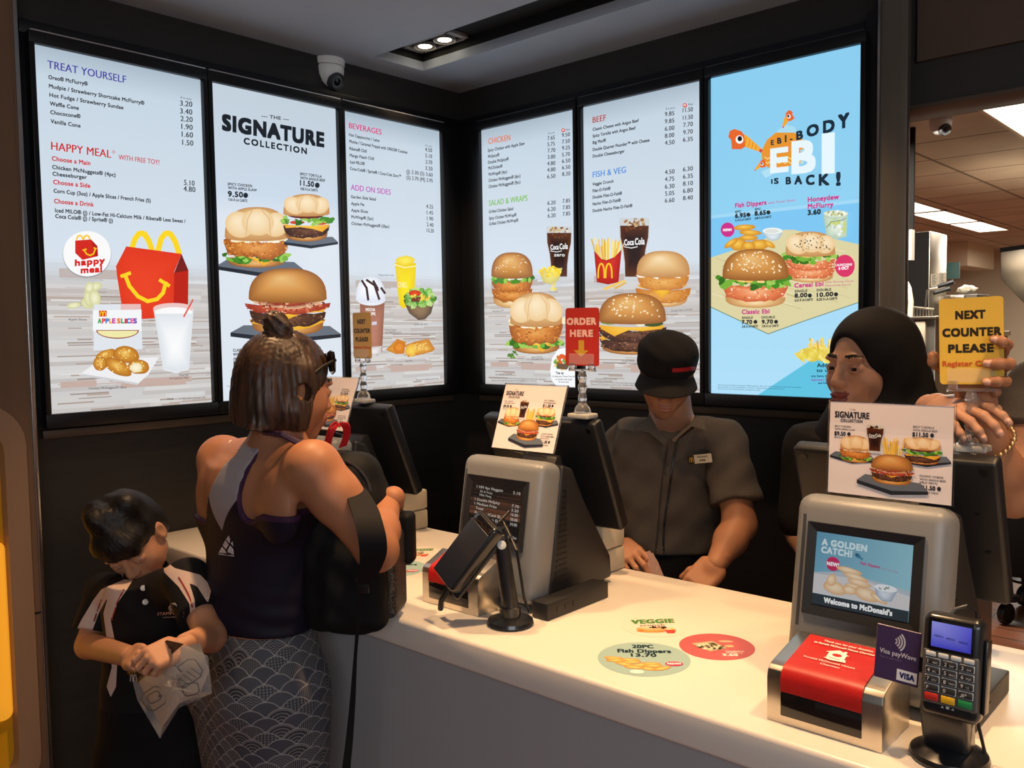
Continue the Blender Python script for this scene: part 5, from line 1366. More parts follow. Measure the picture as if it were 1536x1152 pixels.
# fryer with baskets
Y3 = 4.9
t = kthing('fryer', 1385, 620, Y3, 'steel fryer with raised wire baskets behind the headscarf worker', 'fryer')
t.location.z = 0
a, b = P(1352, 478, 1, Y3), P(1404, 478, 1, Y3)
MB().box((a.x, Y3, 0), (b.x, Y3 + .75, a.z), .01).build('cabinet', M_ksteel, t)
kbox(1352, 474, 1404, 480, Y3 - .03, .8, M_ksteel, 'rim', t)
kbox(1372, 482, 1388, 520, Y3 - .02, .02, M_kpale, 'door', t)
for k in range(9):
    x = 1362 + k * 4.6
    MB().tube([P(x, 475, 1, Y3 + .1), P(x, 461, 1, Y3 + .1)], .005, 6).build('basket_wire', M_ksteel, t)
MB().tube([P(1358, 460, 1, Y3 + .1), P(1401, 464, 1, Y3 + .1)], .007, 6).build('basket_rim', M_ksteel, t)
MB().tube([P(1388, 464, 1, Y3 + .1), P(1391, 435, 1, Y3 + .1), P(1394, 434, 1, Y3 + .1), P(1408, 432, 1, Y3 + .3)], .006, 6).build('basket_hanger', M_ksteel, t)
MB().tube([P(1359, 424, 1, Y3), P(1363, 432, 1, Y3), P(1366.5, 452, 1, Y3), P(1365, 476, 1, Y3)], .014, 10).build('filter_pipe', mat('grille_white', (0, 0, 0)), t)
for p0, p1 in (((1407, 430), (1431, 422.5)), ((1400, 440), (1426, 432.5))):
    MB().tube([P(*p0, 1, Y3 + .15), P(*p1, 1, Y3 + .15)], [.010, .014], 8).build('basket_handle', M_black, t)
t = kthing('holding_bin', 1410, 505, 5.3, 'dark steel holding bin behind the fryer handles', 'bin')
kbox(1394, 445, 1406, 498, 5.86, .2, M_kdark, 'front_divider', t)
kbox(1406, 441, 1466, 498, 5.88, .3, mat('bin_grey', S(84, 78, 70), .45, metal=.5), 'bin_body', t)
kbox(1424, 443, 1446, 452, 5.85, .03, M_ksteel, 'bin_edge', t)
t = kthing('worktable', 1400, 600, 5.2, 'black-fronted kitchen worktable below the fryer baskets', 'table')
t.location.z = 0
a, b = P(1424, 506, 1, 5.72), P(1475, 506, 1, 5.72)
MB().box((a.x, 5.72, 0), (b.x, 6.3, a.z), .01).build('body', M_kdark, t)
MB().box((a.x - .01, 5.7, a.z), (b.x + .01, 6.32, a.z + .03), .004).build('worktop', M_ksteel, t)
q = P(1450, 443, 1, 6.0); q.z = P(1450, 441, 1, 5.88).z + .03
mb = MB(); bmx = bmesh.new(); bmesh.ops.create_icosphere(bmx, subdivisions=3, radius=1)
for v in bmx.verts:
    n = 1 + .35 * mnoise.noise(v.co * 2.2)
    v.co = Vector((q.x + v.co.x * .055 * n, q.y + v.co.y * .05 * n, q.z + v.co.z * .028 * n))
tag(mb.bm(bmx).build('crumpled_bag', mat('bag_white', S(250, 240, 214), .5), angle=80), 'crumpled white bag lying behind the yellow sign in the kitchen', 'bag')
q = P(1424, 403, 1, 11.0)
tag(MB().box((q.x - .11, 11.0, q.z - .12), (q.x + .11, 11.02, q.z + .07), .003).build('wall_plaque', mat('teal_plaque', S(96, 140, 136), .5)), 'small teal plaque below the boxed duct', 'plaque')
# trolley on casters
t = kthing('kitchen_trolley', 1500, 880, 4.85, 'dark kitchen trolley on black casters over the red floor tiles', 'trolley')
t.location.z = 0
c = P(1505, 940, 2, 0.0)
MB().box((c.x - .12, c.y - .02, .27), (c.x + .8, c.y + .55, .95), .01).build('body', M_kdark, t)
for dx in (0, .62):
    for dy in (.05, .45):
        x, y = c.x + dx, c.y + dy
        w = MB().lathe([(0, -.018), (.05, -.018), (.056, -.012), (.056, .012), (.05, .018), (0, .018)], 24, Matrix.Translation((x, y, .057)) @ Matrix.Rotation(RAD(70), 4, 'Z') @ Matrix.Rotation(RAD(90), 4, 'X')).build('caster_wheel', M_black, t)
        MB().tube([(x, y, .15), (x, y, .275)], .018, 12).build('caster_stem', M_ksteel, w)
        MB().lathe([(0, .13), (.07, .135), (.07, .15), (0, .158)], 20, TM((x, y, 0))).build('bumper_disc', M_black, w)
        MB().box((x - .008, y - .03, .05), (x + .008, y - .022, .14)).box((x - .008, y + .022, .05), (x + .008, y + .03, .14)).build('fork', M_black, w)
a, b = P(1447, 925, 1, 4.0), P(1461, 880, 1, 4.0)
tag(MB().box((a.x, 4.0, 0), (b.x, 4.3, .95), .004).build('steel_cabinet', mat('cabinet_pale', S(150, 142, 126), .45, metal=.5)), 'pale steel cabinet end behind the blue-screen till', 'cabinet')
# ================================================================== people: signed-distance modelling in numpy
def smin(a, b, k):
    if k <= 0: return np.minimum(a, b)
    h = np.clip(.5 + .5 * (b - a) / k, 0, 1)
    return b + (a - b) * h - k * h * (1 - h)
VV = lambda p: np.array([p[0], p[1], p[2]], dtype=np.float32)
class SDF:
    def __init__(s, lo, hi, h):
        s.lo = VV(lo); s.h = h
        s.n = [int(math.ceil((hi[i] - lo[i]) / h)) + 1 for i in range(3)]
        s.ax = [(s.lo[i] + h * np.arange(s.n[i])).astype(np.float32) for i in range(3)]
        s.D = np.full(s.n, 1.0, np.float32)
        s.L = np.zeros(s.n, np.int8)
    def win(s, lo, hi, m):
        sl = []
        for i in range(3):
            a = max(0, int((lo[i] - m - s.lo[i]) / s.h)); b = min(s.n[i], int((hi[i] + m - s.lo[i]) / s.h) + 2)
            if b <= a: return None, None
            sl.append(slice(a, b))
        g = (s.ax[0][sl[0]][:, None, None], s.ax[1][sl[1]][None, :, None], s.ax[2][sl[2]][None, None, :])
        return tuple(sl), g
    def put(s, lo, hi, f, k, lab=None, sub=False):
        w, g = s.win(lo, hi, max(.03, k * 1.5))
        if w is None: return s
        d = f(*g).astype(np.float32)
        o = s.D[w]
        if sub:
            s.D[w] = -smin(-o, d, k)
        else:
            if lab is not None:
                l = s.L[w]; l[d < o] = lab; s.L[w] = l
            s.D[w] = smin(o, d, k)
        return s
    def cap(s, a, b, ra, rb=None, k=.02, lab=None, sub=False):
        a = VV(a); b = VV(b); rb = ra if rb is None else rb
        ba = b - a; L2 = float(ba @ ba) + 1e-12; r = max(ra, rb)
        def f(x, y, z):
            px, py, pz = x - a[0], y - a[1], z - a[2]
            t = np.clip((px * ba[0] + py * ba[1] + pz * ba[2]) / L2, 0, 1)
            return np.sqrt((px - t * ba[0]) ** 2 + (py - t * ba[1]) ** 2 + (pz - t * ba[2]) ** 2) - (ra + (rb - ra) * t)
        return s.put(np.minimum(a, b) - r, np.maximum(a, b) + r, f, k, lab, sub)
    def chain(s, pts, k=.015, lab=None):
        for (a, ra), (b, rb) in zip(pts[:-1], pts[1:]):
            s.cap(a, b, ra, rb, k, lab)
        return s
    def ell(s, c, r, M=None, k=.02, lab=None, sub=False):
        c = VV(c); R = np.eye(3, dtype=np.float32) if M is None else np.array(M, dtype=np.float32)
        mr = max(r)
        def f(x, y, z):
            px, py, pz = x - c[0], y - c[1], z - c[2]
            q = [(px * R[0, i] + py * R[1, i] + pz * R[2, i]) for i in range(3)]
            k0 = np.sqrt(sum((q[i] / r[i]) ** 2 for i in range(3))); k1 = np.sqrt(sum((q[i] / r[i] ** 2) ** 2 for i in range(3))) + 1e-9
            return k0 * (k0 - 1) / k1
        return s.put(c - mr, c + mr, f, k, lab, sub)
    def box(s, c, hs, rd, M=None, k=.01, lab=None, sub=False):
        c = VV(c); R = np.eye(3, dtype=np.float32) if M is None else np.array(M, dtype=np.float32)
        mr = math.sqrt(sum(v * v for v in hs))
        def f(x, y, z):
            px, py, pz = x - c[0], y - c[1], z - c[2]
            q = [np.abs(px * R[0, i] + py * R[1, i] + pz * R[2, i]) - (hs[i] - rd) for i in range(3)]
            return np.sqrt(sum(np.maximum(v, 0) ** 2 for v in q)) + np.minimum(np.maximum(np.maximum(q[0], q[1]), q[2]), 0) - rd
        return s.put(c - mr, c + mr, f, k, lab, sub)
    def loft(s, secs, k=.02, lab=None, ang=0.0, ex=2.0):
        """stack of oval sections (x, y, z, half width, half depth) turned by ang about z"""
        secs = sorted(secs, key=lambda q: q[2])
        Z = np.array([q[2] for q in secs]); zz = np.linspace(Z[0], Z[-1], 200)
        def sm(i):
            v = np.interp(zz, Z, [q[i] for q in secs]); p = np.pad(v, 12, 'edge'); return np.convolve(p, np.ones(25) / 25, 'valid')
        T = [sm(i) for i in (0, 1, 3, 4)]
        ca, sa = math.cos(ang), math.sin(ang)
        m = max(max(q[3], q[4]) for q in secs)
        lo = (min(q[0] for q in secs) - m, min(q[1] for q in secs) - m, Z[0]); hi = (max(q[0] for q in secs) + m, max(q[1] for q in secs) + m, Z[-1])
        def f(x, y, z):
            cx, cy, a, b = [np.interp(z, zz, t) for t in T]
            dx, dy = x - cx, y - cy
            u = dx * ca + dy * sa; v = -dx * sa + dy * ca
            rr = (np.abs(u / a) ** ex + np.abs(v / b) ** ex) ** (1 / ex)
            d = (rr - 1) * np.minimum(a, b)
            return np.maximum(d, np.maximum(Z[0] - z, z - Z[-1]))
        return s.put(lo, hi, f, k, lab)
    def warp(s, f):
        """add f(x, y, z) to the field"""
        s.D += f(s.ax[0][:, None, None], s.ax[1][None, :, None], s.ax[2][None, None, :]).astype(np.float32)
        return s
    def clip(s, f):
        """keep only where f < 0"""
        s.D = np.maximum(s.D, f(s.ax[0][:, None, None], s.ax[1][None, :, None], s.ax[2][None, None, :]).astype(np.float32))
        return s
    def join(s, o, k=.012):
        s.D = smin(s.D, o.D, k); return s
    def blank(s):
        c = s.copy(); c.D = np.full(s.n, 1.0, np.float32); return c
    def sleeve(s, a, b, ra, rb, k=.012):
        """open-ended sleeve from a to b joined to the garment"""
        o = s.blank(); d = (b - a).normalized(); o.chain([(a, ra), (b + d * .03, rb)], .01)
        o.clip(lambda x, y, z: (x - b.x) * d.x + (y - b.y) * d.y + (z - b.z) * d.z)
        return s.join(o, k)
    def copy(s):
        c = SDF.__new__(SDF); c.lo = s.lo; c.h = s.h; c.n = s.n; c.ax = s.ax; c.D = s.D.copy(); c.L = s.L.copy(); return c
    def mesh(s, smooth=2):
        D = s.D.copy()
        for ax in range(3):
            for e in (0, -1):
                ix = [slice(None)] * 3; ix[ax] = e; D[tuple(ix)] = np.maximum(D[tuple(ix)], .001)
        n = D.shape; I = D < 0
        cnt = np.zeros([m - 1 for m in n], np.int8)
        cs = [(i, j, k) for i in (0, 1) for j in (0, 1) for k in (0, 1)]
        sl = lambda c: tuple(slice(c[i], n[i] - 1 + c[i]) for i in range(3))
        for c in cs: cnt += I[sl(c)]
        act = (cnt > 0) & (cnt < 8)
        idx = np.full(act.shape, -1, np.int64); cells = np.argwhere(act); idx[act] = np.arange(len(cells))
        acc = np.zeros((len(cells), 3)); num = np.zeros(len(cells))
        for a in cs:
            for ax in range(3):
                if a[ax]: continue
                b = list(a); b[ax] = 1
                da = D[cells[:, 0] + a[0], cells[:, 1] + a[1], cells[:, 2] + a[2]]; db = D[cells[:, 0] + b[0], cells[:, 1] + b[1], cells[:, 2] + b[2]]
                m = (da < 0) != (db < 0)
                t = np.where(m, da / np.where(m, da - db, 1), 0)
                p = np.tile(np.array(a, float), (len(cells), 1)); p[:, ax] = t
                acc[m] += p[m]; num[m] += 1
        V = s.lo + s.h * (cells + acc / np.maximum(num, 1)[:, None])
        F = []
        for ax in range(3):
            o = [i for i in range(3) if i != ax]
            A = [slice(1, -1)] * 3; A[ax] = slice(0, n[ax] - 1); B = [slice(1, -1)] * 3; B[ax] = slice(1, n[ax])
            ia = I[tuple(A)]; ib = I[tuple(B)]
            e = np.argwhere(ia != ib)
            sg = ia[tuple(e.T)]
            g = e.copy(); g[:, o[0]] += 1; g[:, o[1]] += 1
            q = []
            for du, dv in ((-1, -1), (0, -1), (0, 0), (-1, 0)):
                c = g.copy(); c[:, o[0]] += du; c[:, o[1]] += dv
                q.append(idx[tuple(c.T)])
            q = np.stack(q, 1)
            fl = sg if ax != 1 else ~sg
            q[~fl] = q[~fl][:, ::-1]
            F.append(q)
        F = np.concatenate(F)
        E = np.concatenate([F[:, [i, (i + 1) % 4]] for i in range(4)]); 
        for _ in range(smooth):
            for lam in (.5, -.52):
                sm = np.zeros_like(V); c = np.zeros(len(V))
                np.add.at(sm, E[:, 0], V[E[:, 1]]); np.add.at(c, E[:, 0], 1); np.add.at(sm, E[:, 1], V[E[:, 0]]); np.add.at(c, E[:, 1], 1)
                V = V + lam * (sm / c[:, None] - V)
        ci = np.clip(np.round((V - s.lo) / s.h).astype(int), 0, np.array(n) - 1)
        return V, F, s.L[tuple(ci.T)]
def proj(V):
    c = (np.asarray(V) - CAM) @ CAM_R
    return np.stack([768 + FPX * c[:, 0] / -c[:, 2], 576 - FPX * c[:, 1] / -c[:, 2]], 1)
def inpoly(p, poly):
    r = np.zeros(len(p), bool); n = len(poly)
    for i in range(n):
        x0, y0 = poly[i]; x1, y1 = poly[(i + 1) % n]
        c = ((y0 > p[:, 1]) != (y1 > p[:, 1])) & (p[:, 0] < (x1 - x0) * (p[:, 1] - y0) / ((y1 - y0) or 1e-9) + x0)
        r ^= c
    return r
def cloth_sd(name, base, c1, c2, rough=.75, bs=10, bump=.4):
    """cloth of three colours whose borders are the zero lines of two stored distances"""
    m = cloth_mat(name, base, rough, bs, bump)
    nt = m.node_tree; b = nt.nodes['Principled BSDF']
    src = b.inputs['Base Color'].links[0].from_socket
    for an, c in (('edge_a', c1), ('edge_b', c2)):
        at = nt.nodes.new('ShaderNodeAttribute'); at.attribute_name = an
        lt = nt.nodes.new('ShaderNodeMath'); lt.operation = 'LESS_THAN'; lt.inputs[1].default_value = 0.0
        nt.links.new(at.outputs['Fac'], lt.inputs[0])
        mx = nt.nodes.new('ShaderNodeMix'); mx.data_type = 'RGBA'; mx.inputs[7].default_value = (*c, 1)
        nt.links.new(lt.outputs[0], mx.inputs[0]); nt.links.new(src, mx.inputs[6]); src = mx.outputs[2]
    nt.links.new(src, b.inputs['Base Color'])
    return m
def sd_poly(p, poly):
    d = np.full(len(p), 1e9)
    for i in range(len(poly)):
        a = np.array(poly[i], float); b = np.array(poly[(i + 1) % len(poly)], float); ab = b - a
        t = np.clip(((p - a) @ ab) / (ab @ ab + 1e-9), 0, 1)
        d = np.minimum(d, np.linalg.norm(p - a - t[:, None] * ab, axis=1))
    return np.where(inpoly(p, poly), -d, d)
def sdf_obj(name, parts, mats, parent, paint=None, smooth=2, uv=None, sd=None):
    """one object from one or more fields; paint(V, labels) gives a material index per vertex"""
    vs, fs, ls, o = [], [], [], 0
    for s in (parts if isinstance(parts, list) else [parts]):
        V, F, L = s.mesh(smooth)
        vs.append(V); fs.append(F + o); ls.append(L); o += len(V)
    V = np.concatenate(vs); F = np.concatenate(fs); L = np.concatenate(ls)
    off = np.zeros(3); q_ = parent
    while q_ is not None:
        off = off + np.array(q_.location); q_ = q_.parent
    me = bpy.data.meshes.new(name)
    me.from_pydata((V - off).tolist(), [], F.tolist())
    for m in (mats if isinstance(mats, list) else [mats]): me.materials.append(m)
    if paint is not None:
        mi = paint(V, L)
        me.polygons.foreach_set('material_index', np.ascontiguousarray(mi[F].max(1)).astype(np.int32))
    if uv is not None:
        at = me.attributes.new('wrap', 'FLOAT_VECTOR', 'POINT'); at.data.foreach_set('vector', uv(V).astype(np.float32).ravel())
    if sd is not None:
        for an, d in zip(('edge_a', 'edge_b'), sd(V)):
            me.attributes.new(an, 'FLOAT', 'POINT').data.foreach_set('value', np.ascontiguousarray(d).astype(np.float32))
    me.polygons.foreach_set('use_smooth', [True] * len(me.polygons))
    ob = bpy.data.objects.new(name, me); COL.objects.link(ob)
    if parent is not None: ob.parent = parent
    return ob
def frame(F, up=(0, 0, 1)):
    """head axes as columns: person's right, forward, up"""
    F = Vector(F).normalized(); R = F.cross(Vector(up)).normalized(); U = R.cross(F)
    return np.array([[R[i], F[i], U[i]] for i in range(3)])
Q = lambda px, py, y: P(px, py, 1, y)

def head_field(c, M, k=1.0, male=False, slit=.0046, child=False):
    c = VV(c); M = np.asarray(M, np.float32)
    w = lambda x, y, z: c + M @ np.array([x, y, z], np.float32) * k
    s = SDF(c - .165 * k, c + .165 * k, .0028)
    e = lambda p, r, kk=.02, lab=None, sub=False: s.ell(w(*p), [q * k for q in r], M, kk * k, lab, sub)
    e((0, -.012, .032), (.071, .092, .082)); e((0, .020, -.032), (.058, .066, .076), .03)
    s.cap(w(-.042, .004, -.058), w(-.012, .058, -.094), .022 * k, .016 * k, .03 * k); s.cap(w(.042, .004, -.058), w(.012, .058, -.094), .022 * k, .016 * k, .03 * k)
    e((0, .066, -.092), (.021, .019, .018), .02)
    for sx in (-1, 1):
        e((sx * .036, .054, -.028), (.026, .026, .028), .025)
        e((sx * .028, .078, .022), (.024, .010, .008), .014)
    for sx in (-1, 1):
        e((sx * .031, .094, -.001), (.020, .016, .012), .012, None, True)
        e((sx * .031, .073, -.001), (.0185, .0165, .0135), .004)
        e((sx * .031, .092, -.001), (.0135, .016, slit), .002, None, True)
    s.cap(w(0, .084, .010), w(0, .1015, -.028), .0085 * k, .0115 * k, .012 * k)
    for sx in (-1, 1):
        e((sx * .0115, .094, -.032), (.0085, .010, .0075), .008); e((sx * .0065, .101, -.040), (.003, .004, .003), .002, None, True)
    e((0, .080, -.062), (.027, .016, .020), .02)
    e((0, .0955, -.0575), (.023, .0085, .0058), .004, 1); e((0, .0945, -.0685), (.019, .0085, .0068), .004, 1)
    s.cap(w(-.022, .0985, -.0628), w(.022, .0985, -.0628), .0016 * k, None, .002 * k, None, True)
    for sx in (-1, 1):
        e((sx * .073, -.010, -.012), (.0085, .020, .031), .008); e((sx * .080, -.004, -.008), (.005, .010, .016), .005, None, True)
        s.chain([(w(sx * .015, .0895, .0265), .0030 * k), (w(sx * .034, .0850, .0305), .0028 * k), (w(sx * .049, .0755, .0275), .0018 * k)], .001 * k, 2)
    return s, w
M_lip = mat('lip_rose', S(150, 62, 60), .4); M_brow = mat('brow_dark', S(36, 26, 22), .7)
def eyes(parent, w, M, k, look=(0, 0)):
    for sx in (-1, 1):
        c = w(sx * .031, .0735, -.001)
        d = Vector(M @ np.array([look[0], 1, look[1]])).normalized()
        R = Matrix.Translation(Vector(c)) @ d.to_track_quat('Z', 'Y').to_matrix().to_4x4()
        r = .0128 * k
        prof = [(r * math.sin(a), r * math.cos(a)) for a in np.linspace(math.pi, .47, 12)]
        ey = MB().lathe(prof, 20, R).build('eye', mat('eye_white', S(214, 204, 196), .2), parent)
        MB().lathe([(r * .56, r * .835), (r * .4, r * .925), (r * .12, r * .985), (0, r * .99)], 20, R).build('iris', mat('iris_dark', S(38, 24, 18), .12), ey)

def hand_field(wr, d, nrm, side, k=1.0, curl=(.5, .5, .55, .6), thumb=(.62, .62, -.35), spread=.10, h=.0023, tcurl=.4, wrist_r=.026):
    """hand: d finger direction, nrm back of the hand, side +1 when the thumb lies along d x nrm"""
    d = Vector(d).normalized(); nrm = Vector(nrm); nrm = (nrm - d * nrm.dot(d)).normalized(); t = d.cross(nrm) * side
    W = Vector(wr)
    p = lambda x, y, z: W + (t * x + d * y + nrm * z) * k
    s = SDF(W - Vector((.2, .2, .2)) * k, W + Vector((.2, .2, .2)) * k, h)
    M = np.array([[t[i], d[i], nrm[i]] for i in range(3)])
    s.cap(p(0, -.03, 0), p(0, .012, 0), wrist_r * k, .024 * k, .02)
    s.box(p(.002, .048, .0), [.041 * k, .046 * k, .0145 * k], .013 * k, M, .02 * k)
    s.ell(p(.024, .03, -.010), [.020 * k, .030 * k, .013 * k], M, .015 * k); s.ell(p(-.026, .035, -.008), [.014 * k, .034 * k, .012 * k], M, .015 * k)
    for i, (x, y0, L, r) in enumerate(((.031, .088, .074, .0092), (.0105, .092, .082, .0094), (-.0105, .089, .075, .0089), (-.030, .080, .058, .0080))):
        a = 0.0; q = p(x, y0, 0); y = (x * spread / .03)
        c = curl[i]
        pts = [(p(x * .9, y0 - .02, 0), r * 1.05 * k), (q, r * 1.02 * k)]
        for j, f in enumerate((.46, .30, .24)):
            a += c * (1.0 if j == 0 else 1.15)
            dirv = (d * math.cos(a) - nrm * math.sin(a) + t * y * math.cos(a)).normalized()
            q = q + dirv * (L * f * k)
            pts.append((q, r * (.97, .90, .80)[j] * k))
        s.chain(pts, .004 * k)
        s.ell(q - dirv * .004 * k + (nrm * math.cos(a) + d * math.sin(a)) * (r * .55 * k), [.0052 * k, .0052 * k, .0042 * k], M, .002, 3)
    T = (t * thumb[0] + d * thumb[1] + nrm * thumb[2]).normalized()
    T2 = (T - t * tcurl * thumb[0] - nrm * tcurl * .4).normalized()
    b = p(.024, .022, -.006); m_ = b + T * .044 * k; e = m_ + T2 * .030 * k
    s.chain([(b, .0135 * k), (m_, .0108 * k), (e, .0088 * k)], .008 * k)
    return s
M_nail = mat('nail_pink', S(206, 160, 140), .3)
def cloth_mat(name, col, rough=.8, scale=7, bump=.5, **k):
    return mat(name, col, rough, bump=bump, bscale=scale, noise=.05, scale=40, spec=.22, **k)

# ------------------------------------------------------------------ woman with the backpack
def woman():
    Yw = .94
    skin = mat('skin_tan', S(164, 110, 79), .48, noise=.05, scale=30, spec=.35)
    t = empty('person', (-1.545, Yw, 0), 'woman seen from behind in a dark racerback tank top and patterned leggings hugging a backpack', 'person')
    rows_ = [(1180, 320, 482), (1110, 308, 486), (1050, 296, 487), (1000, 286, 484), (965, 289, 474), (930, 297, 469), (880, 313, 468), (850, 317, 467), (810, 314, 470), (770, 310, 476), (740, 312, 482), (705, 326, 474)]
    secs = []
    for r, a, b in rows_:
        q = Q((a + b) / 2, r, Yw); dep = (Vector(q) - Vector(CAM)).dot(Vector(CAM_R @ np.array([0, 0, -1])))
        hs = (b - a) / 2 / FPX * dep * .955; w = hs / .777
        secs.append((q.x, q.y, q.z, w, w * .68))
    ls, rs = Q(334, 690, .93), Q(470, 702, .90); nb = Q(414, 676, .925)
    def body(s):
        s.loft(secs)
        s.cap(nb + Vector((0, 0, -.02)), ls, .048, .042, .04); s.cap(nb + Vector((0, 0, -.02)), rs, .048, .044, .04)
        s.ell((ls + rs) / 2 + Vector((0, .0, -.05)), [.13, .085, .075], None, .05)
        s.ell(ls + Vector((.03, -.045, -.07)), [.045, .022, .06], None, .03); s.ell(rs + Vector((-.05, -.04, -.07)), [.045, .022, .06], None, .03)
        return s
    lo = (-1.95, .55, 0.0); hi = (-1.0, 1.3, 1.50)
    b = SDF(lo, hi, .0055); body(b)
    hip = secs[3]
    hx, hy, hz = hip[0], hip[1], hip[2]
    for sx in (-1, 1):
        b.ell((hx + sx * .072, hy - .045, hz - .01), [.075, .075, .085], None, .03)
        b.chain([((hx + sx * .082, hy, hz - .03), .088), ((hx + sx * .085, hy + .01, .50), .058), ((hx + sx * .085, hy - .01, .30), .052), ((hx + sx * .085, hy - .01, .09), .034)], .03)
    legs = b.copy()
    for sx in (-1, 1):
        b.cap((hx + sx * .085, hy - .02, .05), (hx + sx * .085, hy + .13, .03), .036, .03, .02)
    # arms
    el, wr = Q(566, 826, .965), Q(583, 748, 1.10)
    b.chain([(rs, .047), (rs.lerp(el, .35), .044), (el, .034), (el.lerp(wr, .35), .031), (wr, .023)], .02)
    le, lw = Q(345, 815, 1.03), Vector((-1.49, 1.01, 1.16))
    b.chain([(ls, .050), (le, .036), (lw, .025)], .02)
    hc = Q(430, 580, .93); M = frame((.14, .97, -.20)); KH = .855
    b.cap(nb + Vector((0, .0, -.02)), Vector(hc) + Vector((0, -.015, -.06)), .052, .050, .03)
    hf, w = head_field(hc, M, KH)
    rh = hand_field(wr, Vector((-.85, .28, -.22)), Vector((.1, .35, .9)), 1, .86, curl=(.3, .3, .35, .4))
    lh = hand_field(lw, Vector((.9, .1, .1)), Vector((-.1, -.4, .9)), -1, .92)
    sdf_obj('body', [b, hf, rh, lh], [skin, M_lip, M_brow, M_nail], t, lambda V, L: L)
    eyes(t, w, M, KH)
    # leggings
    lg = legs.copy(); lg.D -= .004
    ztop = Q(385, 968, .86).z
    lg.clip(lambda x, y, z: np.maximum(z - ztop + 0 * x + 0 * y, .10 - z)); 
    def uvw(V):
        a = np.arctan2(V[:, 1] - hy, V[:, 0] - hx)
        return np.stack([a * .16, V[:, 2], 0 * a], 1)
    sdf_obj('leggings', lg, [leggings_mat()], t, None, 2, uvw)
    # tank top with racer back
    tk = SDF((lo[0], lo[1], .85), (hi[0], hi[1], 1.45), .0042); body(tk)
    for sx in (-1, 1): tk.ell((hx + sx * .072, hy - .045, hz - .01), [.075, .075, .085], None, .03)
    tk.D -= .0075
    tk.warp(lambda x, y, z: .0018 * np.sin(z * 150 + np.sin(x * 30) * 1.5 + y * 20) * np.clip((1.10 - z) / .1, 0, 1))
    ax = secs[9][0] + .040
    zl = lambda x: 1.200 + .215 * np.exp(-(np.abs(x - ax - .012) / .043) ** 2.4) + .045 * np.clip((x - ax - .05) / .08, 0, 1)
    zhem = Q(385, 966, .86).z
    back = lambda x, y, z: np.where(y < .955, z - zl(x + (z - 1.25) * -.40), z - 1.24)
    tk.clip(lambda x, y, z: np.maximum(np.maximum(back(x, y, z), zhem - z), z - 1.395))
    def sd(V):
        f = back(V[:, 0], V[:, 1], V[:, 2])
        xs = np.abs(V[:, 0] + (V[:, 2] - 1.25) * -.40 - ax - .012)
        return np.where(V[:, 1] < .955, xs * 1.5 - (V[:, 2] - 1.195), .05), -.0095 - f
    tank = sdf_obj('tank_top', tk, cloth_sd('tank_cloth', S(24, 20, 34), S(150, 142, 146), S(58, 32, 58), .6, 9, .35), t, None, 2, None, sd)
    # neck band and shoulder straps carried to the front
    bd = MB()
    nk = [Q(383, 652, .885), Q(400, 648, .872), Q(425, 652, .868), Q(448, 664, .885), Q(460, 676, .94)]
    bd.tube(nk, .006, 8); bd.build('neck_band', mat('tank_trim_flat', S(58, 32, 58), .6), tank)
    bs = MB()
    bs.tube([Q(346, 662, .91), Q(340, 684, .875), Q(329, 722, .866), Q(317, 757, .868)], .0035, 6)
    bs.build('bra_strap', mat('strap_white', S(226, 206, 180), .6), t)
    # mountain emblem printed on the back
    A = Art(lambda x, y, l: surf(tk, x, y) - (Vector(P(x, y, 1, .8)) - Vector(CAM)).normalized() * (.0022 + l * 2e-5))
    W = S(196, 190, 192)
    for q in ([(328, 829), (333, 820), (338, 826), (340, 830)], [(334, 818), (338, 810), (343, 817), (339, 824)], [(339, 809), (343, 803), (346, 811), (344, 815)], [(341, 826), (345, 818), (350, 824), (351, 832), (343, 831)], [(346, 815), (349, 812), (350, 820)]):
        A.poly(q, W)
    A.line([(328, 831), (351, 834)], 1.3, W); A.done('emblem_print', INKM, tank)
    # hair: bob with a half-up knot
    hs = SDF(VV(hc) - .24, VV(hc) + .2, .0034)
    hm = lambda x, y, z: VV(hc) + M @ np.array([x, y, z]) * KH
    hs.ell(hm(0, -.014, .034), [.080 * KH, .100 * KH, .090 * KH], M, .02)
    hs.ell(hm(0, -.045, -.035), [.083 * KH, .070 * KH, .105 * KH], M, .03)
    for sx in (-1, 1):
        hs.chain([(hm(sx * .064, .010, .03), .018), (hm(sx * .070, .0, -.05), .017), (hm(sx * .066, .018, -.125), .014)], .03)
    hs.cap(hm(-.05, -.075, -.13), hm(.05, -.075, -.13), .026, .026, .03)
    zb = float(Q(400, 636, .87).z)
    cc = VV(hc)
    hs.clip(lambda x, y, z: (zb + .035 * (x - cc[0]) / .1 * -.6) - z + 0 * y)
    # open face
    hs.ell(hm(0, .115, -.045), [.060 * KH, .075 * KH, .105 * KH], M, .02, None, True)
    knot = Vector(Q(412, 483, .905))
    def strand(x, y, z):
        dx, dy = x - cc[0], y - cc[1]
        th = np.arctan2(dy, dx)
        return .0009 * np.sin(th * 41 + np.sin(z * 22) * 1.5) + .0007 * np.sin(th * 83 + z * 30)
    hs.warp(strand)
    hs.ell(hm(.078, .0, -.012), [.013, .016, .022], M, .006, None, True)
    hair_m = mat('hair_brown', S(28, 18, 14), .42, scale=85, stretch=(1, 1, .05), spec=.45, bump=.3, col2=S(74, 50, 36))
    hair = sdf_obj('hair', hs, hair_m, t, None, 1)
    kb = SDF(knot - Vector((.06, .06, .06)), knot + Vector((.06, .06, .06)), .003)
    kb.ell(knot, [.022, .021, .021], None, .01); kb.ell(knot + Vector((.012, .008, -.012)), [.02, .018, .018], None, .01); kb.ell(knot + Vector((.0, .0, -.03)), [.028, .026, .018], None, .01)
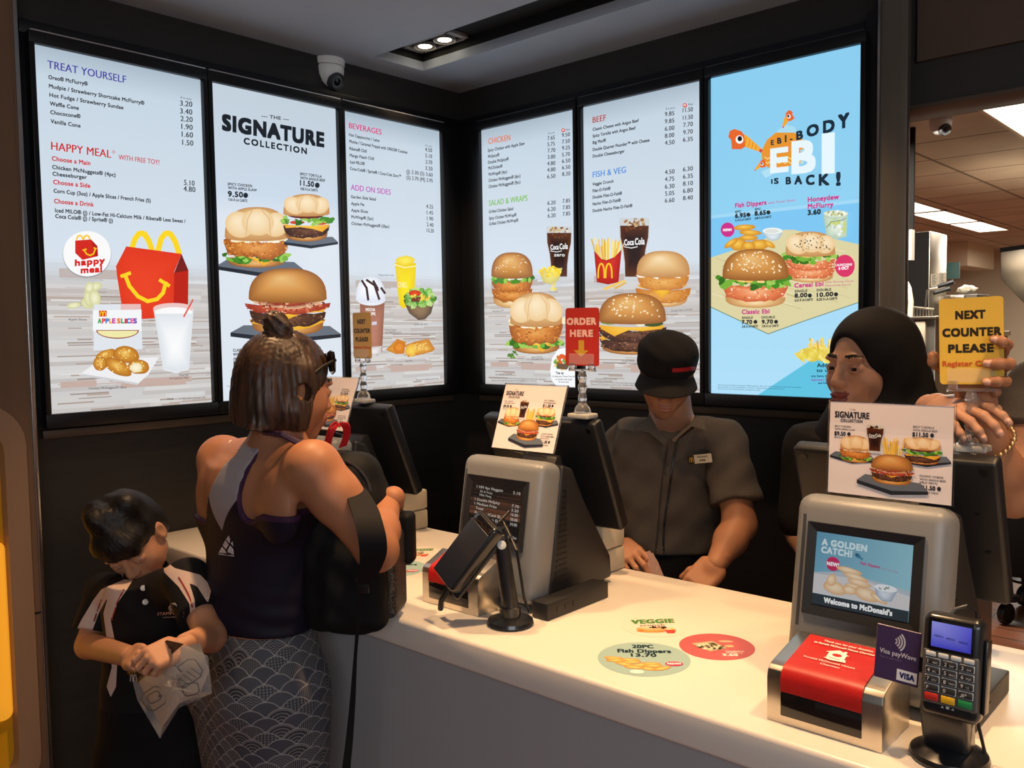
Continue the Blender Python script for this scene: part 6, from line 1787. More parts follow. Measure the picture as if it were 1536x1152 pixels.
    kb.warp(lambda x, y, z: .0014 * np.sin((x - knot.x) * 420 + (z - knot.z) * 300) + .001 * np.sin((y + z) * 500))
    sdf_obj('hair_knot', kb, hair_m, hair, None, 1)
    # sunglasses pushed up on the head
    g = empty('sunglasses', Vector(hm(0, .07, .06)), 'black sunglasses pushed up on the head of the woman with the backpack', 'sunglasses')
    lens = mat('sunglass_black', S(14, 13, 15), .12, coat=.6)
    for sx in (-1, 1):
        out = [(x * 1.2, z * 1.25) for x, z in [(-.028, .018), (0, .021), (.026, .017), (.03, 0), (.02, -.019), (-.004, -.023), (-.024, -.016), (-.031, 0)]]
        pts = [hm(sx * .036 + x, .088 - abs(sx * .036 + x) * .32 - (z * .28), .068 + z * .95) for x, z in out]
        nrm = Vector(M @ np.array([sx * .2, .9, .3])).normalized() * .004
        MB().prism(pts, nrm, .001, 1).build('lens', lens, g)
        MB().tube([hm(sx * .064, .072, .072), hm(sx * .085, .035, .052), hm(sx * .0865, -.0, .018), hm(sx * .084, -.022, .0)], [.0032, .0034, .003, .0028], 8).build('temple_arm', mat('temple_black', S(12, 11, 12), .6, spec=.2), g)
    MB().tube([hm(-.010, .092, .072), hm(0, .094, .076), hm(.010, .092, .072)], .003, 8).build('bridge', lens, g)
    return t, el, wr
def cat_rom(pts, wd, wv, n=6):
    pts = [Vector(p) for p in pts]; k = len(pts); P_ = []; W_ = []; V_ = []
    ws = wd if isinstance(wd, list) else [wd] * k; vs = [Vector(q) for q in wv] if isinstance(wv, list) else [Vector(wv)] * k
    for i in range(k - 1):
        a, b, c, d = pts[max(i - 1, 0)], pts[i], pts[i + 1], pts[min(i + 2, k - 1)]
        for j in range(n + (i == k - 2)):
            q = j / n
            P_.append(.5 * ((2 * b) + (c - a) * q + (2 * a - 5 * b + 4 * c - d) * q * q + (3 * b - a - 3 * c + d) * q ** 3)); W_.append(ws[i] + (ws[i + 1] - ws[i]) * q); V_.append(vs[i].lerp(vs[i + 1], q))
    return P_, W_, V_
def surf(s, px, py, t0=.6, t1=4.0):
    """first point of the field met by the sight line through a pixel"""
    r = CAM_R @ np.array([px - 768.0, 576.0 - py, -FPX]) / FPX
    ts = np.linspace(t0, t1, 1700)
    pts = CAM + ts[:, None] * r
    ii = np.round((pts - s.lo) / s.h).astype(int)
    ok = np.all((ii >= 0) & (ii < np.array(s.n)), 1)
    hit = np.where(ok)[0]
    dv = s.D[tuple(ii[hit].T)]
    neg = np.where(dv < 0)[0]
    return Vector(pts[hit[neg[0] if len(neg) else int(dv.argmin())]])
def leggings_mat():
    m = bpy.data.materials.new('wave_scale_print'); m.use_nodes = True
    nt = m.node_tree; b = nt.nodes['Principled BSDF']
    def mt(op, a, b_=None, c=None):
        n = nt.nodes.new('ShaderNodeMath'); n.operation = op
        for i, v in enumerate((a, b_, c)):
            if v is None: continue
            if isinstance(v, (int, float)): n.inputs[i].default_value = v
            else: nt.links.new(v, n.inputs[i])
        return n.outputs[0]
    at = nt.nodes.new('ShaderNodeAttribute'); at.attribute_name = 'wrap'
    sp = nt.nodes.new('ShaderNodeSeparateXYZ'); nt.links.new(at.outputs['Vector'], sp.inputs[0])
    u, v = sp.outputs[0], sp.outputs[1]
    w, hh, r = .050, .0150, .0275
    j0 = mt('FLOOR', mt('DIVIDE', v, hh))
    def cand(j):
        off = mt('MULTIPLY', mt('FLOORED_MODULO', j, 2.0), w * .5)
        q = mt('SUBTRACT', u, off); i = mt('ROUND', mt('DIVIDE', q, w))
        dx = mt('SUBTRACT', q, mt('MULTIPLY', i, w)); dy = mt('SUBTRACT', v, mt('MULTIPLY', j, hh))
        d = mt('SQRT', mt('ADD', mt('MULTIPLY', dx, dx), mt('MULTIPLY', dy, dy)))
        idv = mt('FRACT', mt('MULTIPLY', mt('SINE', mt('ADD', mt('MULTIPLY', i, 12.99), mt('MULTIPLY', j, 78.23))), 437.58))
        return d, dx, dy, mt('ABSOLUTE', idv)
    A_ = cand(mt('SUBTRACT', j0, 1.0)); B_ = cand(j0)
    inA = mt('LESS_THAN', A_[0], r)
    sel = lambda k: mt('ADD', mt('MULTIPLY', A_[k], inA), mt('MULTIPLY', B_[k], mt('SUBTRACT', 1.0, inA)))
    d, dx, dy, idv = [sel(k) for k in range(4)]
    edge = mt('GREATER_THAN', d, r * .93)
    rng = lambda a, c: mt('MULTIPLY', mt('GREATER_THAN', idv, a), mt('LESS_THAN', idv, c))
    ring = mt('MULTIPLY', rng(0, .2), mt('GREATER_THAN', mt('FRACT', mt('DIVIDE', d, .0062)), .66))
    hat = mt('MULTIPLY', rng(.2, .42), mt('GREATER_THAN', mt('FRACT', mt('DIVIDE', dx, .0035)), .66))
    ck = mt('MULTIPLY', rng(.42, .54), mt('MULTIPLY', mt('GREATER_THAN', mt('FRACT', mt('DIVIDE', dx, .006)), .5), mt('GREATER_THAN', mt('FRACT', mt('DIVIDE', dy, .005)), .4)))
    wv = mt('MULTIPLY', rng(.54, .66), mt('GREATER_THAN', mt('FRACT', mt('ADD', mt('DIVIDE', dy, .005), mt('MULTIPLY', mt('SINE', mt('MULTIPLY', dx, 700.0)), .3))), .7))
    fac = mt('MINIMUM', mt('ADD', mt('MULTIPLY', edge, .9), mt('MULTIPLY', mt('ADD', mt('ADD', ring, hat), mt('ADD', ck, wv)), .6)), 1.0)
    base = nt.nodes.new('ShaderNodeMix'); base.data_type = 'RGBA'; base.inputs[6].default_value = (*S(42, 42, 49), 1); base.inputs[7].default_value = (*S(72, 72, 80), 1)
    nt.links.new(idv, base.inputs[0])
    mx = nt.nodes.new('ShaderNodeMix'); mx.data_type = 'RGBA'; mx.inputs[7].default_value = (*S(146, 142, 140), 1)
    nt.links.new(fac, mx.inputs[0]); nt.links.new(base.outputs[2], mx.inputs[6]); nt.links.new(mx.outputs[2], b.inputs['Base Color'])
    b.inputs['Roughness'].default_value = .7
    return m
_w, W_EL, W_WR = woman()

# ------------------------------------------------------------------ backpack in her arm
def backpack():
    c = Q(519, 812, 1.03)
    t = empty('backpack', (c.x, c.y, 0.98), 'bulky black backpack with a red loop handle hugged by the woman at the counter', 'backpack')
    X = Vector((.82, .57, 0)); Yv = Vector((-.57, .82, 0))
    M = np.array([[X[i], Yv[i], (0, 0, 1)[i]] for i in range(3)])
    w = lambda x, y, z: Vector(c) + X * x + Yv * y + Vector((0, 0, z))
    s = SDF(Vector(c) - Vector((.25, .25, .26)), Vector(c) + Vector((.25, .25, .26)), .0042)
    s.box(w(0, 0, -.03), [.082, .066, .142], .045, M); s.box(w(.005, .004, .10), [.066, .056, .075], .045, M, .04)
    s.box(w(.03, -.05, -.075), [.062, .030, .082], .026, M, .02)
    s.warp(lambda x, y, z: .0022 * np.sin(x * 60 + z * 34) * np.sin(z * 48 + y * 30))
    s.clip(lambda x, y, z: np.maximum(.985 - z, -.0 + 0 * x) if False else np.where(y > 1.094, 1.004 - z, -1.0) + 0 * x)
    body = sdf_obj('main_bag', s, cloth_mat('pack_black', S(17, 17, 19), .7, 12, .45), t)
    # side pocket with zigzag weave
    pk = SDF(w(.10, .04, -.06) - Vector((.12, .12, .13)), w(.10, .04, -.06) + Vector((.12, .12, .13)), .0036)
    pk.box(w(.088, .012, -.06), [.018, .05, .082], .016, M)
    pk.clip(lambda x, y, z: np.where(y > 1.094, 1.003 - z, -1.0) + 0 * x)
    pm = mat('pocket_weave', S(20, 19, 20), .6)
    nt = pm.node_tree; wt = nt.nodes.new('ShaderNodeTexWave'); wt.inputs['Scale'].default_value = 70; wt.inputs['Distortion'].default_value = 9; wt.inputs['Detail Scale'].default_value = 3
    tc = nt.nodes.new('ShaderNodeTexCoord'); nt.links.new(tc.outputs['Object'], wt.inputs['Vector'])
    rp = nt.nodes.new('ShaderNodeValToRGB'); rp.color_ramp.elements[0].color = (*S(16, 15, 16), 1); rp.color_ramp.elements[1].color = (*S(74, 68, 64), 1); rp.color_ramp.elements[0].position = .6; rp.color_ramp.elements[1].position = .8
    nt.links.new(wt.outputs['Fac'], rp.inputs[0]); nt.links.new(rp.outputs[0], nt.nodes['Principled BSDF'].inputs['Base Color'])
    sdf_obj('side_pocket', pk, pm, t)
    fl = SDF(w(.12, .07, .0) - Vector((.08, .08, .10)), w(.12, .07, .0) + Vector((.08, .08, .10)), .0034)
    fl.box(w(.104, .06, -.005), [.018, .022, .052], .012, M)
    sdf_obj('bottle_flap', fl, cloth_mat('pack_black', (0, 0, 0)), t)
    # zip
    zt = MB()
    zp = [w(.066 * math.cos(a), -.048 + .0 * a, .10 + .066 * math.sin(a)) for a in np.linspace(.1, 2.2, 12)]
    zp = [surf(s, *proj(np.array([p]))[0]) - (Vector(p) - Vector(CAM)).normalized() * .001 for p in zp]
    zt.tube(zp, .0028, 6); zt.build('zip', mat('zip_grey', S(56, 54, 56), .35, metal=.4), body)
    # red loop handle
    rd = mat('handle_red', S(196, 26, 32), .55)
    def ribbon(name, pts, wd, wv, m, th=.002):
        mb = MB()
        pts, wd, wv = cat_rom(pts, wd, wv)
        pts = [Vector(p) for p in pts]; wv = [Vector(q).normalized() for q in (wv if isinstance(wv, list) else [wv] * len(pts))]
        ws = wd if isinstance(wd, list) else [wd] * len(pts)
        vs = []; fs = []
        for i, p in enumerate(pts):
            tg = (pts[min(i + 1, len(pts) - 1)] - pts[max(i - 1, 0)]).normalized(); nn = tg.cross(wv[i]).normalized() * th / 2
            h = wv[i] * ws[i] / 2
            vs += [p - h - nn, p + h - nn, p + h + nn, p - h + nn]
        for i in range(len(pts) - 1):
            for j in range(4):
                fs.append((4 * i + j, 4 * i + (j + 1) % 4, 4 * i + 4 + (j + 1) % 4, 4 * i + 4 + j))
        fs += [(3, 2, 1, 0), tuple(4 * (len(pts) - 1) + j for j in range(4))]
        mb.add(vs, fs)
        return mb.build(name, m, t)
    yb = 1.02
    ribbon('loop_handle', [Q(490, 670, yb), Q(496, 650, yb), Q(507, 636, yb + .01), Q(518, 638, yb + .02), Q(520, 652, yb + .03), Q(514, 670, yb + .03)], [.018, .017, .015, .015, .016, .018], Vector((.75, .55, .3)), rd, .003)
    ribbon('loop_handle_edge', [Q(488, 662, yb - .01), Q(494, 642, yb - .01), Q(503, 634, yb), Q(510, 640, yb)], .010, Vector((.7, -.5, .3)), rd, .003)
    # shoulder strap over her elbow, buckle and hanging webbing
    V = (Vector(CAM) - W_EL).normalized()
    sk = cloth_mat('strap_black', S(19, 18, 21), .75)
    side = Vector((.74, .67, 0))
    ribbon('shoulder_strap', [Q(520, 716, 1.0), Q(534, 738, .945), Q(548, 768, .905), Q(557, 800, .890), Q(560, 830, .892), Q(553, 858, .905), Q(545, 880, .925)], [.010, .040, .046, .046, .044, .034, .02], [side, side, side, side, side, side, side], sk, .006)
    MB().box((-.011, -.004, -.014), (.011, .004, .014), .003, 2, Matrix.Translation(Q(544, 878, .918)) @ Matrix.Rotation(RAD(40), 4, 'Z')).build('buckle', mat('buckle_black', S(20, 20, 22), .3), t)
    ribbon('hanging_webbing', [Q(543, 886, .922), Q(538, 925, .93), Q(533, 985, .935), Q(529, 1050, .935), Q(524, 1110, .93), Q(519, 1160, .925), Q(517, 1230, .925)], [.012, .007, .006, .010, .013, .015, .015], side, sk, .002)
backpack()
# ------------------------------------------------------------------ boy looking down at his hands
def boy():
    Yb = .87
    t = empty('person', (-1.90, Yb, 0), 'small boy in a black and beige polo shirt looking down at his hands', 'person')
    skin = mat('skin_boy', S(184, 132, 101), .5, noise=.04, scale=30, spec=.35)
    secs = []
    for r, a, b in ((1130, 165, 315), (1080, 163, 312), (1030, 164, 306), (980, 166, 300), (930, 166, 297), (895, 162, 296), (872, 170, 286)):
        q = Q((a + b) / 2, r, Yb); dep = (Vector(q) - Vector(CAM)).dot(Vector(CAM_R @ np.array([0, 0, -1])))
        secs.append((q.x, q.y, q.z, (b - a) / 2 / FPX * dep, .078))
    yaw = math.atan2(-.49, .6) + math.pi / 2
    ls, rs = Q(158, 888, .87), Q(282, 872, .85); nb = Q(219, 872, .88)
    lo, hi = (-2.30, .45, 0), (-1.45, 1.15, 1.35)
    def torso(s):
        s.loft(secs, .02, None, yaw)
        s.cap(nb + Vector((.0, .0, -.035)), ls, .036, .036, .03); s.cap(nb + Vector((0, 0, -.035)), rs, .036, .036, .03)
        return s
    le, lw = Q(134, 968, .82), Q(196, 985, .70); re, rw = Q(316, 955, .82), Q(268, 970, .71)
    b = torso(SDF(lo, hi, .0052))
    b.chain([(ls, .036), (le, .029), (lw, .019)], .015); b.chain([(rs, .034), (re, .027), (rw, .0185)], .015)
    hx, hy, hz = secs[0][0], secs[0][1], secs[0][2]
    leg = SDF(lo, hi, .0055); torso(leg)
    rt = Vector((.62, .78, 0)).normalized()
    for sx in (-1, 1):
        p = Vector((hx, hy, hz)) + rt * (sx * .058)
        for f in (b, leg):
            f.chain([(p, .068), ((p.x, p.y - .01, .36), .048), ((p.x, p.y, .06), .034)], .02)
        b.cap((p.x, p.y, .035), (p.x + .07, p.y - .07, .025), .03, .026, .02)
    hc = Q(199, 806, .865)
    F = Vector((.56, -.47, -.66)); M = frame(F, (-.20, -.17, 1)); k = .83
    b.cap(nb + Vector((0, 0, -.04)), Vector(hc) + Vector((-.02, .02, -.05)), .040, .040, .03)
    hf, w = head_field(hc, M, k, slit=.0018)
    lh = hand_field(lw, Vector(Q(232, 988, .66)) - lw, Vector((.35, -.62, .60)), -1, .60, curl=(.75, .9, 1.0, 1.0), thumb=(.25, .85, -.45), wrist_r=.026)
    rh = hand_field(rw, Vector(Q(236, 985, .67)) - rw, Vector((.55, -.35, .65)), 1, .60, curl=(.8, 1.0, 1.1, 1.1), thumb=(.2, .85, -.5), wrist_r=.024)
    sdf_obj('body', [b, hf, lh, rh], [skin, mat('lip_boy', S(168, 96, 84), .45), M_brow, M_nail], t, lambda V, L: L)
    # hair
    hs = SDF(VV(hc) - .16, VV(hc) + .16, .003)
    hm = lambda x, y, z: VV(hc) + M @ np.array([x, y, z]) * k
    hs.ell(hm(0, -.016, .040), [.079 * k, .100 * k, .088 * k], M, .02)
    hs.ell(hm(0, -.05, -.02), [.072 * k, .060 * k, .075 * k], M, .03)
    hs.ell(hm(0, .060, .060), [.066 * k, .040 * k, .036 * k], M, .025)
    hs.ell(hm(-.02, .075, .040), [.040 * k, .022 * k, .026 * k], M, .02)
    for q in ((-.05, -.02, .11), (.02, .02, .125), (.055, -.03, .10)): hs.ell(hm(*q), [.03 * k] * 3, M, .03)
    hs.ell(hm(0, .118, -.045), [.075 * k, .075 * k, .082 * k], M, .015, None, True)
    cc = VV(hc)
    def tous(x, y, z):
        q = [((x - cc[0]) * M[0, i] + (y - cc[1]) * M[1, i] + (z - cc[2]) * M[2, i]) for i in range(3)]
        th = np.arctan2(q[1], q[0])
        return .0007 * np.sin(th * 57 + q[2] * 160 + np.sin(q[2] * 90)) + .0016 * np.sin(q[0] * 110 + q[1] * 60) * np.sin(q[1] * 90)
    hs.warp(tous)
    sdf_obj('hair', hs, mat('hair_black', S(20, 15, 13), .5, noise=.4, scale=90, stretch=(1, 1, .3), spec=.35, bump=.4), t, None, 1)
    # polo shirt
    sh = torso(SDF((lo[0], lo[1], .74), (hi[0], hi[1], 1.16), .0034))
    sl, sr = ls.lerp(le, .66), rs.lerp(re, .60)
    sh.sleeve(ls, sl, .037, .039); sh.sleeve(rs, sr, .037, .039)
    sh.D -= .008
    sh.warp(lambda x, y, z: .002 * np.sin(x * 40 + z * 46) * np.sin(z * 30 + y * 20))
    zh = Q(220, 1088, .80).z
    zc_ = Q(218, 868, .83).z
    sh.clip(lambda x, y, z: np.maximum(zh - z + 0 * x + 0 * y, -1.0))
    sh.cap(nb + Vector((.01, -.01, -.04)), nb + Vector((.0, .0, .09)), .041, .041, .012, None, True)
    beige = [[(204, 862), (184, 870), (152, 884), (140, 900), (122, 930), (108, 958), (132, 964), (148, 920), (160, 898), (168, 930), (176, 905), (190, 885)],
             [(162, 895), (155, 920), (160, 960), (168, 1000), (160, 1030), (166, 1046), (174, 1030), (176, 990), (172, 960), (166, 930), (168, 908)],
             [(246, 840), (262, 852), (300, 862), (318, 880), (312, 905), (296, 880), (284, 874), (292, 900), (296, 960), (288, 950), (284, 905), (268, 880), (246, 858)]]
    def sd(V):
        pp = proj(V)
        return np.min([sd_poly(pp, q) for q in beige], axis=0), np.full(len(V), 1.0)
    shirt = sdf_obj('polo_shirt', sh, cloth_sd('polo_cloth', S(22, 20, 22), S(206, 178, 164), S(120, 30, 30), .75, 10, .4), t, None, 2, None, sd)
    vdir = lambda x, y: (Vector(P(x, y, 1, .8)) - Vector(CAM)).normalized()
    on = lambda x, y, d=.0022: surf(sh, x, y) - vdir(x, y) * d
    pm = mat('piping_red', S(150, 40, 36), .6)
    for pts in ([(186, 884), (176, 904), (168, 930)], [(268, 866), (284, 895), (291, 925), (295, 955)], [(152, 900), (146, 916), (141, 932)]):
        mb = MB(); mb.tube([on(*p, .001) for p in cat2(pts)], .0016, 6); mb.build('piping', pm, shirt)
    for x, y in ((215, 882), (218, 903)):
        d = -vdir(x, y)
        MB().lathe([(0, 0), (.0058, 0), (.006, .0015), (.004, .0022), (0, .0018)], 16, Matrix.Translation(on(x, y, .0035)) @ d.to_track_quat('Z', 'Y').to_matrix().to_4x4()).build('button', mat('button_pale', S(186, 180, 172), .35), shirt)
    A = Art(lambda x, y, l: on(x, y, .0050 + l * 2e-5))
    W = S(206, 200, 196)
    A.poly([(252, 912), (256, 905), (263, 904), (266, 909), (260, 916), (254, 917)], W); A.ell(258, 909, 2.4, 1.6, S(30, 28, 30))
    A.text('STAMFORD', 236, 923, 276, 921, 4, S(200, 150, 140), .03); A.text('american international', 244, 927, 275, 926, 2.2, W, .02); A.done('emblem_print', INKM, shirt)
    cl = MB()
    ring = [on(x, y, .004) for x, y in ((204, 866), (212, 874), (222, 872), (236, 862), (245, 846))]
    cm = SDF(nb - Vector((.09, .09, .09)), nb + Vector((.09, .09, .09)), .003)
    cm.cap(nb + Vector((.006, -.008, -.028)), nb + Vector((-.004, .004, .020)), .050, .048, .005); cm.cap(nb + Vector((.008, -.01, -.08)), nb + Vector((-.006, .006, .06)), .044, .044, .003, None, True)
    cm.clip(lambda x, y, z: np.where(((x - nb.x) * .72 - (y - nb.y) * .69 > .02) & (np.abs((x - nb.x) * .69 + (y - nb.y) * .72) < .010), .01, -1.0) + 0 * z)
    sdf_obj('collar', cm, cloth_mat('polo_black', (0, 0, 0)), shirt, None, 1)
    lg = leg; lg.D -= .010
    lg.clip(lambda x, y, z: np.maximum(z - zh - .012, .07 - z) + 0 * x + 0 * y)
    sdf_obj('trousers', lg, cloth_mat('trousers_black', S(16, 15, 16), .8), t)
    for sx in (-1, 1):
        p = Vector((hx, hy, 0)) + rt * (sx * .058)
        s = SDF(p - Vector((.12, .14, .01)), p + Vector((.16, .1, .14)), .0045); s.cap((p.x, p.y, .045), (p.x + .075, p.y - .075, .036), .043, .036, .02); s.clip(lambda x, y, z: .001 - z + 0 * x + 0 * y)
        sdf_obj('shoe', s, mat('shoe_black', S(20, 20, 22), .5), t)
    return lw, rw
def cat2(pts, n=5):
    P_, _, _ = cat_rom([Vector((x, y, 0)) for x, y in pts], 1, Vector((0, 0, 1)), n)
    return [(p.x, p.y) for p in P_]
boy()

def toy_bag():
    c = Q(250, 1035, .70)
    t = empty('toy_bag', (c.x, c.y, c.z), 'clear toy bag with a printed beige paper hanging from the hands of the boy', 'bag')
    o = [(196, 1012), (264, 960), (312, 984), (318, 1040), (268, 1062), (240, 1108), (206, 1050)]
    def pillow(pts, y, th, n=5):
        k = len(pts); cx = sum(p[0] for p in pts) / k; cy = sum(p[1] for p in pts) / k
        dense = []
        for i in range(k):
            a, b = pts[i], pts[(i + 1) % k]
            for j in range(5): dense.append((a[0] + (b[0] - a[0]) * j / 5, a[1] + (b[1] - a[1]) * j / 5))
        vs = []; fs = []
        m = len(dense)
        for side in (-1, 1):
            for i in range(n + 1):
                q = i / n
                for (x, yy) in dense:
                    r = random.Random(int(x * 7 + yy * 3 + i * 11)); wob = r.uniform(-.0016, .0016) * (q < 1)
                    vs.append(Q(cx + (x - cx) * q, cy + (yy - cy) * q, y + side * th * (1 - q * q) + wob + (x - cx) * .00012))
        for sd in (0, 1):
            b0 = sd * (n + 1) * m
            for i in range(n):
                for j in range(m):
                    f = (b0 + i * m + j, b0 + i * m + (j + 1) % m, b0 + (i + 1) * m + (j + 1) % m, b0 + (i + 1) * m + j)
                    fs.append(f if sd else f[::-1])
        return MB().add(vs, fs)
    film = mat('bag_film', (.9, .9, .92), .12, alpha=.16, spec=.9, coat=.6)
    pap = [(202, 1010), (240, 978), (300, 964), (314, 1006), (300, 1040), (268, 1056), (242, 1092)]
    p = pillow(pap, .705, .008).build('printed_paper', mat('paper_beige', S(196, 172, 148), .6), t)
    A = Art(lambda x, y, l: Q(x, y, .705 - .0098 + (x - 258) * .00012 + .008 * (max(abs(x - 258) / 56, abs(y - 1020) / 75)) ** 2 - l * 2e-5))
    D = S(60, 52, 46)
    def rr(cx, cy, w, h, rot):
        pts = [(cx + x * w * math.cos(rot) - y * h * math.sin(rot), cy + x * w * math.sin(rot) + y * h * math.cos(rot)) for x, y in ((-1, -.6), (-.6, -1), (.6, -1), (1, -.6), (1, .6), (.6, 1), (-.6, 1), (-1, .6), (-1, -.6))]
        A.line(pts, 1.6, D)
    rr(231, 1048, 17, 15, -.6); rr(231, 1046, 10, 7, -.5); rr(280, 1010, 22, 16, -.6); rr(286, 1034, 12, 9, -.2)
    for i in range(5): A.line([(262 + i * 6, 1022 - i * 5), (276 + i * 6, 1032 - i * 5)], 1, D)
    A.line([(238, 996), (252, 1012), (262, 1030), (274, 1044)], 5, S(206, 190, 172)); A.line([(250, 985), (272, 1008)], 2, D); A.ell(240, 1044, 3, 2.4, D)
    A.done('line_print', INKM, p)
    hb = pillow([(190, 1010), (250, 960), (276, 966), (206, 1024)], .686, .003).build('header_strip', mat('header_black', S(24, 22, 26), .4), t)
    B = Art(lambda x, y, l: Q(x, y, .6815 - l * 2e-5 + (x - 228) * .00012))
    B.arches(200, 1022, 10, 10, S(190, 186, 184), .14); B.done('arch_print', INKM, hb)
    pillow(o, .700, .024).build('clear_film', film, t)
toy_bag()

# ------------------------------------------------------------------ cashier in a cap
def uniform_shirt(t, lo, hi, torso, arms, neck, axis, hem, openn=True):
    pass
def peak(hm, k):
    """curved cap peak reaching out over the brow"""
    mb = MB(); na, nr = 18, 6
    for sd in (0, 1):
        vs = []
        for i in range(na + 1):
            a = RAD(-68 + 136 * i / na)
            for j in range(nr + 1):
                q = j / nr; e = .068 * math.cos(a * .9) ** .6 * q
                vs.append(hm((.083 + e * .35) * math.sin(a), -.006 + .104 * math.cos(a) + e * (.3 + .7 * math.cos(a)), .036 - .012 * q - .020 * math.sin(a) ** 2 - .014 * q * q - .0035 * sd))
        fs = []
        for i in range(na):
            for j in range(nr):
                f = (i * (nr + 1) + j, (i + 1) * (nr + 1) + j, (i + 1) * (nr + 1) + j + 1, i * (nr + 1) + j + 1)
                fs.append(f if sd == 0 else f[::-1])
        mb.add(vs, fs)
    o = (na + 1) * (nr + 1)
    mb.f += [(i * (nr + 1) + nr, (i + 1) * (nr + 1) + nr, o + (i + 1) * (nr + 1) + nr, o + i * (nr + 1) + nr) for i in range(na)]
    mb.mi += [0] * na; mb.c += [None] * na
    return mb
def cashier():
    Yc = 2.0
    t = empty('person', (-1.24, Yc, 0), 'cashier in a dark cap and grey shirt looking down behind the counter', 'person')
    skin = mat('skin_cashier', S(168, 116, 85), .5, noise=.05, scale=30, spec=.35)
    secs = []
    for r, a, b in ((960, 930, 1078), (900, 932, 1076), (850, 934, 1074), (800, 934, 1078), (750, 930, 1084), (710, 926, 1090), (675, 924, 1094), (645, 936, 1082)):
        q = Q((a + b) / 2, r, Yc); dep = (Vector(q) - Vector(CAM)).dot(Vector(CAM_R @ np.array([0, 0, -1])))
        secs.append((q.x, q.y, q.z, (b - a) / 2 / FPX * dep, .108))
    yaw = math.atan2(-.85, .53) + math.pi / 2
    ls, rs = Q(934, 664, 2.0), Q(1086, 662, 1.99); nb = Q(1010, 640, 1.98)
    le, lw = Q(902, 790, 1.93), Q(926, 818, 1.79); re, rw = Q(1110, 786, 1.94), Q(1074, 846, 1.83)
    lo, hi = (-1.75, 1.55, .0), (-.72, 2.30, 1.62)
    def torso(s):
        s.loft(secs, .02, None, yaw)
        s.cap(nb + Vector((0, .0, -.025)), ls, .046, .044, .04); s.cap(nb + Vector((0, .0, -.025)), rs, .046, .044, .04)
        return s
    b = torso(SDF(lo, hi, .006))
    for f in (b,):
        f.chain([(ls, .046), (le, .037), (le.lerp(lw, .4), .036), (lw, .025)], .02); f.chain([(rs, .046), (re, .038), (re.lerp(rw, .4), .037), (rw, .025)], .02)
    hx, hy = secs[0][0], secs[0][1]
    leg = SDF((lo[0], lo[1], 0), (hi[0], hi[1], 1.15), .007)
    leg.loft(secs, .02, None, yaw)
    rt = Vector((.85, .53, 0))
    for sx in (-1, 1):
        p = Vector((hx, hy, secs[0][2])) + rt * (sx * .09)
        for f in (b, leg): f.chain([(p, .095), ((p.x, p.y, .48), .062), ((p.x, p.y, .09), .042)], .03)
        b.cap((p.x, p.y, .05), (p.x + .07, p.y - .11, .035), .04, .034, .02)
    hc = Q(1000, 563, 1.96); F = Vector((.46, -.78, -.37)); M = frame(F, (.05, .03, 1)); k = .865
    b.cap(nb + Vector((0, 0, -.02)), Vector(hc) + Vector((-.02, .04, -.05)), .056, .056, .03)
    hf, w = head_field(hc, M, k, slit=.0016)
    lh = hand_field(lw, Vector(Q(962, 846, 1.74)) - lw, Vector((.1, -.5, .85)), -1, .84, curl=(.45, .5, .6, .7), thumb=(.35, .85, -.3))
    rh = hand_field(rw, Vector(Q(1040, 884, 1.77)) - rw, Vector((.45, -.45, .75)), 1, .84, curl=(.55, .65, .75, .8), thumb=(.5, .75, -.35))
    sdf_obj('body', [b, hf, lh, rh], [skin, mat('lip_cashier', S(164, 104, 82), .5), M_brow, M_nail], t, lambda V, L: L)
    hm = lambda x, y, z: VV(hc) + M @ np.array([x, y, z]) * k
    # short hair below the cap
    hs = SDF(VV(hc) - .15, VV(hc) + .15, .003)
    hs.ell(hm(0, -.020, .034), [.0715 * k, .094 * k, .086 * k], M, .02); hs.ell(hm(0, -.06, -.03), [.066 * k, .045 * k, .05 * k], M, .03)
    hs.ell(hm(0, .085, -.03), [.09 * k, .085 * k, .10 * k], M, .006, None, True)
    sdf_obj('hair', hs, mat('hair_black', (0, 0, 0)), t, None, 1)
    # cap: crown, band, peak
    cp = SDF(VV(hc) - .2, VV(hc) + .2, .003)
    cp.ell(hm(0, -.006, .045), [.088 * k, .108 * k, .078 * k], M, .02); cp.ell(hm(0, -.006, .080), [.088 * k, .106 * k, .046 * k], M, .02)
    cp.warp(lambda x, y, z: .0016 * np.sin(x * 90 + z * 120) * np.sin(y * 70))
    cc = VV(hc)
    loc = lambda x, y, z, i: ((x - cc[0]) * M[0, i] + (y - cc[1]) * M[1, i] + (z - cc[2]) * M[2, i]) / k
    cp.clip(lambda x, y, z: (.030 - loc(x, y, z, 2) - .10 * loc(x, y, z, 1)) * .9)
    cap = sdf_obj('cap', cp, cloth_mat('cap_black', S(26, 23, 22), .85, 14, .35), t)
    peak(hm, 1.0).build('cap_peak', cloth_mat('peak_black', S(40, 35, 31), .8, 14, .2), cap)
    A = Art(lambda x, y, l: surf(cp, x, y) - (Vector(P(x, y, 1, 2)) - Vector(CAM)).normalized() * (.0075 + l * 2e-5))
    A.line([(1010, 555.5), (1020, 555), (1030, 554), (1038, 553), (1042, 552.5)], 6, S(168, 40, 40)); A.done('red_stripe', INKM, cap)
    # shirt
    sh = torso(SDF((lo[0], lo[1], .98), (hi[0], hi[1], 1.50), .0046))
    sl, sr = ls.lerp(le, .66), rs.lerp(re, .70)
    sh.sleeve(ls, sl, .046, .050); sh.sleeve(rs, sr, .046, .053)
    sh.D -= .010
    sh.warp(lambda x, y, z: .0030 * np.sin(x * 26 + z * 40) * np.sin(z * 22 - y * 30 + 1) * 1.5 + .0016 * np.sin(x * 80 - z * 70))
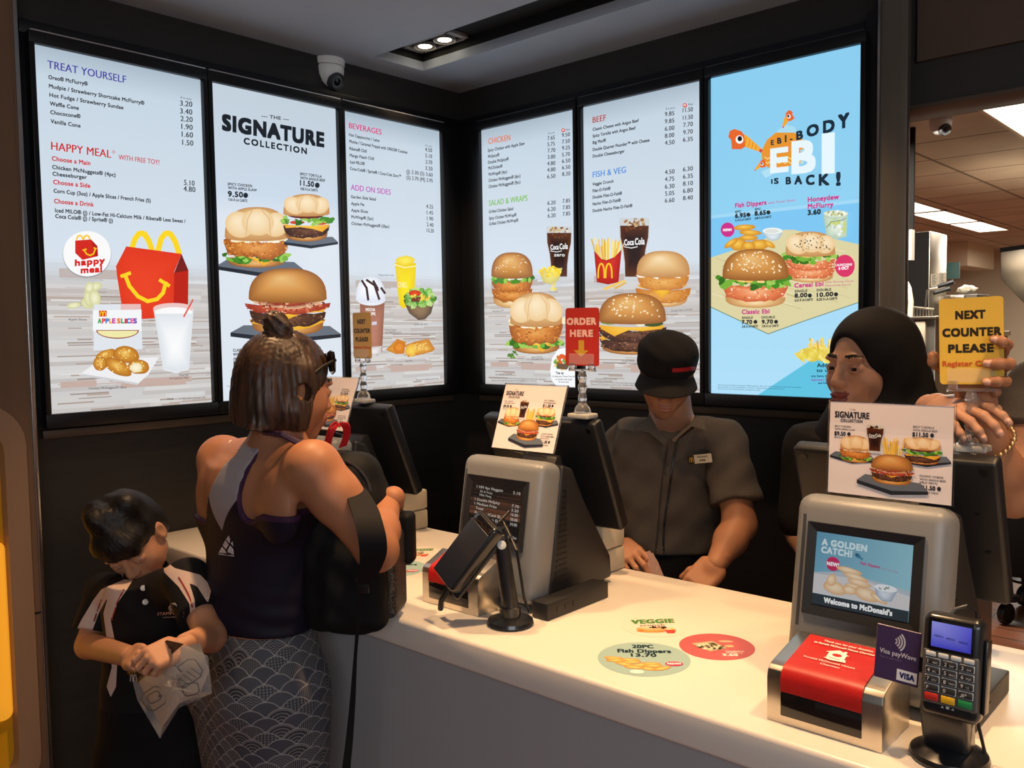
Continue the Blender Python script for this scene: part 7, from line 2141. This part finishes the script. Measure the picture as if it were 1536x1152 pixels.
    zh = Q(1010, 842, 1.89).z
    sh.clip(lambda x, y, z: zh - z + .09 * (x + 1.2) + 0 * y)
    sh.cap(nb + Vector((.022, -.035, .0)), nb + Vector((-.01, .015, .14)), .048, .060, .012, None, True)
    fab = mat('uniform_grey', S(76, 69, 63), .75, noise=.10, scale=260, bump=.6, bscale=16, spec=.25)
    fd = mat('uniform_dark', S(46, 43, 41), .8)
    shirt = sdf_obj('shirt', sh, fab, t)
    vdir = lambda x, y: (Vector(P(x, y, 1, 2)) - Vector(CAM)).normalized()
    on = lambda x, y, d=.002: surf(sh, x, y) - vdir(x, y) * d
    def flap(poly, name, d=.008, m=fab):
        """stiff cloth piece lying over the shirt"""
        pts = [Q(x, y, yy) for x, y, yy in poly]
        n = -vdir(poly[0][0], poly[0][1]) * .004
        return MB().prism(pts, n, .0012, 1).build(name, m, shirt)
    flap([(975, 622, 1.925), (962, 634, 1.90), (950, 645, 1.885), (974, 650, 1.862), (996, 668, 1.850), (1003, 660, 1.858), (984, 640, 1.885)], 'collar_wing')
    flap([(1046, 622, 1.925), (1056, 632, 1.90), (1060, 646, 1.872), (1038, 640, 1.862), (1022, 652, 1.850), (1012, 664, 1.848), (1006, 660, 1.858), (1030, 640, 1.885)], 'collar_wing')
    pb = MB()
    pb.tube([on(x, y, .0024) for x, y in cat2([(1002, 668), (996, 700), (991, 740), (988, 780), (984, 820), (980, 838)], 8)], .0024, 6)
    pb.build('placket_edge', fd, shirt)
    for x, y in ((998, 710), (993, 753), (990, 795)):
        MB().lathe([(0, 0), (.0052, 0), (.0052, .0016), (0, .0014)], 14, Matrix.Translation(on(x, y, .001)) @ (-vdir(x, y)).to_track_quat('Z', 'Y').to_matrix().to_4x4()).build('button', fd, shirt)
    lc = MB(); lc.tube([on(x, y, .004) for x, y in cat2([(1019, 648), (1010, 690), (1003, 740), (997, 780), (995, 812), (996, 826)], 8)], .0026, 7); lc.build('lanyard_cord', M_black, t)
    bc = on(1054, 687, .010); n = -vdir(1054, 687)
    bx_ = (on(1068, 686) - on(1040, 687)).normalized(); bz_ = Vector((0, 0, 1)); bz_ = (bz_ - bx_ * bx_.z).normalized(); by_ = bz_.cross(bx_)
    bc = (on(1068, 687) + on(1040, 688)) / 2 - by_ * .012
    Bm = Matrix.Translation(bc) @ Matrix([[bx_[i], by_[i], bz_[i], 0] for i in range(3)] + [[0, 0, 0, 1]]) @ Matrix.Rotation(RAD(-3), 4, 'Y')
    bd = MB().box((-.033, -.0012, -.011), (.033, .0012, .011), .001, 1, Bm).build('name_badge', mat('badge_cream', S(206, 194, 170), .35), t)
    A = Art(lambda x, y, l: Bm @ Vector((-.033 + .066 * x / 100, -.0014 - l * 1e-5, .011 - .022 * y / 33)))
    A.poly([(0, 0), (26, 0), (26, 33), (0, 33)], S(60, 48, 36)); A.arches(13, 25, 17, 17, S(214, 170, 70), .14); A.text('McDonald\'s', 40, 12, 84, 12, 6, S(70, 64, 56), .02); A.text('DAVID'[:0] + 'crew', 48, 25, 74, 25, 8, S(60, 56, 50), .04); A.done('lettering', INKM, bd)
    # trousers
    leg.D -= .004
    leg.clip(lambda x, y, z: np.maximum(z - zh - .03 - .09 * (x + 1.2), .08 - z) + 0 * y)
    sdf_obj('trousers', leg, cloth_mat('trousers_black', (0, 0, 0)), t)
    for sx in (-1, 1):
        p = Vector((hx, hy, 0)) + rt * (sx * .09)
        s = SDF(p - Vector((.15, .22, .01)), p + Vector((.2, .12, .16)), .006); s.cap((p.x, p.y, .055), (p.x + .08, p.y - .12, .042), .052, .044, .02); s.clip(lambda x, y, z: .001 - z + 0 * x + 0 * y)
        sdf_obj('shoe', s, mat('shoe_black', (0, 0, 0)), t)
    # banknotes in his hand
    for i, (dx, dy, ln) in enumerate(((0, 0, 0), (4, 3, .004))):
        y0 = 1.775 - i * .006
        pts = [Q(x + dx, y + dy, yy) for x, y, yy in ((946, 836, y0 + .02), (975, 826, y0), (983, 840, y0 - .01), (992, 862, y0 - .02), (958, 864, y0))]
        MBN = MB().prism(pts, (.0, -.0007, .0003))
        tag(MBN.build('banknote', mat('banknote_pale', S(186, 150, 140), .6, noise=.12, scale=160)), 'pale pink banknote held by the capped cashier' if i == 0 else 'front pale banknote of the pair in the hand of the capped cashier', 'banknote')
cashier()

# ------------------------------------------------------------------ worker in a headscarf
def scarf_worker():
    Yh = 2.0
    t = empty('person', (-.70, Yh + .02, 0), 'worker in a black headscarf looking sideways behind the blue-screen till', 'person')
    skin = mat('skin_worker', S(180, 134, 108), .46, noise=.03, scale=30, spec=.35)
    hc = Q(1304, 549, 1.985); M = frame((-.36, -.93, -.03), (.02, 0, 1)); k = 1.0
    hf, w = head_field(hc, M, k, slit=.0042)
    ls, rs = Q(1400, 668, 2.03), Q(1218, 676, 2.03); nb = Q(1312, 655, 2.03)
    lo, hi = (-1.05, 1.42, 0), (-.30, 2.36, 1.56)
    el, wr = Q(1392, 706, 1.80), Q(1406, 612, 1.605)
    re, rw = Q(1205, 800, 2.0), Q(1240, 880, 1.90)
    secs = []
    for r, a in ((1150, .165), (1000, .155), (900, .145), (820, .135), (740, .15), (690, .155), (665, .13)):
        q = Q(1312, r, 2.04); secs.append((q.x, q.y, q.z, a, a * .64))
    yaw = RAD(10)
    b = SDF(lo, hi, .006)
    def torso(s):
        s.loft(secs, .02, None, yaw); s.cap(nb, ls, .05, .046, .05); s.cap(nb, rs, .05, .046, .05); return s
    torso(b)
    b.cap(nb, Vector(hc) + Vector((.01, .02, -.06)), .05, .05, .03)
    b.chain([(ls, .048), (el, .039), (el.lerp(wr, .4), .036), (wr, .026)], .02); b.chain([(rs, .048), (re, .038), (rw, .027)], .02)
    for sx in (-1, 1):
        b.chain([((secs[0][0] + sx * .09, 2.04, secs[0][2]), .09), ((secs[0][0] + sx * .09, 2.04, .46), .058), ((secs[0][0] + sx * .09, 2.04, .08), .04)], .03)
    lh = hand_field(wr, Vector(Q(1462, 618, 1.53)) - wr, Vector((.02, -.55, .80)), -1, .86, curl=(.35, .40, .42, .5), thumb=(.75, .55, -.30), spread=.16)
    rh = hand_field(rw, Vector((.2, -.5, -.5)), Vector((-.4, -.6, .5)), 1, .9)
    sdf_obj('body', [b, hf, lh, rh], [skin, mat('lip_berry', S(118, 56, 56), .45), M_brow, M_nail], t, lambda V, L: L)
    eyes(t, w, M, k, (-.15, 0))
    hm = lambda x, y, z: VV(hc) + M @ np.array([x, y, z]) * k
    hj = SDF((hc.x - .34, hc.y - .30, hc.z - .34), (hc.x + .36, hc.y + .33, hc.z + .2), .004)
    hj.ell(hm(0, -.022, .038), [.088, .108, .094], M, .02); hj.ell(hm(0, -.035, -.03), [.092, .092, .10], M, .04)
    hj.chain([(hm(.0, .010, -.105), .070), (hm(.01, -.02, -.16), .095), (hm(.01, -.05, -.22), .125)], .05)
    hj.cap(hm(-.045, -.08, -.06), hm(-.11, -.10, -.17), .045, .06, .05)
    hj.cap(hm(-.06, -.03, -.16), Vector(ls) + Vector((-.02, 0, .0)), .07, .055, .05); hj.cap(hm(.06, -.03, -.16), Vector(rs) + Vector((.02, 0, 0)), .07, .055, .05)
    hj.ell(hm(.004, .118, -.020), [.064, .10, .098], M, .012, None, True)
    hj.ell(hm(0, .035, -.03), [.0600, .066, .084], M, .01, None, True)
    cc = VV(hc)
    L_ = lambda x, y, z, i: ((x - cc[0]) * M[0, i] + (y - cc[1]) * M[1, i] + (z - cc[2]) * M[2, i])
    hj.warp(lambda x, y, z: .0024 * np.sin(L_(x, y, z, 2) * 42 + L_(x, y, z, 1) * 80) * np.clip((.06 - L_(x, y, z, 2)) / .1, .12, 1))
    sdf_obj('headscarf', hj, mat('scarf_black', S(20, 17, 16), .75, noise=.06, scale=30, bump=.15, bscale=40, spec=.25), t)
    sh = torso(SDF((lo[0], lo[1], .5), (hi[0], hi[1], 1.42), .006))
    sl, sr = ls.lerp(el, .8), rs.lerp(re, .8)
    sh.chain([(ls, .054), (sl, .05)], .03); sh.chain([(rs, .056), (sr, .054)], .03)
    sh.D -= .010
    sh.clip(lambda x, y, z: .55 - z + 0 * x + 0 * y)
    sdf_obj('uniform_top', sh, cloth_mat('uniform_black', S(26, 24, 24), .8, 12, .4), t)
    lg = SDF((lo[0], lo[1] + .3, .05), (hi[0], hi[1], .75), .008)
    lg.loft([q for q in secs if q[2] < .75] + [(secs[0][0], 2.04, .74, .15, .1)], .02) if False else None
    for sx in (-1, 1): lg.chain([((secs[0][0] + sx * .09, 2.04, .62), .11), ((secs[0][0] + sx * .09, 2.04, .46), .075), ((secs[0][0] + sx * .09, 2.04, .08), .056)], .03)
    sdf_obj('trousers', lg, cloth_mat('trousers_black', (0, 0, 0)), t)
    for sx in (-1, 1):
        p = Vector((secs[0][0] + sx * .09, 2.04, 0)); s = SDF(p - Vector((.1, .22, .01)), p + Vector((.1, .12, .14)), .006); s.cap((p.x, p.y, .05), (p.x, p.y - .13, .04), .05, .042, .02); s.clip(lambda x, y, z: .001 - z + 0 * x + 0 * y)
        sdf_obj('shoe', s, mat('shoe_black', (0, 0, 0)), t)
scarf_worker()

# ------------------------------------------------------------------ worker at the edge of the frame
def grey_worker():
    t = empty('person', (-.20, 1.92, 0), 'grey-shirted worker mostly out of view, gripping the yellow sign, bracelet on the wrist', 'person')
    skin = mat('skin_grey_worker', S(160, 112, 84), .5, noise=.04, scale=30, spec=.35)
    ys = 1.552
    sh_ = Q(1560, 588, 1.86); el = Q(1519, 745, 1.73); wr = Q(1474, 625, 1.625)
    cx, cy = sh_.x + .19, 1.93
    secs = [(cx, cy, z, a, a * .66) for z, a in ((.88, .17), (1.0, .155), (1.12, .15), (1.25, .165), (1.36, .16), (1.42, .12))]
    lo, hi = (cx - .36, 1.48, 0), (cx + .36, 2.25, 1.75)
    b = SDF(lo, hi, .006)
    nb = Vector((cx, cy, 1.44)); r2 = Vector((cx + .19, cy, sh_.z))
    def torso(s):
        s.loft(secs, .02); s.cap(nb + Vector((0, 0, -.03)), sh_, .05, .05, .05); s.cap(nb + Vector((0, 0, -.03)), r2, .05, .05, .05); return s
    torso(b)
    b.chain([(sh_, .048), (el, .034), (el.lerp(wr, .35), .033), (wr, .025)], .02)
    e2, w2 = Vector((cx + .24, 1.88, 1.12)), Vector((cx + .15, 1.74, 1.03))
    b.chain([(r2, .055), (e2, .042), (w2, .028)], .02)
    for sx in (-1, 1): b.chain([((cx + sx * .09, cy, .88), .095), ((cx + sx * .09, cy, .48), .06), ((cx + sx * .09, cy, .08), .04)], .03)
    hc = Vector((cx - .01, cy - .03, 1.60)); M = frame((-.3, -.94, -.2)); k = 1.0
    b.cap(nb, hc + Vector((0, .02, -.05)), .055, .055, .03)
    hf, w = head_field(hc, M, k)
    # the hand gripping the card: palm behind it, fingers round its edge
    hd = SDF(Q(1450, 560, 1.6) - Vector((.14, .14, .14)), Q(1450, 560, 1.6) + Vector((.14, .14, .14)), .0024)
    hd.chain([(wr, .027), (Q(1464, 596, 1.605), .026), (Q(1462, 572, 1.595), .026)], .02)
    hd.chain([(Q(1476, 570, 1.592), .022), (Q(1474, 545, 1.592), .020)], .02); hd.chain([(Q(1450, 570, 1.594), .020), (Q(1450, 552, 1.594), .018)], .02)
    for (bx, by), (kx, ky), (tx, ty), r in (((1484, 540), (1510, 517), (1491, 509), .0088), ((1486, 552), (1514, 546), (1480, 545), .0092), ((1484, 566), (1508, 572), (1480, 573), .0086)):
        kn = Q(kx, ky, 1.566)
        hd.chain([(Q(bx, by, 1.592), .0105), (Q((bx + kx) / 2 + 6, (by + ky) / 2, 1.586), r * 1.08), (kn, r), (Q((kx + tx) / 2 + 3, (ky + ty) / 2, 1.540), r * .95), (Q(tx, ty, 1.5405), r * .82)], .004)
        hd.ell(Q(tx - 1, ty, 1.5325), [.0055, .003, .0048], None, .002, 3)
    hd.chain([(Q(1480, 575, 1.592), .0095), (Q(1494, 588, 1.58), .0085)], .006)
    hd.chain([(Q(1446, 566, 1.594), .0135), (Q(1420, 556, 1.582), .0112), (Q(1402, 543, 1.570), .0100), (Q(1400, 534, 1.566), .0085)], .006)
    rh = hand_field(w2, Vector((-.4, -.5, -.4)), Vector((-.2, -.6, .7)), 1, .95)
    sdf_obj('body', [b, hf, hd, rh], [skin, M_lip, M_brow, M_nail], t, lambda V, L: L)
    eyes(t, w, M, k)
    hm = lambda x, y, z: np.array(hc) + M @ np.array([x, y, z])
    cp = SDF(np.array(hc) - .22, np.array(hc) + .22, .004)
    cp.ell(hm(0, -.006, .05), [.086, .106, .078], M, .02)
    cc = np.array(hc); loc = lambda x, y, z, i: ((x - cc[0]) * M[0, i] + (y - cc[1]) * M[1, i] + (z - cc[2]) * M[2, i])
    cp.clip(lambda x, y, z: .030 - loc(x, y, z, 2)); 
    cap = sdf_obj('cap', cp, cloth_mat('cap_black', (0, 0, 0)), t)
    peak(hm, 1.0).build('cap_peak', cloth_mat('cap_black', (0, 0, 0)), cap)
    hs = SDF(np.array(hc) - .16, np.array(hc) + .16, .004); hs.ell(hm(0, -.02, .03), [.080, .098, .085], M, .02); hs.ell(hm(0, -.06, -.06), [.07, .05, .08], M, .03); hs.ell(hm(0, .09, -.03), [.1, .09, .12], M, .006, None, True)
    sdf_obj('hair', hs, mat('hair_black', (0, 0, 0)), t)
    sh = torso(SDF((lo[0], lo[1], .86), (hi[0], hi[1], 1.56), .005))
    sl = sh_.lerp(el, .40)
    s2 = r2.lerp(e2, .6); sh.sleeve(sh_, sl, .050, .052); sh.sleeve(r2, s2, .050, .052)
    sh.D -= .010
    sh.warp(lambda x, y, z: .003 * np.sin(x * 30 + z * 50) * np.sin(z * 30 + y * 20))
    sh.clip(lambda x, y, z: .90 - z + 0 * x + 0 * y)
    sh.cap(nb + Vector((0, -.04, -.05)), nb + Vector((0, 0, .12)), .05, .06, .01, None, True)
    sdf_obj('shirt', sh, mat('uniform_grey', (0, 0, 0)), t)
    lg = SDF((lo[0], 1.7, .05), (hi[0], 2.2, 1.0), .008)
    lg.loft([(cx, cy, .80, .175, .12), (cx, cy, .95, .165, .115)], .02)
    for sx in (-1, 1): lg.chain([((cx + sx * .09, cy, .85), .105), ((cx + sx * .09, cy, .48), .075), ((cx + sx * .09, cy, .08), .056)], .03)
    sdf_obj('trousers', lg, cloth_mat('trousers_black', (0, 0, 0)), t)
    for sx in (-1, 1):
        p = Vector((cx + sx * .09, cy, 0)); s = SDF(p - Vector((.1, .22, .01)), p + Vector((.1, .12, .14)), .006); s.cap((p.x, p.y, .05), (p.x, p.y - .13, .04), .05, .042, .02); s.clip(lambda x, y, z: .001 - z + 0 * x + 0 * y)
        sdf_obj('shoe', s, mat('shoe_black', (0, 0, 0)), t)
    # bead bracelet
    c = wr.lerp(el, .30); d = (el - wr).normalized(); u = d.orthogonal().normalized(); v = d.cross(u)
    br = MB()
    for i in range(26):
        a = 2 * math.pi * i / 26
        q = c + (u * math.cos(a) + v * math.sin(a)) * .036 + d * (.008 * math.cos(a))
        bb = bmesh.new(); bmesh.ops.create_uvsphere(bb, u_segments=8, v_segments=6, radius=.0042)
        for x in bb.verts: x.co += q
        br.bm(bb)
    br.build('bracelet', mat('bracelet_gold', S(206, 176, 130), .25, metal=.9), t)
grey_worker()
